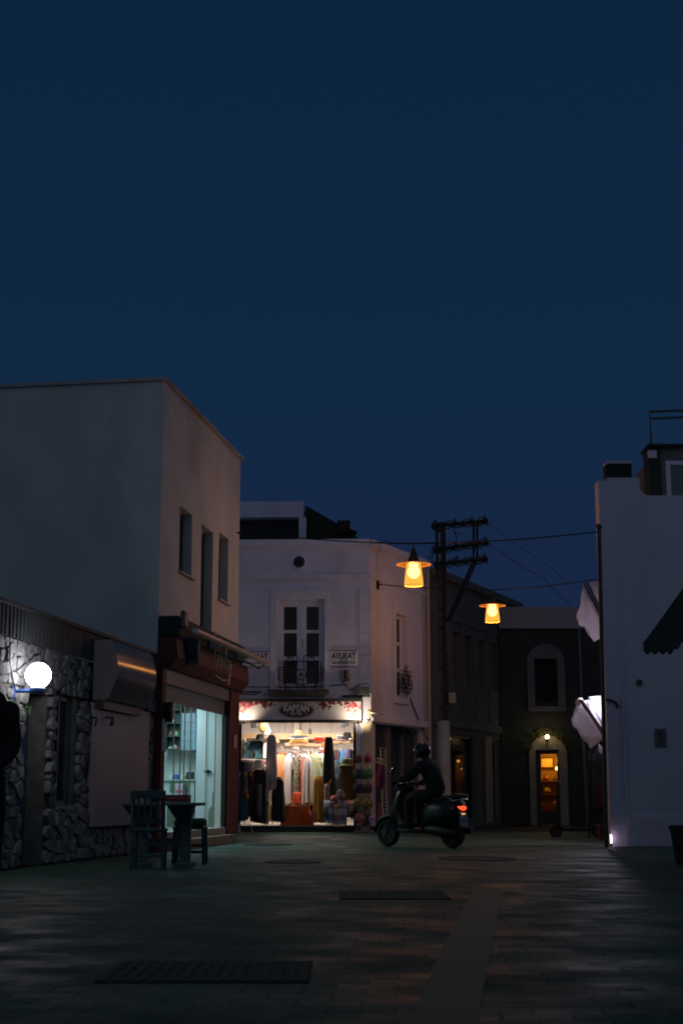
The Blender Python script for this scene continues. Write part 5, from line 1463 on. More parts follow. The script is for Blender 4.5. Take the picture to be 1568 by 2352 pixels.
# white ladder rack with umbrellas and price tag
lr = empty('ladder_rack', P(880, 1890, 35.0), 'narrow white ladder rack standing at the side door', 'rack')
q = MB(); t0, t1 = P(873, 1717, 35.15), P(885, 1717, 35.15); b0, b1 = P(880, 1905, 34.6), P(890, 1905, 34.6)
b0.z = b1.z = 0.006
q.tube([t0, b0], 0.011, 6); q.tube([t1, b1], 0.011, 6)
for k in range(24):
    t = 0.01 + k / 25
    q.tube([t0.lerp(b0, t), t1.lerp(b1, t)], 0.008, 5)
q.build('frame', mat('cream_wire', (0.62, 0.52, 0.36), 0.5), lr)
for i, (x0, y0, x1, y1, cc, l_) in enumerate(((873, 1757, 866, 1810, (0.50, 0.04, 0.06), 'red'), (880, 1757, 875, 1812, (0.08, 0.03, 0.16), 'purple'), (873, 1842, 870, 1890, (0.45, 0.10, 0.04), 'orange and yellow'), (882, 1845, 880, 1888, (0.05, 0.05, 0.22), 'blue'))):
    a, b = P(x0, y0, 34.9), P(x1, y1, 34.8)
    root = empty('umbrella', b, 'closed %s umbrella hanging on the white ladder rack' % l_, 'umbrella', 'umbrellas on the ladder rack')
    q = MB(); rings = []; d = (b - a)
    for j in range(6):
        t = j / 5; rr_ = 0.045 * math.sin(PI * (0.12 + 0.8 * (1 - t))) + 0.006
        rings.append([a + d * t + V((rr_ * math.cos(2 * PI * k / 16) * (1 + 0.3 * (k % 2)), rr_ * math.sin(2 * PI * k / 16) * (1 + 0.3 * (k % 2)), 0)) for k in range(16)])
    q.ring(rings); q.build('canopy', cloth('umbrella_' + str(i), cc, 'stripes_z', tuple(v * 0.4 for v in cc), 5), root, smooth=True)
    q = MB(); q.tube([a, a + V((0, 0, 0.10)), a + V((0.02, 0, 0.14)), a + V((0.045, 0, 0.12))], 0.010, 6); q.tube([b, b + V((0, 0, -0.05))], 0.006, 5); q.build('handle', BLACK, root)
tg = empty('price_tag', P(872, 1748, 34.75), 'tilted cream 40 TL price tag on the ladder rack', 'price tag')
q = MB(); c = P(872, 1748, 34.8); ang = -0.30; ex = V((math.cos(ang), 0, math.sin(ang))); ez = V((-math.sin(ang), 0, math.cos(ang)))
w_, h_ = 9.5 * 34.8 / F, 6.3 * 34.8 / F
q.hexa([c + ex * sx_ * w_ + ez * sz_ * h_ + V((0, dy, 0)) for dy in (0, 0.008) for sx_, sz_ in ((-1, -1), (1, -1), (1, 1), (-1, 1))]); q.build('card', mat('tag_cream', (0.66, 0.48, 0.26), 0.7), tg, bevel=0.006)
q = MB(); text_mesh(q, '40 TL', 0.085, c + V((0, -0.004, 0)), ex, ez, 0.002, 0.003); q.build('lettering', INK, tg, fixn=False)

# ------------------------------------------------------------------ SECOND HOUSE (dark, along the side street)
BH = 7.02
b2 = empty('dark_row_house', B2.O, 'long unlit grey house along the side street behind the electricity pole', 'house')
BL = 7.7
hol = []
for x0, x1 in ((1040, 1058), (1070, 1087), (1100, 1116), (1128, 1142)):
    a0, _ = B2.px(x0, 1500); a1, _ = B2.px(x1, 1500); zt3 = 5.05; zb3 = 3.75
    hol.append((a0, a1, B2.px(1049, 1566)[1], B2.px(1049, 1452)[1], 0.25))
gw = []
for x0, x1 in ((1036, 1088), (1100, 1112), (1126, 1150), (1160, 1185)):
    a0, _ = B2.px(x0, 1800); a1, _ = B2.px(x1, 1800)
    gw.append((a0, a1, 0.25 if x0 != 1100 else 0.12, 2.55, 0.3))
q = MB()
grid_wall(q, B2, -0.35, BL, 0, BH, hol + gw, 0.25)
q.quad(B2.w(-0.35, BH), B2.w(BL, BH), B2.w(BL, BH, -6), B2.w(-0.35, BH, -6)); q.quad(B2.w(BL, 0), B2.w(BL, BH), B2.w(BL, BH, -6), B2.w(BL, 0, -6))
q.quad(B2.w(-0.35, 0), B2.w(-0.35, BH), B2.w(-0.35, BH, -6), B2.w(-0.35, 0, -6))
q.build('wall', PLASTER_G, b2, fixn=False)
q = MB(); q.box(B2, -0.3, BL + 0.08, BH - 0.18, BH + 0.03, 0.003, 0.14); q.box(B2, -0.3, BL, 5.75, 5.87, 0.003, 0.05); q.box(B2, -0.3, BL, 2.75, 2.95, 0.003, 0.10)
for h in hol: q.box(B2, h[1] + 0.1, h[1] + 0.28, 3.0, 5.74, 0.003, 0.05)
q.build('cornice', mat('grey_trim', (0.10, 0.11, 0.105), 0.8, var=0.15), b2)
for h in hol:
    q = MB(); q.box(B2, h[0] + 0.002, h[1] - 0.002, h[2] + 0.002, h[3] - 0.002, -0.249, -0.2); wq = q.build('window', mat('olive_shutter', (0.09, 0.085, 0.05), 0.7, var=0.2), b2)
    q = MB()
    for k in range(9): zz = h[2] + (h[3] - h[2]) * (k + 0.5) / 9; q.box(B2, h[0] + 0.05, h[1] - 0.05, zz - 0.02, zz + 0.02, -0.199, -0.19)
    q.build('slats', mat('olive_shutter'), wq)
for i, h in enumerate(gw):
    q = MB(); q.box(B2, h[0], h[0] + 0.05, h[2], h[3], -0.2, -0.08); q.box(B2, h[1] - 0.05, h[1], h[2], h[3], -0.2, -0.08); q.box(B2, h[0] + 0.05, h[1] - 0.05, h[3] - 0.07, h[3], -0.2, -0.08)
    f_ = q.build('shop_window', mat('grey_green_metal') if i in (1, 2) else BLACK, b2)
    q = MB(); q.quad(B2.w(h[0], h[2], -0.15), B2.w(h[1], h[2], -0.15), B2.w(h[1], h[3], -0.15), B2.w(h[0], h[3], -0.15)); q.build('pane', CLEAR, f_)
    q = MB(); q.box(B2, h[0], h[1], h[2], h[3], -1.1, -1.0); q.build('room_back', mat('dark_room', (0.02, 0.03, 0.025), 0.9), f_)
# glowing balls standing for reflections in the glass and a few neon bits
spots = [(1052, 1748, (1.0, 0.35, 0.1), 0.05, 0.7, 'orange oval'), (1070, 1754, (0.3, 1.0, 0.1), 0.04, 1.6, 'green'), (1085, 1755, (0.9, 0.9, 1.0), 0.022, 1.4, 'small white'),
         (1059, 1766, (1.0, 0.4, 0.15), 0.02, 0.9, 'tiny orange'), (1074, 1777, (1.0, 0.65, 0.45), 0.04, 2.5, 'bright peach'), (1066, 1778, (1.0, 0.3, 0.1), 0.022, 1.0, 'dim red'), (1076, 1789, (1.0, 0.8, 0.7), 0.03, 2.2, 'low pale'),
         (1104, 1707, (1.0, 0.45, 0.06), 0.05, 1.2, 'amber upper'), (1107, 1747, (1.0, 0.25, 0.05), 0.05, 0.8, 'red orange'), (1131, 1708, (1.0, 0.5, 0.1), 0.03, 1.0, 'small amber'), (1143, 1726, (1.0, 0.5, 0.2), 0.03, 1.1, 'narrow amber')]
for i, (x, y, cc, r_, s_, l_) in enumerate(spots):
    a, z = B2.px(x, y, -0.6); q = MB(); c = B2.w(a, z, -0.6)
    q.ball(c, r_, 10, sz=0.8); q.tube([c + V((0, 0, r_ * 0.7)), c + V((0, 0, 0.25))], 0.004, 4, 1)
    tag(q.build('reflection_neon_glow', [emis('window_glow_%d' % i, cc, s_), BLACK], None, smooth=True), '%s glowing ball for reflected or neon light in a dark row house window' % l_, 'light', 'lights in the dark shop windows')
q = MB()
for a in (B2.px(1115, 1800)[0], B2.px(1121, 1800)[0]): q.box(B2, a, a + 0.12, 0.10, 2.6, 0.004, 0.09)
tag(q.build('door_jamb', mat('cream_jamb', (0.34, 0.31, 0.22), 0.7, var=0.2)), 'pale pair of upright jambs beside a door of the grey row house', 'door jamb')
q = MB(); q.tube([B2.w(B2.px(1150, 1700)[0], 2.6, 0.1), B2.w(B2.px(1150, 1500)[0], 6.9, 0.1)], 0.05, 8)
tag(q.build('rain_pipe', mat('grey_pipe', (0.12, 0.13, 0.13), 0.6)), 'grey rain pipe on the upper wall of the dark row house', 'pipe')

# ------------------------------------------------------------------ ARCH HOUSE
ah = empty('arched_house', AR.O, 'dark house at the street end with pale arches around its window and lit glass door', 'house')
def ar(x0, y0, x1, y1, o=0): return rect(AR, x0, y0, x1, y1, o)
AZ = ar(1200, 1395, 1330, 1445)[3]
az0 = ar(1200, 1395, 1330, 1444)[2]
dw = ar(1230, 1722, 1284, 1899); dw = (dw[0], dw[1], 0.0, dw[3]); uw = ar(1226, 1513, 1279, 1612)
AA0, AA1 = AR.px(1150, 1700)[0], AR.px(1420, 1700)[0]
q = MB(); grid_wall(q, AR, AA0, AA1, 0, az0, [dw + (0.3,), uw + (0.25,)], 0.3)
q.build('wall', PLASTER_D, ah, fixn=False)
q = MB(); q.box(AR, AA0, AA1, az0 + 0.002, AZ, -3.0, 0.10); q.build('parapet', mat('pale_parapet', (0.30, 0.28, 0.30), 0.85, var=0.1), ah)
def arch(mb, fr, cx, zs, ro, ri, rect_in, zb, o0, o1, n=20, soff=None):
    """arched surround plate with a rectangular opening"""
    x0, x1, zt = rect_in
    outer = [fr.w(cx + ro, zb, 0), ] 
    out = [(cx + ro, zb), (cx + ro, zs)] + [(cx + ro * math.cos(PI * k / n), zs + ro * math.sin(PI * k / n)) for k in range(1, n)] + [(cx - ro, zs), (cx - ro, zb)]
    inn = [(x1, zb), (x1, zs * 0.5 + zt * 0.5)] + [None] * (n - 1) + [(x0, zs * 0.5 + zt * 0.5), (x0, zb)]
    for k in range(1, n):
        t = math.cos(PI * k / n)
        inn[1 + k] = (cx + (x1 - cx) * t if True else 0, zt)
    inn[1] = (x1, zt * 0.98 + zb * 0.02); inn[n + 1] = (x0, zt * 0.98 + zb * 0.02)
    for k in range(len(out) - 1):
        a, b, c, d = out[k], out[k + 1], inn[k + 1], inn[k]
        mb.hexa([fr.w(a[0], a[1], o0), fr.w(b[0], b[1], o0), fr.w(c[0], c[1], o0), fr.w(d[0], d[1], o0),
                 fr.w(a[0], a[1], o1), fr.w(b[0], b[1], o1), fr.w(c[0], c[1], o1), fr.w(d[0], d[1], o1)])
q = MB(); cx, zs = AR.px(1252, 1530)
ro = 43 * 44 / F
arch(q, AR, cx, AR.px(1252, 1522)[1], ro, 0, (uw[0], uw[1], uw[3]), AR.px(1252, 1622)[1], 0.003, 0.06)
q.box(AR, cx - ro, cx + ro, AR.px(1252, 1634)[1], AR.px(1252, 1622)[1] - 0.002, 0.003, 0.08)
q.build('window_arch', mat('pale_arch', (0.12, 0.13, 0.15), 0.85, var=0.15), ah)
q = MB(); q.box(AR, uw[0], uw[1], uw[2], uw[3], -0.25, -0.22); q.build('window', DKGLASS, ah)
q = MB(); cx2, _ = AR.px(1257, 1733)
arch(q, AR, cx2, AR.px(1257, 1733)[1], ro * 1.0, 0, (dw[0], dw[1], dw[3]), 0.0, 0.003, 0.07)
q.build('door_arch', mat('cream_arch', (0.26, 0.24, 0.19), 0.85, var=0.2), ah)
q = MB(); g0 = ar(1242, 1732, 1280, 1863, -0.15)
grid_wall(q, AR, dw[0] + 0.001, dw[1] - 0.001, 0.02, dw[3] - 0.001, [g0 + (0.04,)], 0.04, -0.15); ad_ = q.build('door', mat('dark_door', (0.02, 0.022, 0.018), 0.5), ah, fixn=False)
q = MB(); q.quad(AR.w(g0[0], g0[2], -0.17), AR.w(g0[1], g0[2], -0.17), AR.w(g0[1], g0[3], -0.17), AR.w(g0[0], g0[3], -0.17)); q.build('pane', glass('amber_glass', (1.0, 0.8, 0.45), 0.04), ad_)
# lit room behind this door
rm = empty('lit_hallway', AR.w(cx2, 0.02, -1), 'amber lit room with shelves seen through the arched house door', 'room')
q = MB(); x0, x1 = g0[0] - 0.6, g0[1] + 0.6
q.quad(AR.w(x0, 0, -1.5), AR.w(x1, 0, -1.5), AR.w(x1, 3, -1.5), AR.w(x0, 3, -1.5)); q.quad(AR.w(x0, 0, -0.3), AR.w(x0, 0, -1.5), AR.w(x0, 3, -1.5), AR.w(x0, 3, -0.3)); q.quad(AR.w(x1, 0, -0.3), AR.w(x1, 0, -1.5), AR.w(x1, 3, -1.5), AR.w(x1, 3, -0.3))
q.quad(AR.w(x0, 3, -0.3), AR.w(x1, 3, -0.3), AR.w(x1, 3, -1.5), AR.w(x0, 3, -1.5)); q.quad(AR.w(x0, 0.01, -0.3), AR.w(x1, 0.01, -0.3), AR.w(x1, 0.01, -1.5), AR.w(x0, 0.01, -1.5))
q.quad(AR.w(x0, 0.01, -0.3), AR.w(x0, 3, -0.3), AR.w(g0[0] - 0.02, 3, -0.3), AR.w(g0[0] - 0.02, 0.01, -0.3))
q.build('wall', mat('amber_wall', (0.45, 0.30, 0.06), 0.8, var=0.15), rm, fixn=False)
q = MB()
for y in (1792, 1822, 1848): z = AR.px(1260, y, -1.2)[1]; q.box(AR, x0 + 0.01, x1 - 0.01, z - 0.05, z, -1.48, -1.1)
q.box(AR, x0 + 0.01, x1 - 0.01, AR.px(1260, 1859, -1.2)[1] - 0.3, AR.px(1260, 1852, -1.2)[1], -1.09, -0.9)
q.build('shelf', mat('red_brown_wood', (0.35, 0.10, 0.03), 0.6), rm)
q = MB(); a0, a1, z0, z1 = ar(1242, 1742, 1268, 1762, -1.3); q.box(AR, a0, a1, z0, z1, -1.35, -1.3); q.build('picture', mat('yellow_picture', (0.75, 0.5, 0.08), 0.6), rm)
for i, (x, y, r_, cc, l_) in enumerate(((1253, 1790, 0.10, (0.6, 0.14, 0.05), 'red round'), (1273, 1790, 0.06, (0.2, 0.1, 0.02), 'dark brown'), (1256, 1820, 0.12, (0.7, 0.45, 0.08), 'big yellow'), (1247, 1847, 0.05, (0.7, 0.5, 0.1), 'small yellow'), (1258, 1847, 0.04, (0.5, 0.35, 0.08), 'tan'), (1274, 1847, 0.08, (0.7, 0.4, 0.06), 'orange'))):
    a, z = AR.px(x, y, -1.15); zz = [AR.px(1260, yy, -1.2)[1] for yy in (1792, 1822, 1848)][0 if y < 1800 else 1 if y < 1830 else 2]
    q = MB(); q.lathe(AR.w(a, zz + 0.002, -1.2), [(r_ * 0.6, 0), (r_, r_ * 0.5), (r_ * 0.9, r_), (r_ * 0.5, r_ * 1.4), (r_ * 0.6, r_ * 1.6)], 14)
    tag(q.build('vase', mat('vase_%d' % i, cc, 0.4), None, smooth=True), '%s vase on a shelf behind the amber lit door' % l_, 'vase', 'vases in the amber lit room')
bulb = P(1279.5, 1765, 44.9); q = MB(); q.ball(bulb, 0.06, 14); q.tube([bulb + V((0, 0, 0.05)), V((bulb.x, bulb.y, 2.99))], 0.006, 5, 1)
hb = q.build('hanging_bulb', [emis('hall_bulb', (1.0, 0.62, 0.25), 9), BLACK], None, smooth=True); tag(hb, 'bare bulb hanging in the amber lit room', 'light bulb')
ld = bpy.data.lights.new('hall_light', 'POINT'); ld.energy = 9; ld.color = (1.0, 0.58, 0.2); ld.shadow_soft_size = 0.05
lo = bpy.data.objects.new('hall_light', ld); C.objects.link(lo); lo.parent = hb; lo.location = bulb + V((-0.2, 0.1, 0.25)) - WL[hb.name]
# lamp over the arched door
lp = P(1257, 1700, 43.6); al = empty('arch_lamp', lp, 'small warm lamp on a stem above the arched house door', 'wall lamp')
q = MB(); q.tube([V((lp.x, 43.9, lp.z - 0.2)), V((lp.x, 43.75, lp.z - 0.15)), V((lp.x, 43.7, lp.z - 0.02))], 0.02, 8); q.lathe(V((lp.x, 43.7, lp.z - 0.05)), [(0.03, 0), (0.06, 0.05), (0.05, 0.10)], 14); q.build('stem', IRON, al)
q = MB(); q.ball(V((lp.x, 43.7, lp.z + 0.10)), 0.06, 14); q.build('bulb', emis('arch_bulb', (1.0, 0.75, 0.38), 14), al, smooth=True)
ld = bpy.data.lights.new('arch_light', 'POINT'); ld.energy = 3.2; ld.color = (1.0, 0.68, 0.26); ld.shadow_soft_size = 0.07
lo = bpy.data.objects.new('arch_light', ld); C.objects.link(lo); lo.parent = al; lo.location = V((lp.x, 43.62, lp.z + 0.18)) - lp
q = MB(); q.tube([AR.w(AR.px(1337, 1600)[0], 0.0, 0.06), AR.w(AR.px(1333, 1600)[0], az0, 0.06)], 0.05, 8); tag(q.build('rain_pipe', mat('pale_blue_pipe', (0.10, 0.12, 0.16), 0.6)), 'pale blue rain pipe on the dark wall right of the arched window', 'pipe')
# ivy over the door arch
q = MB()
for k in range(260):
    t = R.uniform(0.1, PI - 0.1); rr_ = ro * R.uniform(1.0, 1.35)
    p = AR.w(cx2 + rr_ * math.cos(t), AR.px(1257, 1733)[1] + rr_ * math.sin(t), R.uniform(0.03, 0.16))
    d1 = V((R.uniform(-1, 1), R.uniform(-0.5, 0.5), R.uniform(-1, 1))) * 0.07; d2 = V((R.uniform(-1, 1), R.uniform(-0.5, 0.5), R.uniform(-1, 1))) * 0.07
    q.add([p, p + d1, p + d1 * 0.6 + d2, p + d2], [[0, 1, 2, 3]])
tag(q.build('ivy', mat('ivy_leaf', (0.05, 0.06, 0.012), 0.8), None, fixn=False), 'ivy leaves around the arch over the lit door', 'ivy', kind='stuff')

# ------------------------------------------------------------------ ELECTRICITY POLE
PY = 33.0
ep = empty('electricity_pole', P(1018, 1915, PY), 'rusty steel electricity pole with three crossarms and a concrete foot', 'electricity pole')
cxp = P(1017, 1655, PY).x; zc1 = P(1017, 1655, PY).z
q = MB(); q.lathe(V((cxp + 0.0, PY, 0)), [(0.19, 0), (0.165, 0.3), (0.145, zc1 - 0.03), (0.11, zc1)], 18); q.build('concrete_foot', mat('pole_concrete', (0.34, 0.30, 0.25), 0.9, var=0.25, vs=3, bump=0.3, stain=0.4), ep, smooth=True)
ztop = P(1017, 1200, PY).z
q = MB(); x0 = cxp - 0.13
q.cube(cxp - 0.12, cxp - 0.05, PY - 0.08, PY + 0.08, zc1 - 0.3, ztop, 1); q.cube(cxp + 0.0, cxp + 0.11, PY - 0.07, PY + 0.07, zc1 - 0.3, ztop)
for k in range(10): z = zc1 + (ztop - zc1) * (k + 0.5) / 10; q.cube(cxp - 0.051, cxp + 0.001, PY - 0.04, PY + 0.04, z, z + 0.08)
q.build('channel', [RUST, BLACK], ep)
for (xa, ya, xb, yb) in ((990, 1209, 1120, 1197), (993, 1264, 1122, 1245), (997, 1296, 1120, 1284)):
    a, b = P(xa, ya, PY - 0.12), P(xb, yb, PY - 0.3); q = MB()
    q.tube([a, b], 0.05, 4); 
    arm = q.build('crossarm', IRON, ep)
    q = MB()
    for t in (0.06, 0.42, 0.72, 0.94):
        c = a.lerp(b, t); q.lathe(c + V((0, 0, 0.04)), [(0.03, 0), (0.045, 0.03), (0.025, 0.05), (0.04, 0.08), (0.015, 0.11)], 10)
    q.build('insulator', mat('insulator_brown', (0.06, 0.05, 0.03), 0.3), arm, smooth=True)
    q = MB(); pts = [a.lerp(b, t) + V((0, -0.06, -0.06 - 0.05 * abs(math.sin(t * 17)))) for t in [k / 14 for k in range(15)]]; q.tube(pts, 0.02, 5)
    pts = [a.lerp(b, t) + V((0, -0.05, 0.05 + 0.04 * math.sin(t * 23))) for t in [k / 14 for k in range(15)]]; q.tube(pts, 0.014, 5)
    q.build('cable_bundle', BLACK, arm)
q = MB()
for x in (1087, 1095): q.tube([P(x, 1201, PY - 0.25), P(x, 1290, PY - 0.25)], 0.028, 4)
for dx in (0, 7): q.tube([P(1085 + dx, 1292, PY - 0.25), P(1026 + dx, 1428, PY - 0.1)], 0.03, 4)
q.build('brace', IRON, ep)
q = MB(); q.tube([P(1022, 1225, PY - .15), P(1024, 1400, PY - .15), P(1026, 1560, PY - .16), P(1033, 1600, PY - .17), P(1033, 1640, PY - .16)], 0.013, 5); q.tube([P(997, 1260, PY - .15), P(990, 1285, PY - .15), P(1001, 1310, PY - .15), P(998, 1340, PY - .1)], 0.016, 5); q.tube([P(1040, 1215, PY - .2), P(1050, 1240, PY - .2), P(1045, 1222, PY - .2), P(1062, 1228, PY - .2)], 0.014, 5); q.tube([P(980, 1300, PY - .2), P(992, 1255, PY - .2), P(1000, 1250, PY - .2)], 0.012, 5)
q.build('loose_cable', BLACK, ep)
q = MB(); c = P(1037, 1603, PY - 0.15); q.cube(c.x - 0.07, c.x + 0.09, c.y - 0.05, c.y + 0.1, c.z - 0.12, c.z + 0.12); q.build('junction_box', mat('beige_box', (0.22, 0.18, 0.12), 0.7), ep, bevel=0.01)

# cables
def wire(pts, r_, label, name='overhead_cable', m=RUBBER):
    q = MB(); out = []
    for i in range(len(pts) - 1):
        a, b = pts[i], pts[i + 1]
        L_ = (b - a).length; sag = L_ * 0.012
        for k in range(9):
            t = k / 9; p = a.lerp(b, t); p.z -= sag * 4 * t * (1 - t); out.append(p)
    out.append(pts[-1]); q.tube(out, r_, 5)
    tag(q.build(name, m), label, 'cable')
poleR = P(1377.5, 1220, 24.45)
L1 = P(949, 1249, 26.3)
wire([CABLE_L, L1, P(1380, 1221, 24.42)], 0.012, 'cable from the tall white house to the right pole, carrying the larger lantern')
L2 = P(1129, 1355, 34.4)
kb = KS.w(KS.px(866, 1343)[0], KS.px(866, 1343)[1], 0.02)
wire([kb + KS.n * 0.06, L2, P(1386, 1328, 31.5)], 0.012, 'cable from the corner house bracket to the upper white awning, carrying the smaller lantern')
wire([P(1118, 1245, PY - .3), P(1250, 1330, 29.5), P(1310, 1390, 27)], 0.008, 'thin cable sloping down from the middle crossarm to the upper awning')
wire([P(1118, 1200, PY - .3), P(1260, 1300, 31), P(1395, 1400, 27)], 0.006, 'thin cable sloping down from the top crossarm of the pole')
wire([P(800, 1238, 37.0), P(1003, 1246, PY - .2)], 0.012, 'cable from the corner house roof to the electricity pole')
q = MB(); q.box(KS, KS.px(866, 1343)[0] - 0.06, KS.px(866, 1343)[0] + 0.06, kb.z - 0.12, kb.z + 0.12, 0.003, 0.03); q.tube([kb, kb + KS.n * 0.1], 0.02, 6)
tag(q.build('wire_bracket', IRON), 'iron bracket holding the lower cable on the side of the corner house', 'bracket')

# lanterns
def lantern(apex, k):
    """hat-shaped hanging street lantern; apex = suspension point"""
    root = empty('street_lantern', apex, None, 'street lantern', 'hat shaped lanterns hanging over the street')
    s = k
    def T(v): return apex + V(v) * s
    q = MB(); q.lathe(apex, [(0.012 * s, -0.02 * s), (0.02 * s, -0.05 * s), (0.045 * s, -0.12 * s), (0.115 * s, -0.31 * s), (0.12 * s, -0.33 * s)], 24)
    q.tube([T((0, 0, -0.03)), T((0, 0, 0.03))], 0.01, 6); q.build('cap', mat('lamp_cap', (0.07, 0.05, 0.025), 0.7, 0.3, bump=0.2), root, smooth=True)
    q = MB(); q.lathe(apex, [(0.02 * s, -0.325 * s), (0.12 * s, -0.33 * s), (0.22 * s, -0.338 * s), (0.325 * s, -0.362 * s), (0.33 * s, -0.367 * s), (0.32 * s, -0.372 * s), (0.22 * s, -0.352 * s), (0.11 * s, -0.345 * s)], 32)
    q.build('brim', mat('brim_painted_glow', (0.30, 0.15, 0.05), 0.5, em=(0.9, 0.26, 0.015), es=0.22), root, smooth=True)  # orange lamplight on the brim is put into its colour as a glow
    q = MB(); q.lathe(apex, [(0.128 * s, -0.345 * s), (0.14 * s, -0.40 * s), (0.165 * s, -0.60 * s), (0.178 * s, -0.755 * s), (0.170 * s, -0.765 * s)], 32)
    m = bpy.data.materials.get('amber_shade')
    if m is None:
        m = bpy.data.materials.new('amber_shade'); m.use_nodes = True
        N, L = m.node_tree.nodes, m.node_tree.links; N.clear()
        o = N.new('ShaderNodeOutputMaterial'); mx = N.new('ShaderNodeMixShader'); tr = N.new('ShaderNodeBsdfTransparent'); em = N.new('ShaderNodeEmission')
        tr.inputs[0].default_value = (1.0, 0.66, 0.36, 1); em.inputs[0].default_value = (1.0, 0.43, 0.06, 1); em.inputs[1].default_value = 1.6
        mx.inputs[0].default_value = 0.6
        L.new(tr.outputs[0], mx.inputs[1]); L.new(em.outputs[0], mx.inputs[2]); L.new(mx.outputs[0], o.inputs[0])
    q.f = q.f[:-2] if False else q.f
    q.build('shade', m, root, smooth=True)
    q = MB(); q.ball(T((0, 0, -0.51)), 0.118 * s, 18, sz=1.0); q.lathe(T((0, 0, -0.345)), [(0.085 * s, -0.06 * s), (0.085 * s, 0.0)], 16)
    q.build('bulb', emis('lantern_bulb', (1.0, 0.66, 0.36), 9.0), root, smooth=True)
    q = MB(); q.torus(T((0, 0, -0.76)), 0.175 * s, 0.008 * s, 'z', 32, 6); q.build('rim', mat('rim_painted_glow', (0.4, 0.2, 0.05), 0.5, em=(1.0, 0.4, 0.05), es=0.5), root, smooth=True)  # light on the rim is put into its colour as a glow
    ld = bpy.data.lights.new('lantern_light', 'POINT'); ld.energy = 140; ld.color = (1.0, 0.58, 0.27); ld.shadow_soft_size = 0.035
    lo = bpy.data.objects.new('lantern_light', ld); C.objects.link(lo); lo.parent = root; lo.location = (0, 0, -0.675 * s)
    return root
l1 = lantern(L1 - V((0, 0, 0.03)), 1.0)
l1['label'] = 'larger glowing amber lantern with hat brim, hanging left of the electricity pole'
l2 = copy_tree(l1)
l2.location = L2 - V((0, 0, 0.02)); l2.scale = (1.0, 1.0, 1.0)
l2['label'] = 'smaller glowing amber lantern with hat brim, hanging right of the electricity pole'

# ------------------------------------------------------------------ RIGHT HOUSE
rh = empty('right_house', RW.O, 'pale lilac plastered house wall at the right with stepped parapet', 'house')
def rp(x, y): return RW.px(x, y)
pts = [(0.0, 0.0), (9, 0.0), (9, rp(1560, 1137)[1]), (rp(1489, 1138)[0], rp(1489, 1138)[1])]
cc = rp(1489, 1116); xstep = rp(1468, 1110)[0]
zm = rp(1489, 1138)[1]; zst = rp(1440, 1097)[1]
for k in range(1, 6):
    t = k / 5 * PI / 2
    pts.append((rp(1489, 1138)[0] - (rp(1489, 1138)[0] - xstep) * math.sin(t), zm + 0.16 * (1 - math.cos(t))))
pts += [(xstep, zst), (rp(1393, 1097)[0], zst), (rp(1393, 1097)[0], zst - 0.06), (0.0, rp(1381, 1104)[1] + 0.0)]
q = MB(); n = len(pts)
fr_, bk_ = [RW.w(a, z, 0) for a, z in pts], [RW.w(a, z, -0.35) for a, z in pts]
q.add(fr_ + bk_, [list(range(n)), [n + k for k in range(n)][::-1]] + [[k, (k + 1) % n, n + (k + 1) % n, n + k] for k in range(n)])
q.build('wall', PLASTER_R, rh)
zs_ = zst - 0.06
q = MB(); q.hexa([RS.w(0.35, 0, 0.0), RS.w(12, 0, 0.0), RS.w(12, 0, -6), RS.w(0.36, 0, -6), RS.w(0.35, zm - 0.06, 0.0), RS.w(12, 5.4, 0.0), RS.w(12, 5.4, -6), RS.w(0.36, zm - 0.06, -6)])
q.build('side_wall', PLASTER_R, rh)
q = MB(); a0 = rp(1440, 1900)[0]; zd = rp(1500, 1874)[1]; q.box(RW, a0, 9, 0.0, zd, 0.003, 0.05); q.build('plinth', PLASTER_R, rh, bevel=0.01)
q = MB(); q.box(RW, rp(1428, 1700)[0], rp(1435, 1700)[0], 0, rp(1430, 1600)[1], 0.003, 0.045); q.build('conduit', PLASTER_R, rh)
q = MB(); q.tube([RW.w(*rp(x, y), 0.03) for x, y in ((1390, 1607), (1402, 1609), (1412, 1614), (1418, 1626))], 0.02, 6); q.build('cable_stub', BLACK, rh)
q = MB(); a, z = rp(1466, 1568); q.lathe(RW.w(a, z, 0.01), [(0.055, -0.03), (0.045, 0.004), (0.01, 0.006)], 14, axis='y'); q.build('vent', mat('rust_stain', (0.09, 0.09, 0.06), 0.9, var=0.4), rh)
# tiny saw tooth crust on the pier
q = MB()
for k in range(9):
    a = rp(1397 + k * 8, 1097)[0]; q.lathe(RW.w(a, zst - 0.01, -0.17), [(0.06, 0), (0.05, 0.02), (0.02, 0.035)], 8)
q.build('crust', PLASTER_R, rh)
ch = empty('chimney', RW.w(*rp(1421, 1096), -0.17), 'short dark chimney with pale cap on the right house pier', 'chimney')
a0, a1 = rp(1392, 1080)[0], rp(1450, 1080)[0]; zc0, zc1_ = zst + 0.003, rp(1421, 1064)[1]
q = MB(); q.box(RW, a0, a1, zc0, zc1_, -0.33, -0.02); q.build('stack', mat('dark_stack', (0.018, 0.022, 0.018), 0.9), ch)
q = MB()
for k in range(8): a = a0 + (a1 - a0) * (k + 0.5) / 8; q.tube([RW.w(a, zc1_ + 0.02, -0.33), RW.w(a, zc1_ + 0.02, -0.02)], 0.035, 8)
q.build('cap', PLASTER_R, ch)
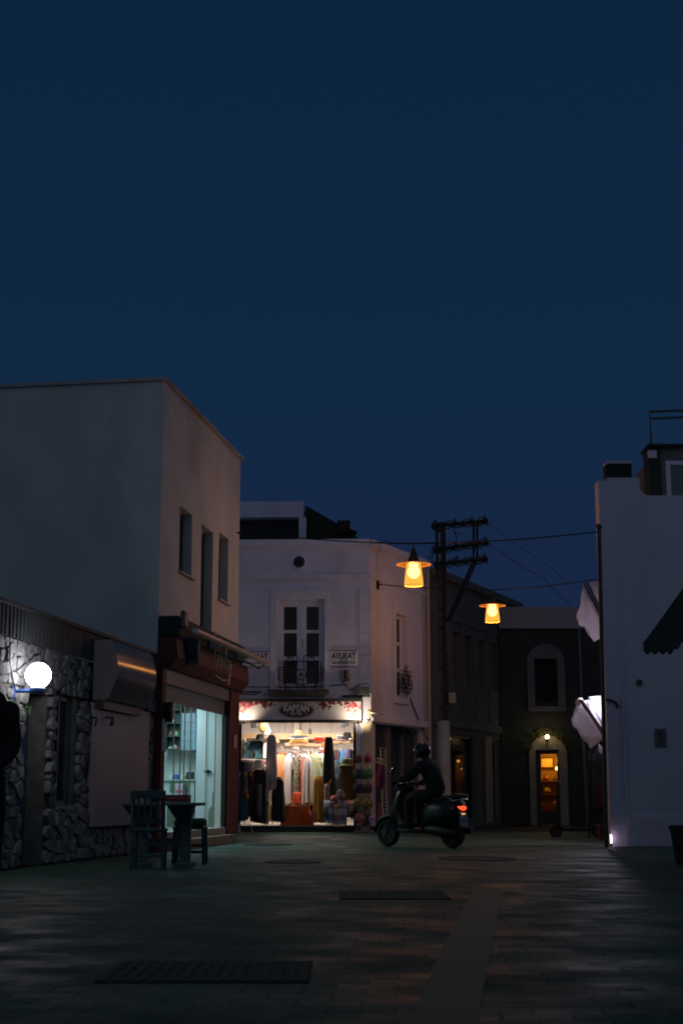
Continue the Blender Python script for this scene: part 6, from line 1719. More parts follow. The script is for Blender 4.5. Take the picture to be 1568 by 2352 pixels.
# roof room and rail
rr_ = empty('roof_room', RW.off(0, -2).w(3, 6.3), 'dark rooftop room with pale framed window on the right house', 'roof room')
RQ = RW.off(0, -2.5)
def rq(x, y): return RQ.px(x, y)
a0 = rq(1490, 1080)[0]; z1_ = rq(1530, 1022)[1]; zb4 = 5.6; aw_ = rq(1517, 1080)[0]
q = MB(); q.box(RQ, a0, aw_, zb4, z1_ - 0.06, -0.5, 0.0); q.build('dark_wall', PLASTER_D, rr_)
q = MB(); q.box(RQ, aw_ + 0.003, 8, zb4, z1_ - 0.062, -3, -0.02); q.build('pale_wall', mat('roof_room_wall', (0.16, 0.16, 0.14), 0.8, var=0.15), rr_)
q = MB(); q.box(RQ, a0 - 0.03, 8, z1_ - 0.058, z1_, -0.6, 0.1); q.build('roof_edge', BLACK, rr_)
q = MB(); q.box(RQ, a0 - 0.02, a0 + 0.15, z1_ - 0.27, z1_ - 0.12, 0.003, 0.05); q.build('small_box', PLASTER_R, rr_)
w0_, w1_ = rq(1528, 1080)[0], rq(1600, 1080)[0]; zt5 = rq(1540, 1059)[1]
q = MB(); q.box(RQ, w0_, w0_ + 0.08, zb4, zt5, -0.018, 0.03); q.box(RQ, w0_ + 0.08, w1_, zt5 - 0.08, zt5, -0.018, 0.03); wq = q.build('window', TRIM, rr_)
q = MB(); q.box(RQ, w0_ + 0.08, w1_, zb4, zt5 - 0.08, -0.018, 0.005); q.build('pane', mat('dusk_pane', (0.12, 0.16, 0.16), 0.2), wq)
q = MB(); a = rq(1497, 1000)[0]; zt6 = rq(1497, 943)[1]
q.tube([RQ.w(a, z1_, -0.1), RQ.w(a - 0.02, zt6, -0.1), RQ.w(4.5, zt6 + 0.03, 0.3)], 0.028, 6); q.tube([RQ.w(a, zt6 - 0.14, -0.1), RQ.w(4.5, zt6 - 0.10, 0.3)], 0.024, 6)
tag(q.build('roof_railing', mat('olive_rail', (0.07, 0.075, 0.05), 0.6)), 'thin pipe railing on top of the rooftop room', 'railing')
# parking sign
sg = empty('no_parking_sign', RW.w(*rp(1515, 1716), 0.02), 'small faded no parking sign with crossed P on the right wall', 'sign')
a0, a1, z0, z1 = rect(RW, 1502, 1674, 1529, 1716)
q = MB(); q.box(RW, a0, a1, z0, z1, 0.004, 0.015); q.build('plate', mat('faded_plate', (0.26, 0.26, 0.28), 0.5), sg)
q = MB(); ca_, cz_ = (a0 + a1) / 2, z1 - (z1 - z0) * 0.38
q.tube([RW.w(ca_ + 0.078 * math.cos(t * PI / 12), cz_ + 0.078 * math.sin(t * PI / 12), 0.018) for t in range(25)], 0.007, 5)
q.tube([RW.w(ca_ - 0.055, cz_ + 0.055, 0.018), RW.w(ca_ + 0.055, cz_ - 0.055, 0.018)], 0.006, 5)
text_mesh(q, 'P', 0.13, RW.w(ca_, cz_, 0.017), (1, 0, 0), (0, 0, 1), 0.006, 0.003)
for k, wd in enumerate((0.16, 0.09, 0.15)): q.box(RW, ca_ - wd / 2, ca_ + wd / 2, z0 + 0.075 - k * 0.028, z0 + 0.090 - k * 0.028, 0.0155, 0.018)
for sx_ in (-0.06, 0.06): q.box(RW, ca_ + sx_ - 0.015, ca_ + sx_ + 0.015, z1 - 0.035, z1 - 0.015, 0.0155, 0.018)
q.box(RW, a0, a1, z0, z0 + 0.006, 0.0155, 0.018); q.box(RW, a0, a0 + 0.006, z0, z1, 0.0155, 0.018); q.box(RW, a1 - 0.006, a1, z0, z1, 0.0155, 0.018); q.box(RW, a0, a1, z1 - 0.006, z1, 0.0155, 0.018)
q.build('marking', INK, sg, fixn=False)
# steel pole at the corner
q = MB(); b = P(1396, 1946, 24.4); X = b.x
pt_ = P(1374.5, 1210, 24.4); q.tube([V((X - 0.03, 24.4, 0)), pt_], 0.036, 12); q.ball(pt_, 0.055, 12)
q.tube([V((X - 0.05, 24.35, 0)), V((X - 0.02, 24.35, 3)), V((X + 0.0, 24.35, 5.5))], 0.008, 6)
for z in (1.2, 2.9, 4.3): q.torus(V((X - 0.03, 24.4, 0)).lerp(pt_, z / pt_.z), 0.038, 0.008, 'z', 14, 6)
tag(q.build('steel_pole', mat('pole_paint', (0.09, 0.09, 0.075), 0.6, 0.3, var=0.4, vs=6), None, smooth=True), 'thin steel pole standing at the corner of the right house', 'pole')
# cold tube lamp behind the corner
t0, t1 = V((4.592, 25.02, P(1388, 1690, 25.0).z)), V((4.592, 25.02, P(1387, 1603, 25.0).z))
tl = empty('tube_lamp', t0, 'upright cold violet white tube lamp behind the corner of the right house', 'tube lamp')
q = MB(); q.tube([t0, t1], 0.022, 10); q.build('tube', emis('cold_tube', (0.85, 0.75, 1.0), 9.0), tl)
q = MB(); q.cube(4.60, 4.66, 25.0, 25.06, t0.z - 0.03, t0.z + 0.0); q.cube(4.60, 4.66, 25.0, 25.06, t1.z, t1.z + 0.03); q.build('holder', BLACK, tl)
q = MB(); b0_, b1_ = V((4.560, 24.72, 0.06)), V((4.560, 24.72, 0.20)); q.tube([b0_, b1_], 0.011, 10)
q.cube(4.545, 4.575, 24.70, 24.74, 0.0, 0.058, 1)
tag(q.build('floor_lamp_strip', [emis('cold_strip', (0.95, 0.75, 1.0), 9.0), BLACK]), 'short bright lamp strip at the foot of the corner of the right house', 'lamp')
ld = bpy.data.lights.new('tube_light', 'POINT'); ld.energy = 60; ld.color = (0.88, 0.84, 1.0); ld.shadow_soft_size = 0.06
lo = bpy.data.objects.new('tube_light', ld); C.objects.link(lo); lo.parent = tl; lo.location = V((4.98, 28.1, 3.0)) - t0

# awnings on the side street, seen from their ends
FAB = mat('white_awning', (0.70, 0.68, 0.74), 0.9, var=0.08, vs=3)
_n, _l = FAB.node_tree.nodes, FAB.node_tree.links
_t, _m = _n.new('ShaderNodeBsdfTranslucent'), _n.new('ShaderNodeMixShader')
_t.inputs[0].default_value = (0.7, 0.68, 0.74, 1); _m.inputs[0].default_value = 0.45
_l.new(_n['Principled BSDF'].outputs[0], _m.inputs[1]); _l.new(_t.outputs[0], _m.inputs[2]); _l.new(_m.outputs[0], _n['Material Output'].inputs[0])
def awn(name, label, sheets, bars, roller=None):
    root = empty(name, P(sheets[0][0][0], sheets[0][0][1], sheets[0][0][2]), label, 'awning', 'white awnings behind the right corner')
    for k, (sh) in enumerate(sheets):
        pts = [P(*s_) for s_ in sh]
        bm = bmesh.new(); vv = [bm.verts.new(p) for p in pts]; f = bm.faces.new(vv)
        bmesh.ops.triangulate(bm, faces=[f]); bmesh.ops.subdivide_edges(bm, edges=bm.edges, cuts=3, use_grid_fill=True)
        for v in bm.verts: v.co.y += 0.05 * math.sin(v.co.x * 11 + v.co.z * 5) ; v.co.x += 0.01 * math.sin(v.co.z * 17)
        q = MB(); bm.verts.ensure_lookup_table(); bm.verts.index_update()
        q.add([v.co.copy() for v in bm.verts], [[v.index for v in fc.verts] for fc in bm.faces]); bm.free()
        q.build('fabric', FAB, root, smooth=True, solid=0.012)
    q = MB()
    for b in bars: q.tube([P(*p) for p in b], 0.022, 6)
    q.build('folding_arm', mat('dark_blue_metal', (0.05, 0.06, 0.09), 0.5, 0.3), root)
    if roller:
        q = MB(); q.tube([P(*p) for p in roller], 0.06, 12); q.build('roller', mat('pink_roller', (0.5, 0.42, 0.42), 0.6), root, smooth=True)
awn('folded_awning', 'lower white awning with scalloped edge lit by the tube lamp at the right corner',
    [[(1327, 1607, 27.6), (1318, 1632, 27.5), (1310, 1653, 27.4), (1316, 1668, 27.4), (1326, 1676, 27.3), (1332, 1692, 27.2), (1338, 1700, 27.1), (1349, 1707, 27.0), (1356, 1720, 26.9), (1368, 1710, 26.9), (1384, 1696, 26.9), (1384, 1686, 26.9)],
     [(1352, 1601, 28.6), (1349, 1609, 28.5), (1336, 1610, 28.4), (1384, 1684, 27.6), (1388, 1684, 27.6), (1388, 1598, 28.6), (1372, 1598, 28.7)],
     [(1375, 1708, 27.4), (1372, 1728, 27.3), (1383, 1735, 27.3), (1387, 1722, 27.3)]],
    [[(1331, 1607, 27.4), (1385, 1688, 26.8)], [(1335, 1608, 27.35), (1387, 1684, 26.75)], [(1352, 1602, 28.3), (1386, 1672, 27.2)]],
    [(1327, 1613, 27.5), (1332, 1610, 28.4)])
awn('folded_awning', 'upper dim white awning above the lit one at the right corner',
    [[(1339, 1345, 27.9), (1330, 1390, 27.8), (1323, 1418, 27.7), (1330, 1436, 27.6), (1341, 1440, 27.5), (1352, 1452, 27.5), (1356, 1462, 27.4), (1362, 1474, 27.4), (1384, 1462, 27.3), (1384, 1430, 27.3)],
     [(1352, 1338, 28.6), (1388, 1331, 28.6), (1388, 1425, 27.8), (1384, 1420, 27.8)]],
    [[(1340, 1341, 27.7), (1385, 1425, 27.2)], [(1346, 1338, 27.7), (1386, 1412, 27.2)]])

# rack of dark clothes at the right corner
rk = MB(); y_ = 29.5
p0_, p1_ = P(1346, 1727, y_), P(1392, 1722, y_ - 0.3)
rk.tube([V((p0_.x, p0_.y, 0.0)), p0_, p1_, V((p1_.x, p1_.y, 0.0))], 0.018, 8)
tag(rk.build('clothes_rack', IRON), 'dark clothes rack standing by the right corner', 'clothes rack')
for i, (x0, x1, y0, y1, m2, l_) in enumerate(((1347, 1362, 1732, 1870, M_blk, 'black coat at the left end of the rack by the right corner'), (1358, 1374, 1730, 1862, M_nvy, 'dark navy coat in the middle of the rack by the right corner'),
                                          (1370, 1388, 1728, 1800, M_blk, 'short black jacket above the red dress by the right corner'), (1369, 1393, 1798, 1856, mat('dull_red_cloth', (0.06, 0.010, 0.006), 0.9, var=0.3), 'red dress hanging low on the rack by the right corner'))):
    garment(x0, x1, y0, y1, 29.0 - 0.1 * i, m2, l_, 'coat' if i < 2 else ('jacket' if i == 2 else 'dress'), 'clothes on the rack by the right corner', folds=5, top=0.85, hook=(i != 3))
q = MB(); c = P(1386, 1905, 29.0); q.cube(c.x - 0.12, c.x + 0.15, 28.8, 29.2, 0.02, 0.30)
tag(q.build('red_crate', mat('red_plastic', (0.07, 0.008, 0.006), 0.5), None, bevel=0.02), 'red plastic crate on the ground below the red dress', 'crate')

# kick scooter
ks_ = P(1322, 1922, 30.9)
kx0, kx1 = P(1275, 1911, 30.9).x, P(1369, 1911, 30.9).x
kk = empty('kick_scooter', V((kx0, 30.9, 0)), 'black electric kick scooter parked sideways in front of the arched house', 'kick scooter', rz=math.radians(0))
wbk = kx1 - kx0
def kmb(): return MB()
for x in (0, wbk):
    q = MB(); q.torus((x, 0, 0.115), 0.085, 0.03, 'y', 26, 8); wh = q.build('wheel', RUBBER, kk, smooth=True, local=True)
    q = MB(); q.lathe((x, 0, 0.115), [(0.06, -0.03), (0.06, 0.03)], 16, axis='y'); q.torus((x, -0.032, 0.115), 0.05, 0.006, 'y', 18, 5, 1); q.build('hub', [BLACK, mat('hub_red', (0.4, 0.06, 0.03), 0.5)], wh, local=True)
q = MB(); q.cube(0.16, wbk - 0.12, -0.09, 0.09, 0.13, 0.175); q.cube(0.20, wbk - 0.16, -0.07, 0.07, 0.177, 0.182, 1); q.build('deck', [BLACK, mat('grip_tape', (0.12, 0.12, 0.11), 0.9)], kk, bevel=0.012, local=True)
q = MB(); q.tube([(wbk - 0.14, 0, 0.16), (wbk - 0.02, 0, 0.24), (wbk + 0.12, 0, 0.20)], 0.02, 6); q.torus((0, 0, 0.115), 0.13, 0.012, 'y', 20, 6); q.build('mudguard', BLACK, kk, local=True)
q = MB(); q.tube([(0.18, 0, 0.155), (0.06, 0, 0.24), (0.02, 0, 0.30), (0.10, 0, 1.15)], [0.03, 0.035, 0.03, 0.022], 10); q.tube([(-0.0, -0.05, 0.115), (0.03, -0.05, 0.30)], 0.012, 6); q.tube([(-0.0, 0.05, 0.115), (0.03, 0.05, 0.30)], 0.012, 6); q.build('stem', mat('scooter_grey', (0.03, 0.03, 0.03), 0.4, 0.4), kk, smooth=True, local=True)
q = MB(); q.tube([(0.10, -0.24, 1.13), (0.10, 0, 1.16), (0.10, 0.24, 1.13)], 0.016, 8); q.ball((0.13, 0, 1.14), 0.045, 12); q.ball((0.09, -0.24, 1.12), 0.022, 8); q.tube([(0.10, -0.1, 1.14), (0.18, -0.14, 1.10), (0.17, -0.2, 1.11)], 0.007, 5); q.build('handlebar', mat('bar_grey', (0.16, 0.16, 0.17), 0.4, 0.5), kk, smooth=True, local=True)
q = MB(); q.tube([(wbk * 0.62, -0.06, 0.13), (wbk * 0.60, -0.14, 0.005)], 0.01, 6); q.build('kickstand', STEEL, kk, local=True)
q = MB(); q.cube(wbk + 0.02, wbk + 0.05, -0.03, 0.03, 0.20, 0.24); q.build('rear_light', mat('red_lens', (0.5, 0.03, 0.02), 0.3), kk, local=True)

# ------------------------------------------------------------------ MOTOR SCOOTER AND RIDER
rear = P(1039, 1924, 23.9); rear.z = 0
hd = math.atan2(0.66, -0.75)
ms = empty('motor_scooter', rear, 'dark motor scooter ridden to the left with its red tail light on', 'motor scooter', rz=hd)
BODY = mat('dark_teal_paint', (0.006, 0.012, 0.014), 0.38, spec=0.35)
WB = 1.36
for x, n_ in ((0, 'wheel'), (WB, 'wheel')):
    q = MB(); q.torus((x, 0, 0.235), 0.178, 0.057, 'y', 32, 12); wh = q.build('wheel', RUBBER, ms, smooth=True, local=True)
    q = MB(); q.lathe((x, 0, 0.235), [(0.13, -0.04), (0.135, -0.03), (0.135, 0.03), (0.13, 0.04)], 24, axis='y')
    for k in range(5):
        t = 2 * PI * k / 5; q.tube([(x, -0.045, 0.235), (x + 0.12 * math.cos(t), -0.045, 0.235 + 0.12 * math.sin(t))], 0.014, 6)
        q.tube([(x, 0.045, 0.235), (x + 0.12 * math.cos(t), 0.045, 0.235 + 0.12 * math.sin(t))], 0.014, 6)
    q.build('rim', mat('dull_alloy', (0.05, 0.05, 0.05), 0.4, 0.6), wh, local=True)
q = MB()   # rear body: two bulging cowls as one shell
q.loft([(-0.42, 0.66, 0.05, 0.08), (-0.36, 0.64, 0.13, 0.15), (-0.25, 0.60, 0.20, 0.20), (-0.08, 0.58, 0.23, 0.235), (0.12, 0.57, 0.23, 0.24), (0.30, 0.57, 0.21, 0.215), (0.45, 0.55, 0.20, 0.16), (0.56, 0.48, 0.18, 0.11), (0.62, 0.40, 0.12, 0.08)], 24, e=2.5)
q.build('rear_cowl', BODY, ms, smooth=True, local=True)
q = MB()   # engine, swingarm, exhaust
q.loft([(-0.18, 0.24, 0.06, 0.05, 0.12), (0.0, 0.25, 0.09, 0.07, 0.13), (0.2, 0.28, 0.10, 0.09, 0.10), (0.42, 0.30, 0.09, 0.10, 0.05), (0.52, 0.30, 0.06, 0.08, 0.03)], 14)
q.build('engine', mat('engine_black', (0.015, 0.015, 0.015), 0.5, 0.5), ms, smooth=True, local=True)
q = MB(); q.tube([(0.35, -0.12, 0.22), (0.12, -0.17, 0.22), (0.08, -0.18, 0.24), (-0.26, -0.19, 0.30)], [0.02, 0.025, 0.055, 0.06], 12); q.build('exhaust', mat('dark_chrome', (0.18, 0.18, 0.2), 0.3, 0.9), ms, smooth=True, local=True)
q = MB(); q.loft([(0.52, 0.27, 0.05, 0.12), (0.62, 0.27, 0.04, 0.19), (0.95, 0.27, 0.04, 0.20), (1.06, 0.30, 0.05, 0.15)], 16, e=4); q.build('floorboard', BODY, ms, smooth=True, local=True)
q = MB(); pts = [(1.02, 0.28, 0.16), (1.07, 0.40, 0.24), (1.09, 0.60, 0.27), (1.07, 0.80, 0.24), (1.03, 0.95, 0.15), (1.0, 1.0, 0.10)]
rings = []
for x, z, hw in pts:
    rg = []
    for k in range(16):
        t = 2 * PI * k / 16; rg.append(V((x + 0.045 * math.sin(t) - 0.10 * (math.cos(t)) ** 2, hw * math.cos(t), z)))
    rings.append(rg)
q.ring(rings); q.loft([(1.02, 0.72, 0.26, 0.16), (1.12, 0.66, 0.26, 0.13), (1.22, 0.58, 0.18, 0.10), (1.30, 0.52, 0.08, 0.07)], 16); q.build('leg_shield', BODY, ms, smooth=True, local=True)
q = MB(); q.loft([(1.08, 0.42, 0.07, 0.05), (1.16, 0.50, 0.08, 0.08), (1.30, 0.515, 0.06, 0.09), (1.46, 0.47, 0.05, 0.09), (1.58, 0.38, 0.05, 0.07), (1.64, 0.28, 0.04, 0.04)], 16); q.build('front_mudguard', BODY, ms, smooth=True, local=True)
q = MB(); q.tube([(WB, 0.05, 0.235), (1.26, 0.05, 0.48), (1.10, 0.0, 0.90)], 0.022, 8); q.build('fork', BLACK, ms, local=True)
q = MB(); q.loft([(0.94, 1.03, 0.03, 0.05), (0.99, 1.03, 0.06, 0.10), (1.06, 1.02, 0.07, 0.11), (1.13, 1.01, 0.05, 0.08), (1.16, 1.0, 0.02, 0.04)], 16); q.tube([(0.88, -0.34, 1.04), (0.96, -0.2, 1.05), (1.02, 0, 1.05), (0.96, 0.2, 1.05), (0.88, 0.34, 1.04)], 0.018, 8); hb_ = q.build('handlebar', BODY, ms, smooth=True, local=True)
for s_ in (-1, 1):
    q = MB(); q.tube([(0.90, 0.31 * s_, 1.04), (0.86, 0.37 * s_, 1.03)], 0.021, 8); q.build('grip', RUBBER, hb_, local=True)
    q = MB(); q.tube([(0.98, 0.16 * s_, 1.06), (1.02, 0.26 * s_, 1.22)], 0.007, 6); q.lathe((1.02, 0.29 * s_, 1.24), [(0.055, -0.012), (0.06, 0.0), (0.05, 0.012)], 18, axis='x', sx=1.2); q.build('mirror', mat('mirror_glint', (0.4, 0.4, 0.45), 0.1, 0.9), ms, smooth=True, local=True)
q = MB(); q.lathe((1.155, 0, 1.01), [(0.055, -0.02), (0.06, 0.0), (0.04, 0.02), (0.001, 0.03)], 18, axis='x'); q.build('headlight', mat('lens_clear', (0.5, 0.5, 0.5), 0.1), ms, smooth=True, local=True)
q = MB(); q.loft([(-0.30, 0.80, 0.03, 0.07), (-0.22, 0.815, 0.045, 0.12), (0.0, 0.81, 0.05, 0.14), (0.22, 0.79, 0.05, 0.13), (0.42, 0.76, 0.045, 0.10), (0.50, 0.72, 0.03, 0.07)], 18, e=3); q.build('seat', mat('seat_vinyl', (0.01, 0.01, 0.01), 0.6), ms, smooth=True, local=True)
q = MB(); q.tube([(0.10, -0.16, 0.77), (-0.10, -0.17, 0.82), (-0.30, -0.16, 0.76), (-0.50, -0.08, 0.79), (-0.50, 0.08, 0.79), (-0.30, 0.16, 0.76), (-0.1, 0.17, 0.82)], 0.011, 8); q.build('grab_rail', CHROME, ms, smooth=True, local=True)
q = MB(); q.loft([(-0.50, 0.835, 0.02, 0.09), (-0.47, 0.84, 0.03, 0.13), (-0.28, 0.85, 0.035, 0.14), (-0.20, 0.85, 0.02, 0.12)], 16, e=4); q.build('rack_pad', mat('seat_vinyl'), ms, smooth=True, local=True)
q = MB(); q.loft([(-0.435, 0.62, 0.015, 0.06), (-0.43, 0.645, 0.03, 0.10), (-0.395, 0.665, 0.035, 0.115), (-0.33, 0.69, 0.03, 0.14), (-0.25, 0.71, 0.015, 0.165)], 14); q.build('tail_light', mat('tail_red', (0.7, 0.05, 0.02), 0.3, em=(1.0, 0.07, 0.02), es=1.6), ms, smooth=True, local=True)
q = MB()
q.cube(-0.46, -0.445, -0.105, 0.105, 0.36, 0.53); q.tube([(-0.36, 0, 0.58), (-0.45, 0, 0.50)], 0.02, 6); npl = q.build('number_plate', mat('plate_white', (0.45, 0.42, 0.55), 0.5), ms, local=True, bevel=0.004)
q = MB(); q.cube(-0.463, -0.4605, -0.08, 0.08, 0.41, 0.47); q.build('plate_digits', mat('plate_smudge', (0.22, 0.2, 0.28), 0.6), npl, local=True)
q = MB(); q.cube(-0.452, -0.436, -0.05, 0.05, 0.545, 0.565); q.build('plate_lamp', emis('plate_lamp', (1.0, 0.55, 0.25), 0.9), ms, local=True)
for s_ in (-1, 1):
    q = MB(); q.ball((-0.30, 0.18 * s_, 0.64), 0.03, 10, sx=1.3); q.build('indicator', mat('amber_lens', (0.45, 0.14, 0.02), 0.3), ms, smooth=True, local=True)

def skin(verts, edges, rad, name, m, parent, loc=True, root=0, sub=2):
    me = bpy.data.meshes.new(name); me.from_pydata([tuple(v) for v in verts], edges, [])
    o = bpy.data.objects.new(name, me); C.objects.link(o)
    md = o.modifiers.new('Skin', 'SKIN'); md.use_smooth_shade = True; md.branch_smoothing = 0.5
    for i, r_ in enumerate(rad):
        rr2 = r_ if isinstance(r_, tuple) else (r_, r_)
        me.skin_vertices[0].data[i].radius = rr2
        me.skin_vertices[0].data[i].use_root = (i == root)
    s2 = o.modifiers.new('Sub', 'SUBSURF'); s2.levels = sub; s2.render_levels = sub
    dg = bpy.context.evaluated_depsgraph_get()
    nm = bpy.data.meshes.new_from_object(o.evaluated_get(dg))
    bpy.data.objects.remove(o)
    for p in nm.polygons: p.use_smooth = True
    nm.materials.clear(); nm.materials.append(m)
    o = bpy.data.objects.new(name, nm); C.objects.link(o); o.parent = parent
    WL[o.name] = V((0, 0, 0))
    return o

def hand(verts, edges, rad, wrist, dirv, up, side, curl, s=1.0):
    """palm + five fingers appended to a skin graph; wrist = index"""
    w = V(verts[wrist]); d = V(dirv).normalized(); u = V(up).normalized(); sd = V(side).normalized()
    palm = len(verts); verts.append(w + d * 0.05 * s); rad.append((0.030 * s, 0.022 * s)); edges.append((wrist, palm))
    for k, ln in enumerate((0.075, 0.085, 0.08, 0.06)):
        off = (k - 1.5) * 0.020 * s
        b = len(verts); verts.append(w + d * 0.09 * s + sd * off); rad.append(0.0095 * s); edges.append((palm, b))
        p = V(verts[b]); a = 0; last = b
        for j in range(3):
            a += curl * (0.8 if j == 0 else 1.0)
            p = p + (d * math.cos(a) - u * math.sin(a)) * (ln * s / 2.6)
            verts.append(p); rad.append((0.0088 - 0.0012 * j) * s); edges.append((last, len(verts) - 1)); last = len(verts) - 1
    b = len(verts); verts.append(w + d * 0.035 * s - sd * 0.038 * s); rad.append(0.011 * s); edges.append((palm, b))
    verts.append(w + d * 0.065 * s - sd * 0.050 * s - u * 0.02 * s); rad.append(0.0095 * s); edges.append((b, b + 1))
    verts.append(w + d * 0.085 * s - sd * 0.035 * s - u * 0.04 * s); rad.append(0.008 * s); edges.append((b + 1, b + 2))

for ch_ in ms.children:
    if ch_.name.split('.')[0] in ('wheel', 'engine', 'exhaust'): continue
    for o_ in [ch_] + list(ch_.children):
        for v_ in o_.data.vertices:
            if v_.co.x < 0.1: v_.co.x = 0.1 + (v_.co.x - 0.1) * 0.60

rider = empty('person', rear + V((math.cos(hd), math.sin(hd), 0)) * 0.05, 'helmeted rider in dark clothes sitting upright on the moving motor scooter', 'person', rz=hd)
vs = [V((0.28, 0, 0.92)), V((0.28, 0, 1.03)), V((0.36, 0, 1.19)), V((0.45, 0, 1.35)), V((0.49, 0, 1.43)), V((0.52, 0, 1.50)), V((0.54, 0, 1.56)), V((0.55, 0, 1.61))]
ra = [(0.205, 0.19), (0.20, 0.185), (0.21, 0.185), (0.175, 0.15), (0.075, 0.075), (0.06, 0.06), (0.085, 0.085), (0.085, 0.085)]
ed = [(i, i + 1) for i in range(7)]
for s_ in (-1, 1):
    b = len(vs)
    vs += [V((0.45, 0.19 * s_, 1.35)), V((0.56, 0.31 * s_, 1.18)), V((0.63, 0.34 * s_, 1.13)), V((0.83, 0.335 * s_, 1.09))]; ra += [0.11, 0.088, 0.078, 0.038]
    ed += [(3, b), (b, b + 1), (b + 1, b + 2), (b + 2, b + 3)]
    hand(vs, ed, ra, b + 3, (0.9, 0, -0.28), (0.2, 0, 1), (0, s_ * 1.0, 0), 0.75, 0.95)
    b = len(vs)
    vs += [V((0.33, 0.12 * s_, 0.86)), V((0.60, 0.17 * s_, 0.84)), V((0.73, 0.175 * s_, 0.80)), V((0.76, 0.16 * s_, 0.60)), V((0.74, 0.15 * s_, 0.40)), V((0.78, 0.15 * s_, 0.365)), V((0.92, 0.17 * s_, 0.35))]
    ra += [0.12, 0.10, 0.09, 0.074, 0.056, 0.05, (0.045, 0.034)]
    ed += [(0, b)] + [(b + k, b + k + 1) for k in range(6)]
skin(vs, ed, ra, 'body', mat('dark_jacket', (0.012, 0.014, 0.015), 0.85, bump=0.8, bs=9), rider, root=0)
q = MB(); q.ball((0.56, 0, 1.595), 0.138, 24, sx=1.08, sy=0.95, sz=1.0); hl = q.build('helmet', mat('helmet_black', (0.012, 0.012, 0.014), 0.25), rider, smooth=True, local=True)
q = MB(); q.ball((0.585, 0, 1.58), 0.132, 20, sx=1.05, sy=0.9, sz=0.62); q.build('visor', mat('visor_dark', (0.03, 0.035, 0.05), 0.1), hl, smooth=True, local=True)
q = MB(); q.loft([(0.59, 1.52, 0.04, 0.09), (0.66, 1.495, 0.035, 0.075), (0.695, 1.50, 0.02, 0.04)], 14); q.build('chin_guard', mat('helmet_black'), hl, smooth=True, local=True)

# person at the left edge, mostly outside the picture
pe = empty('person', V((-2.27, 9.1, 0)), 'person in dark clothes standing at the very left edge with one elbow out', 'person', rz=math.radians(-100))
vs = [V((0, 0, 0.95)), V((0, 0, 1.08)), V((0.01, 0, 1.25)), V((0, 0, 1.40)), V((0.02, 0, 1.49)), V((0.03, 0, 1.55)), V((0.035, 0, 1.62)), V((0.03, 0, 1.70))]
ra = [(0.15, 0.12), (0.14, 0.11), (0.16, 0.12), (0.15, 0.10), (0.06, 0.06), (0.06, 0.06), (0.085, 0.09), (0.08, 0.085)]
ed = [(i, i + 1) for i in range(7)]
for s_ in (-1, 1):
    b = len(vs)
    vs += [V((0, 0.16 * s_, 1.40)), V((-0.04, 0.175 * s_, 1.16)), V((-0.02, 0.18 * s_, 1.10)), V((0.10, 0.13 * s_, 0.98))]; ra += [0.075, 0.075, 0.075, 0.040]
    ed += [(3, b), (b, b + 1), (b + 1, b + 2), (b + 2, b + 3)]
    hand(vs, ed, ra, b + 3, (1, -0.3 * s_, 0.1), (0, -s_, 0), (0, 0, 1), 0.4)
    b = len(vs)
    vs += [V((0, 0.09 * s_, 0.88)), V((0.01, 0.10 * s_, 0.50)), V((0, 0.10 * s_, 0.45)), V((-0.01, 0.10 * s_, 0.10)), V((0.01, 0.10 * s_, 0.05)), V((0.15, 0.12 * s_, 0.035))]
    ra += [0.105, 0.072, 0.066, 0.045, 0.045, (0.042, 0.030)]
    ed += [(0, b)] + [(b + k, b + k + 1) for k in range(5)]
skin(vs, ed, ra, 'body', mat('dark_jacket'), pe, root=0)
q = MB(); q.ball((0.02, 0, 1.67), 0.115, 18, sx=1.0, sy=0.85, sz=1.1); q.build('hair', mat('dark_hair', (0.012, 0.01, 0.008), 0.7), pe, smooth=True, local=True)
q = MB(); q.ball((0.135, 0, 1.62), 0.018, 10, sz=1.5); q.build('nose', mat('skin_tone', (0.35, 0.2, 0.14), 0.6), pe, smooth=True, local=True)

# ------------------------------------------------------------------ TABLE, CHAIRS
WOODB = mat('blue_grey_wood', (0.075, 0.135, 0.145), 0.75, var=0.3, vs=10, bump=0.2)
TY = 17.6
tb2 = empty('cafe_table', V((P(374, 1990, TY).x, TY, 0)), 'dark blue wooden trestle table beside the stone wall', 'table')
cx = P(374, 1990, TY).x
q = MB(); q.cube(-0.47, 0.47, -0.30, 0.30, 0.715, 0.75); q.build('table_top', WOODB, tb2, bevel=0.008, local=True)
for s_ in (-1, 1):
    q = MB(); x = 0.26 * s_
    q.cube(x - 0.07, x + 0.07, -0.05, 0.05, 0.05, 0.66); q.hexa([V((x - 0.07, -0.05, 0.50)), V((x + 0.07, -0.05, 0.50)), V((x + 0.07, 0.05, 0.50)), V((x - 0.07, 0.05, 0.50)), V((x - 0.20, -0.25, 0.713)), V((x + 0.10, -0.25, 0.713)), V((x + 0.10, 0.25, 0.713)), V((x - 0.20, 0.25, 0.713))])
    q.cube(x - 0.09, x + 0.11, -0.27, 0.27, 0.0, 0.048); q.build('trestle', WOODB, tb2, bevel=0.006, local=True)
q = MB(); q.cube(-0.189, 0.189, -0.03, 0.03, 0.25, 0.33); q.build('stretcher', WOODB, tb2, local=True)
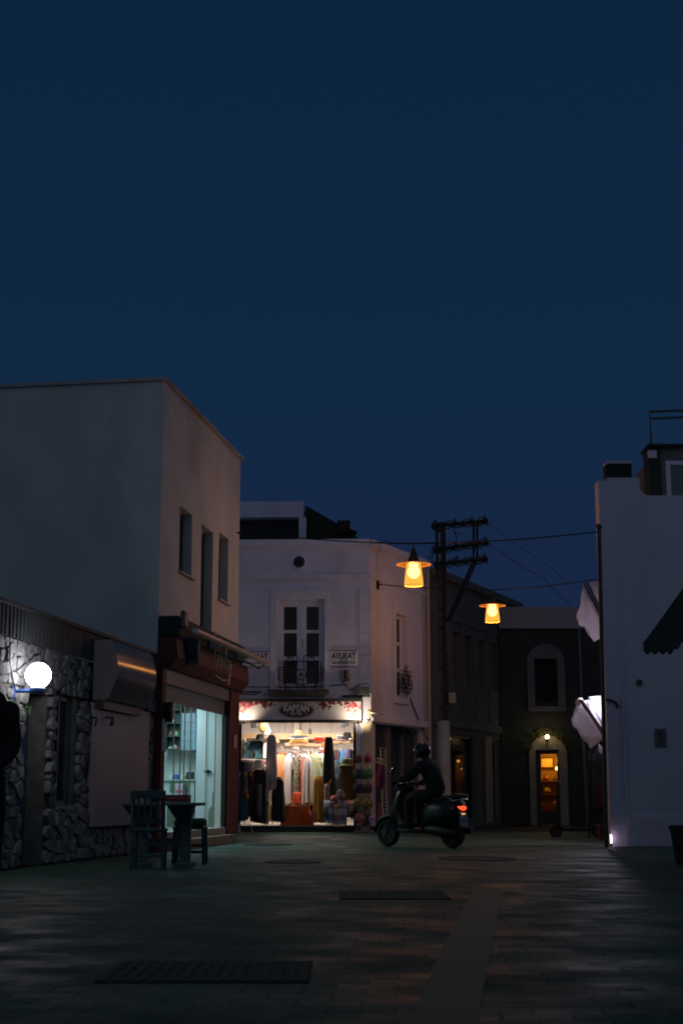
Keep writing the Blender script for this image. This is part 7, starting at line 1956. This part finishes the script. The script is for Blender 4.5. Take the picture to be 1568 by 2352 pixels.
def chair(loc, rz, label):
    root = empty('chair', loc, label, 'chair', None, rz)
    q = MB(); q.cube(-0.20, 0.20, -0.20, 0.20, 0.43, 0.46); q.build('seat', WOODB, root, bevel=0.008, local=True)
    for sx_ in (-1, 1):
        q = MB(); q.tube([(0.18 * sx_, -0.19, 0), (0.175 * sx_, -0.18, 0.43), (0.175 * sx_, -0.23, 0.88)], 0.024, 4); q.build('leg', WOODB, root, local=True)
        q = MB(); q.tube([(0.17 * sx_, 0.18, 0), (0.17 * sx_, 0.17, 0.428)], 0.022, 4); q.build('leg', WOODB, root, local=True)
    q = MB(); q.cube(-0.20, 0.20, -0.25, -0.22, 0.80, 0.89); q.cube(-0.16, 0.16, -0.215, -0.195, 0.52, 0.57)
    for k in range(4): x = -0.11 + 0.073 * k; q.cube(x - 0.014, x + 0.014, -0.232, -0.212, 0.57, 0.80)
    q.build('backrest', WOODB, root, bevel=0.004, local=True)
    q = MB(); q.tube([(-0.17, -0.18, 0.28), (0.17, -0.18, 0.28)], 0.014, 6); q.tube([(-0.17, -0.18, 0.16), (0.17, -0.18, 0.16)], 0.014, 6)
    for sx_ in (-1, 1): q.tube([(0.175 * sx_, -0.18, 0.22), (0.17 * sx_, 0.17, 0.22)], 0.014, 6)
    q.build('stretcher', WOODB, root, local=True)
    return root
chair(V((P(337, 1998, 16.7).x, 16.85, 0)), math.radians(2), 'dark blue slatted wooden chair with its back to us at the trestle table')
# green seated stool
sx0 = P(428, 1990, 17.9).x
st_ = empty('stool', V((sx0, 18.3, 0)), 'low wooden stool with green cushion behind the trestle table leg', 'stool')
q = MB(); q.cube(-0.20, 0.20, -0.18, 0.18, 0.42, 0.45); q.build('seat', WOODB, st_, local=True)
q = MB(); q.loft([(-0.19, 0.50, 0.035, 0.16), (-0.16, 0.505, 0.052, 0.175), (0.16, 0.505, 0.052, 0.175), (0.19, 0.50, 0.035, 0.16)], 16, e=5); q.build('cushion', mat('green_cushion', (0.06, 0.11, 0.07), 0.9, bump=0.3), st_, smooth=True, local=True)
for sx_ in (-1, 1):
    for sy_ in (-1, 1):
        q = MB(); q.tube([(0.19 * sx_, 0.17 * sy_, 0), (0.175 * sx_, 0.155 * sy_, 0.42)], 0.022, 4); q.build('leg', WOODB, st_, local=True)
q = MB(); q.tube([(-0.18, -0.16, 0.15), (0.18, -0.16, 0.15)], 0.02, 4); q.tube([(-0.18, 0.16, 0.22), (0.18, 0.16, 0.22)], 0.016, 4); q.build('rung', WOODB, st_, local=True)
q = MB(); c = P(404, 1850, 17.7); q.cube(c.x - 0.17, c.x + 0.17, 17.6, 17.84, 0.753, 0.845); q.cube(c.x - 0.16, c.x + 0.16, 17.594, 17.599, 0.79, 0.81, 1)
tag(q.build('box', [mat('dark_red_box', (0.09, 0.035, 0.04), 0.6), mat('red_print', (0.3, 0.04, 0.05), 0.6)], None, bevel=0.005), 'flat dark red box on the trestle table', 'box')

# ------------------------------------------------------------------ right edge items
q = MB(); TYp = 18.2; c = G(1580, 1985, 0)
q.lathe(V((c.x + 0.02, TYp, 0)), [(0.16, 0.0), (0.17, 0.02), (0.22, 0.40), (0.24, 0.42), (0.24, 0.47), (0.20, 0.47), (0.19, 0.40)], 24)
tag(q.build('plant_tub', mat('dark_clay', (0.03, 0.03, 0.028), 0.8, bump=0.3), None, smooth=True), 'dark round tub on the ground cut by the right edge', 'tub')
ra_ = empty('scalloped_awning', P(1568, 1450, 14.5), 'dark green awning with scalloped valance reaching in from the right edge', 'awning')
GRC = mat('green_canvas', (0.045, 0.080, 0.068), 0.9, var=0.2, bump=0.2)
a, b_, c_, d_ = P(1476, 1478, 14.6), P(1590, 1318, 14.6), P(1600, 1330, 16.8), P(1500, 1452, 16.8)
q = MB(); vs, fs = [], []; nn = 8
for i in range(nn + 1):
    for j in range(5):
        t, u = i / nn, j / 4
        p = a.lerp(b_, t).lerp(d_.lerp(c_, t), u); p.z -= 0.05 * math.sin(PI * t) * 1.0; vs.append(p)
for i in range(nn):
    for j in range(4): k = i * 5 + j; fs.append([k, k + 1, k + 6, k + 5])
q.add(vs, fs); q.build('canopy', GRC, ra_, smooth=True, solid=0.02)
q = MB()
# scalloped side valance
top = [a.lerp(b_, t) for t in [k / 16 for k in range(17)]]
n_ = 28
for k in range(n_):
    t0_, t1_ = k / n_, (k + 1) / n_
    p, r_ = a.lerp(b_, t0_), a.lerp(b_, t1_)
    x0, x1 = p.x, r_.x
    def low(t): 
        base = P(1476 + 114 * t, 1496 - (max(0, t - 0.52) * 105) , 14.6).z
        return base - 0.035 * abs(math.sin(t * PI * 7))
    q.hexa([V((x0, 14.58, min(p.z - 0.02, low(t0_)))), V((x1, 14.58, min(r_.z - 0.02, low(t1_)))), V((x1, 14.60, min(r_.z - 0.02, low(t1_)))), V((x0, 14.60, min(p.z - 0.02, low(t0_)))),
            V((x0, 14.58, p.z)), V((x1, 14.58, r_.z)), V((x1, 14.60, r_.z)), V((x0, 14.60, p.z))])
q.build('valance', GRC, ra_)
q = MB(); q.tube([P(1500, 1462, 15.0), P(1500, 1450, 15.0), P(1524, 1434, 15.2), P(1560, 1405, 15.2)], 0.02, 6); q.build('arm', BLACK, ra_)

# plain houses out of view, added to shade the square
q = MB(); q.cube(5.6, 14, -6, 17.0, 0.0, 4.2); q.cube(5.5, 14.1, -6.1, 17.1, 4.2, 4.4)
tag(q.build('added_shade_house', PLASTER_G), 'grey house added beyond the right edge to shade the square, carrying the dark green awning', 'house')
q = MB(); q.cube(-15, -5.4, -6, 8.6, 0.0, 5.2); q.cube(-15.1, -5.3, -6.1, 8.7, 5.2, 5.4)
tag(q.build('added_shade_house', PLASTER_D), 'dark house added beyond the left edge to shade the square by the stone building', 'house')

# drains and manholes
def slot_drain(x0, x1, y0, y1, label, n):
    p = [G(x0, y1), G(x1, y1), G(x1, y0), G(x0, y0)]
    ya, yb = p[0].y, p[2].y; xa, xb = (p[0].x + p[3].x) / 2, (p[1].x + p[2].x) / 2
    root = empty('drain_grate', V(((xa + xb) / 2, (ya + yb) / 2, 0)), label, 'drain grate')
    q = MB(); q.cube(xa, xb, ya, yb, 0.002, 0.006); q.build('frame', mat('grate_iron', (0.018, 0.035, 0.028), 0.85), root)
    q = MB()
    for k in range(n):
        x = xa + (xb - xa) * (k + 0.5) / n; q.cube(x - (xb - xa) / n * 0.28, x + (xb - xa) / n * 0.28, ya + 0.03, yb - 0.03, 0.0065, 0.010)
    q.build('bars', mat('grate_bar', (0.028, 0.055, 0.043), 0.85), root)
slot_drain(780, 1025, 2046, 2066, 'long slotted drain grate across the middle of the square', 16)
slot_drain(250, 715, 2208, 2256, 'long slotted drain grate in the dark foreground at the left', 16)
def manhole(x0, x1, y0, y1, label):
    p0, p1 = G(x0, (y0 + y1) / 2), G(x1, (y0 + y1) / 2); r_ = abs(p1.x - p0.x) / 2; c = (p0 + p1) / 2
    q = MB(); q.lathe(V((c.x, c.y, 0.002)), [(r_, 0), (r_, 0.006), (r_ * 0.92, 0.008), (r_ * 0.9, 0.003), (0.001, 0.003)], 32, sy=1.3)
    tag(q.build('manhole_cover', mat('grate_iron')), label, 'manhole cover')
manhole(608, 738, 1974, 1986, 'dark manhole cover in front of the red shop')
manhole(560, 672, 1938, 1942, 'small dark cover near the foot of the red pillar')
manhole(1005, 1185, 1966, 1978, 'wide dark cover on the paving right of the motor scooter')
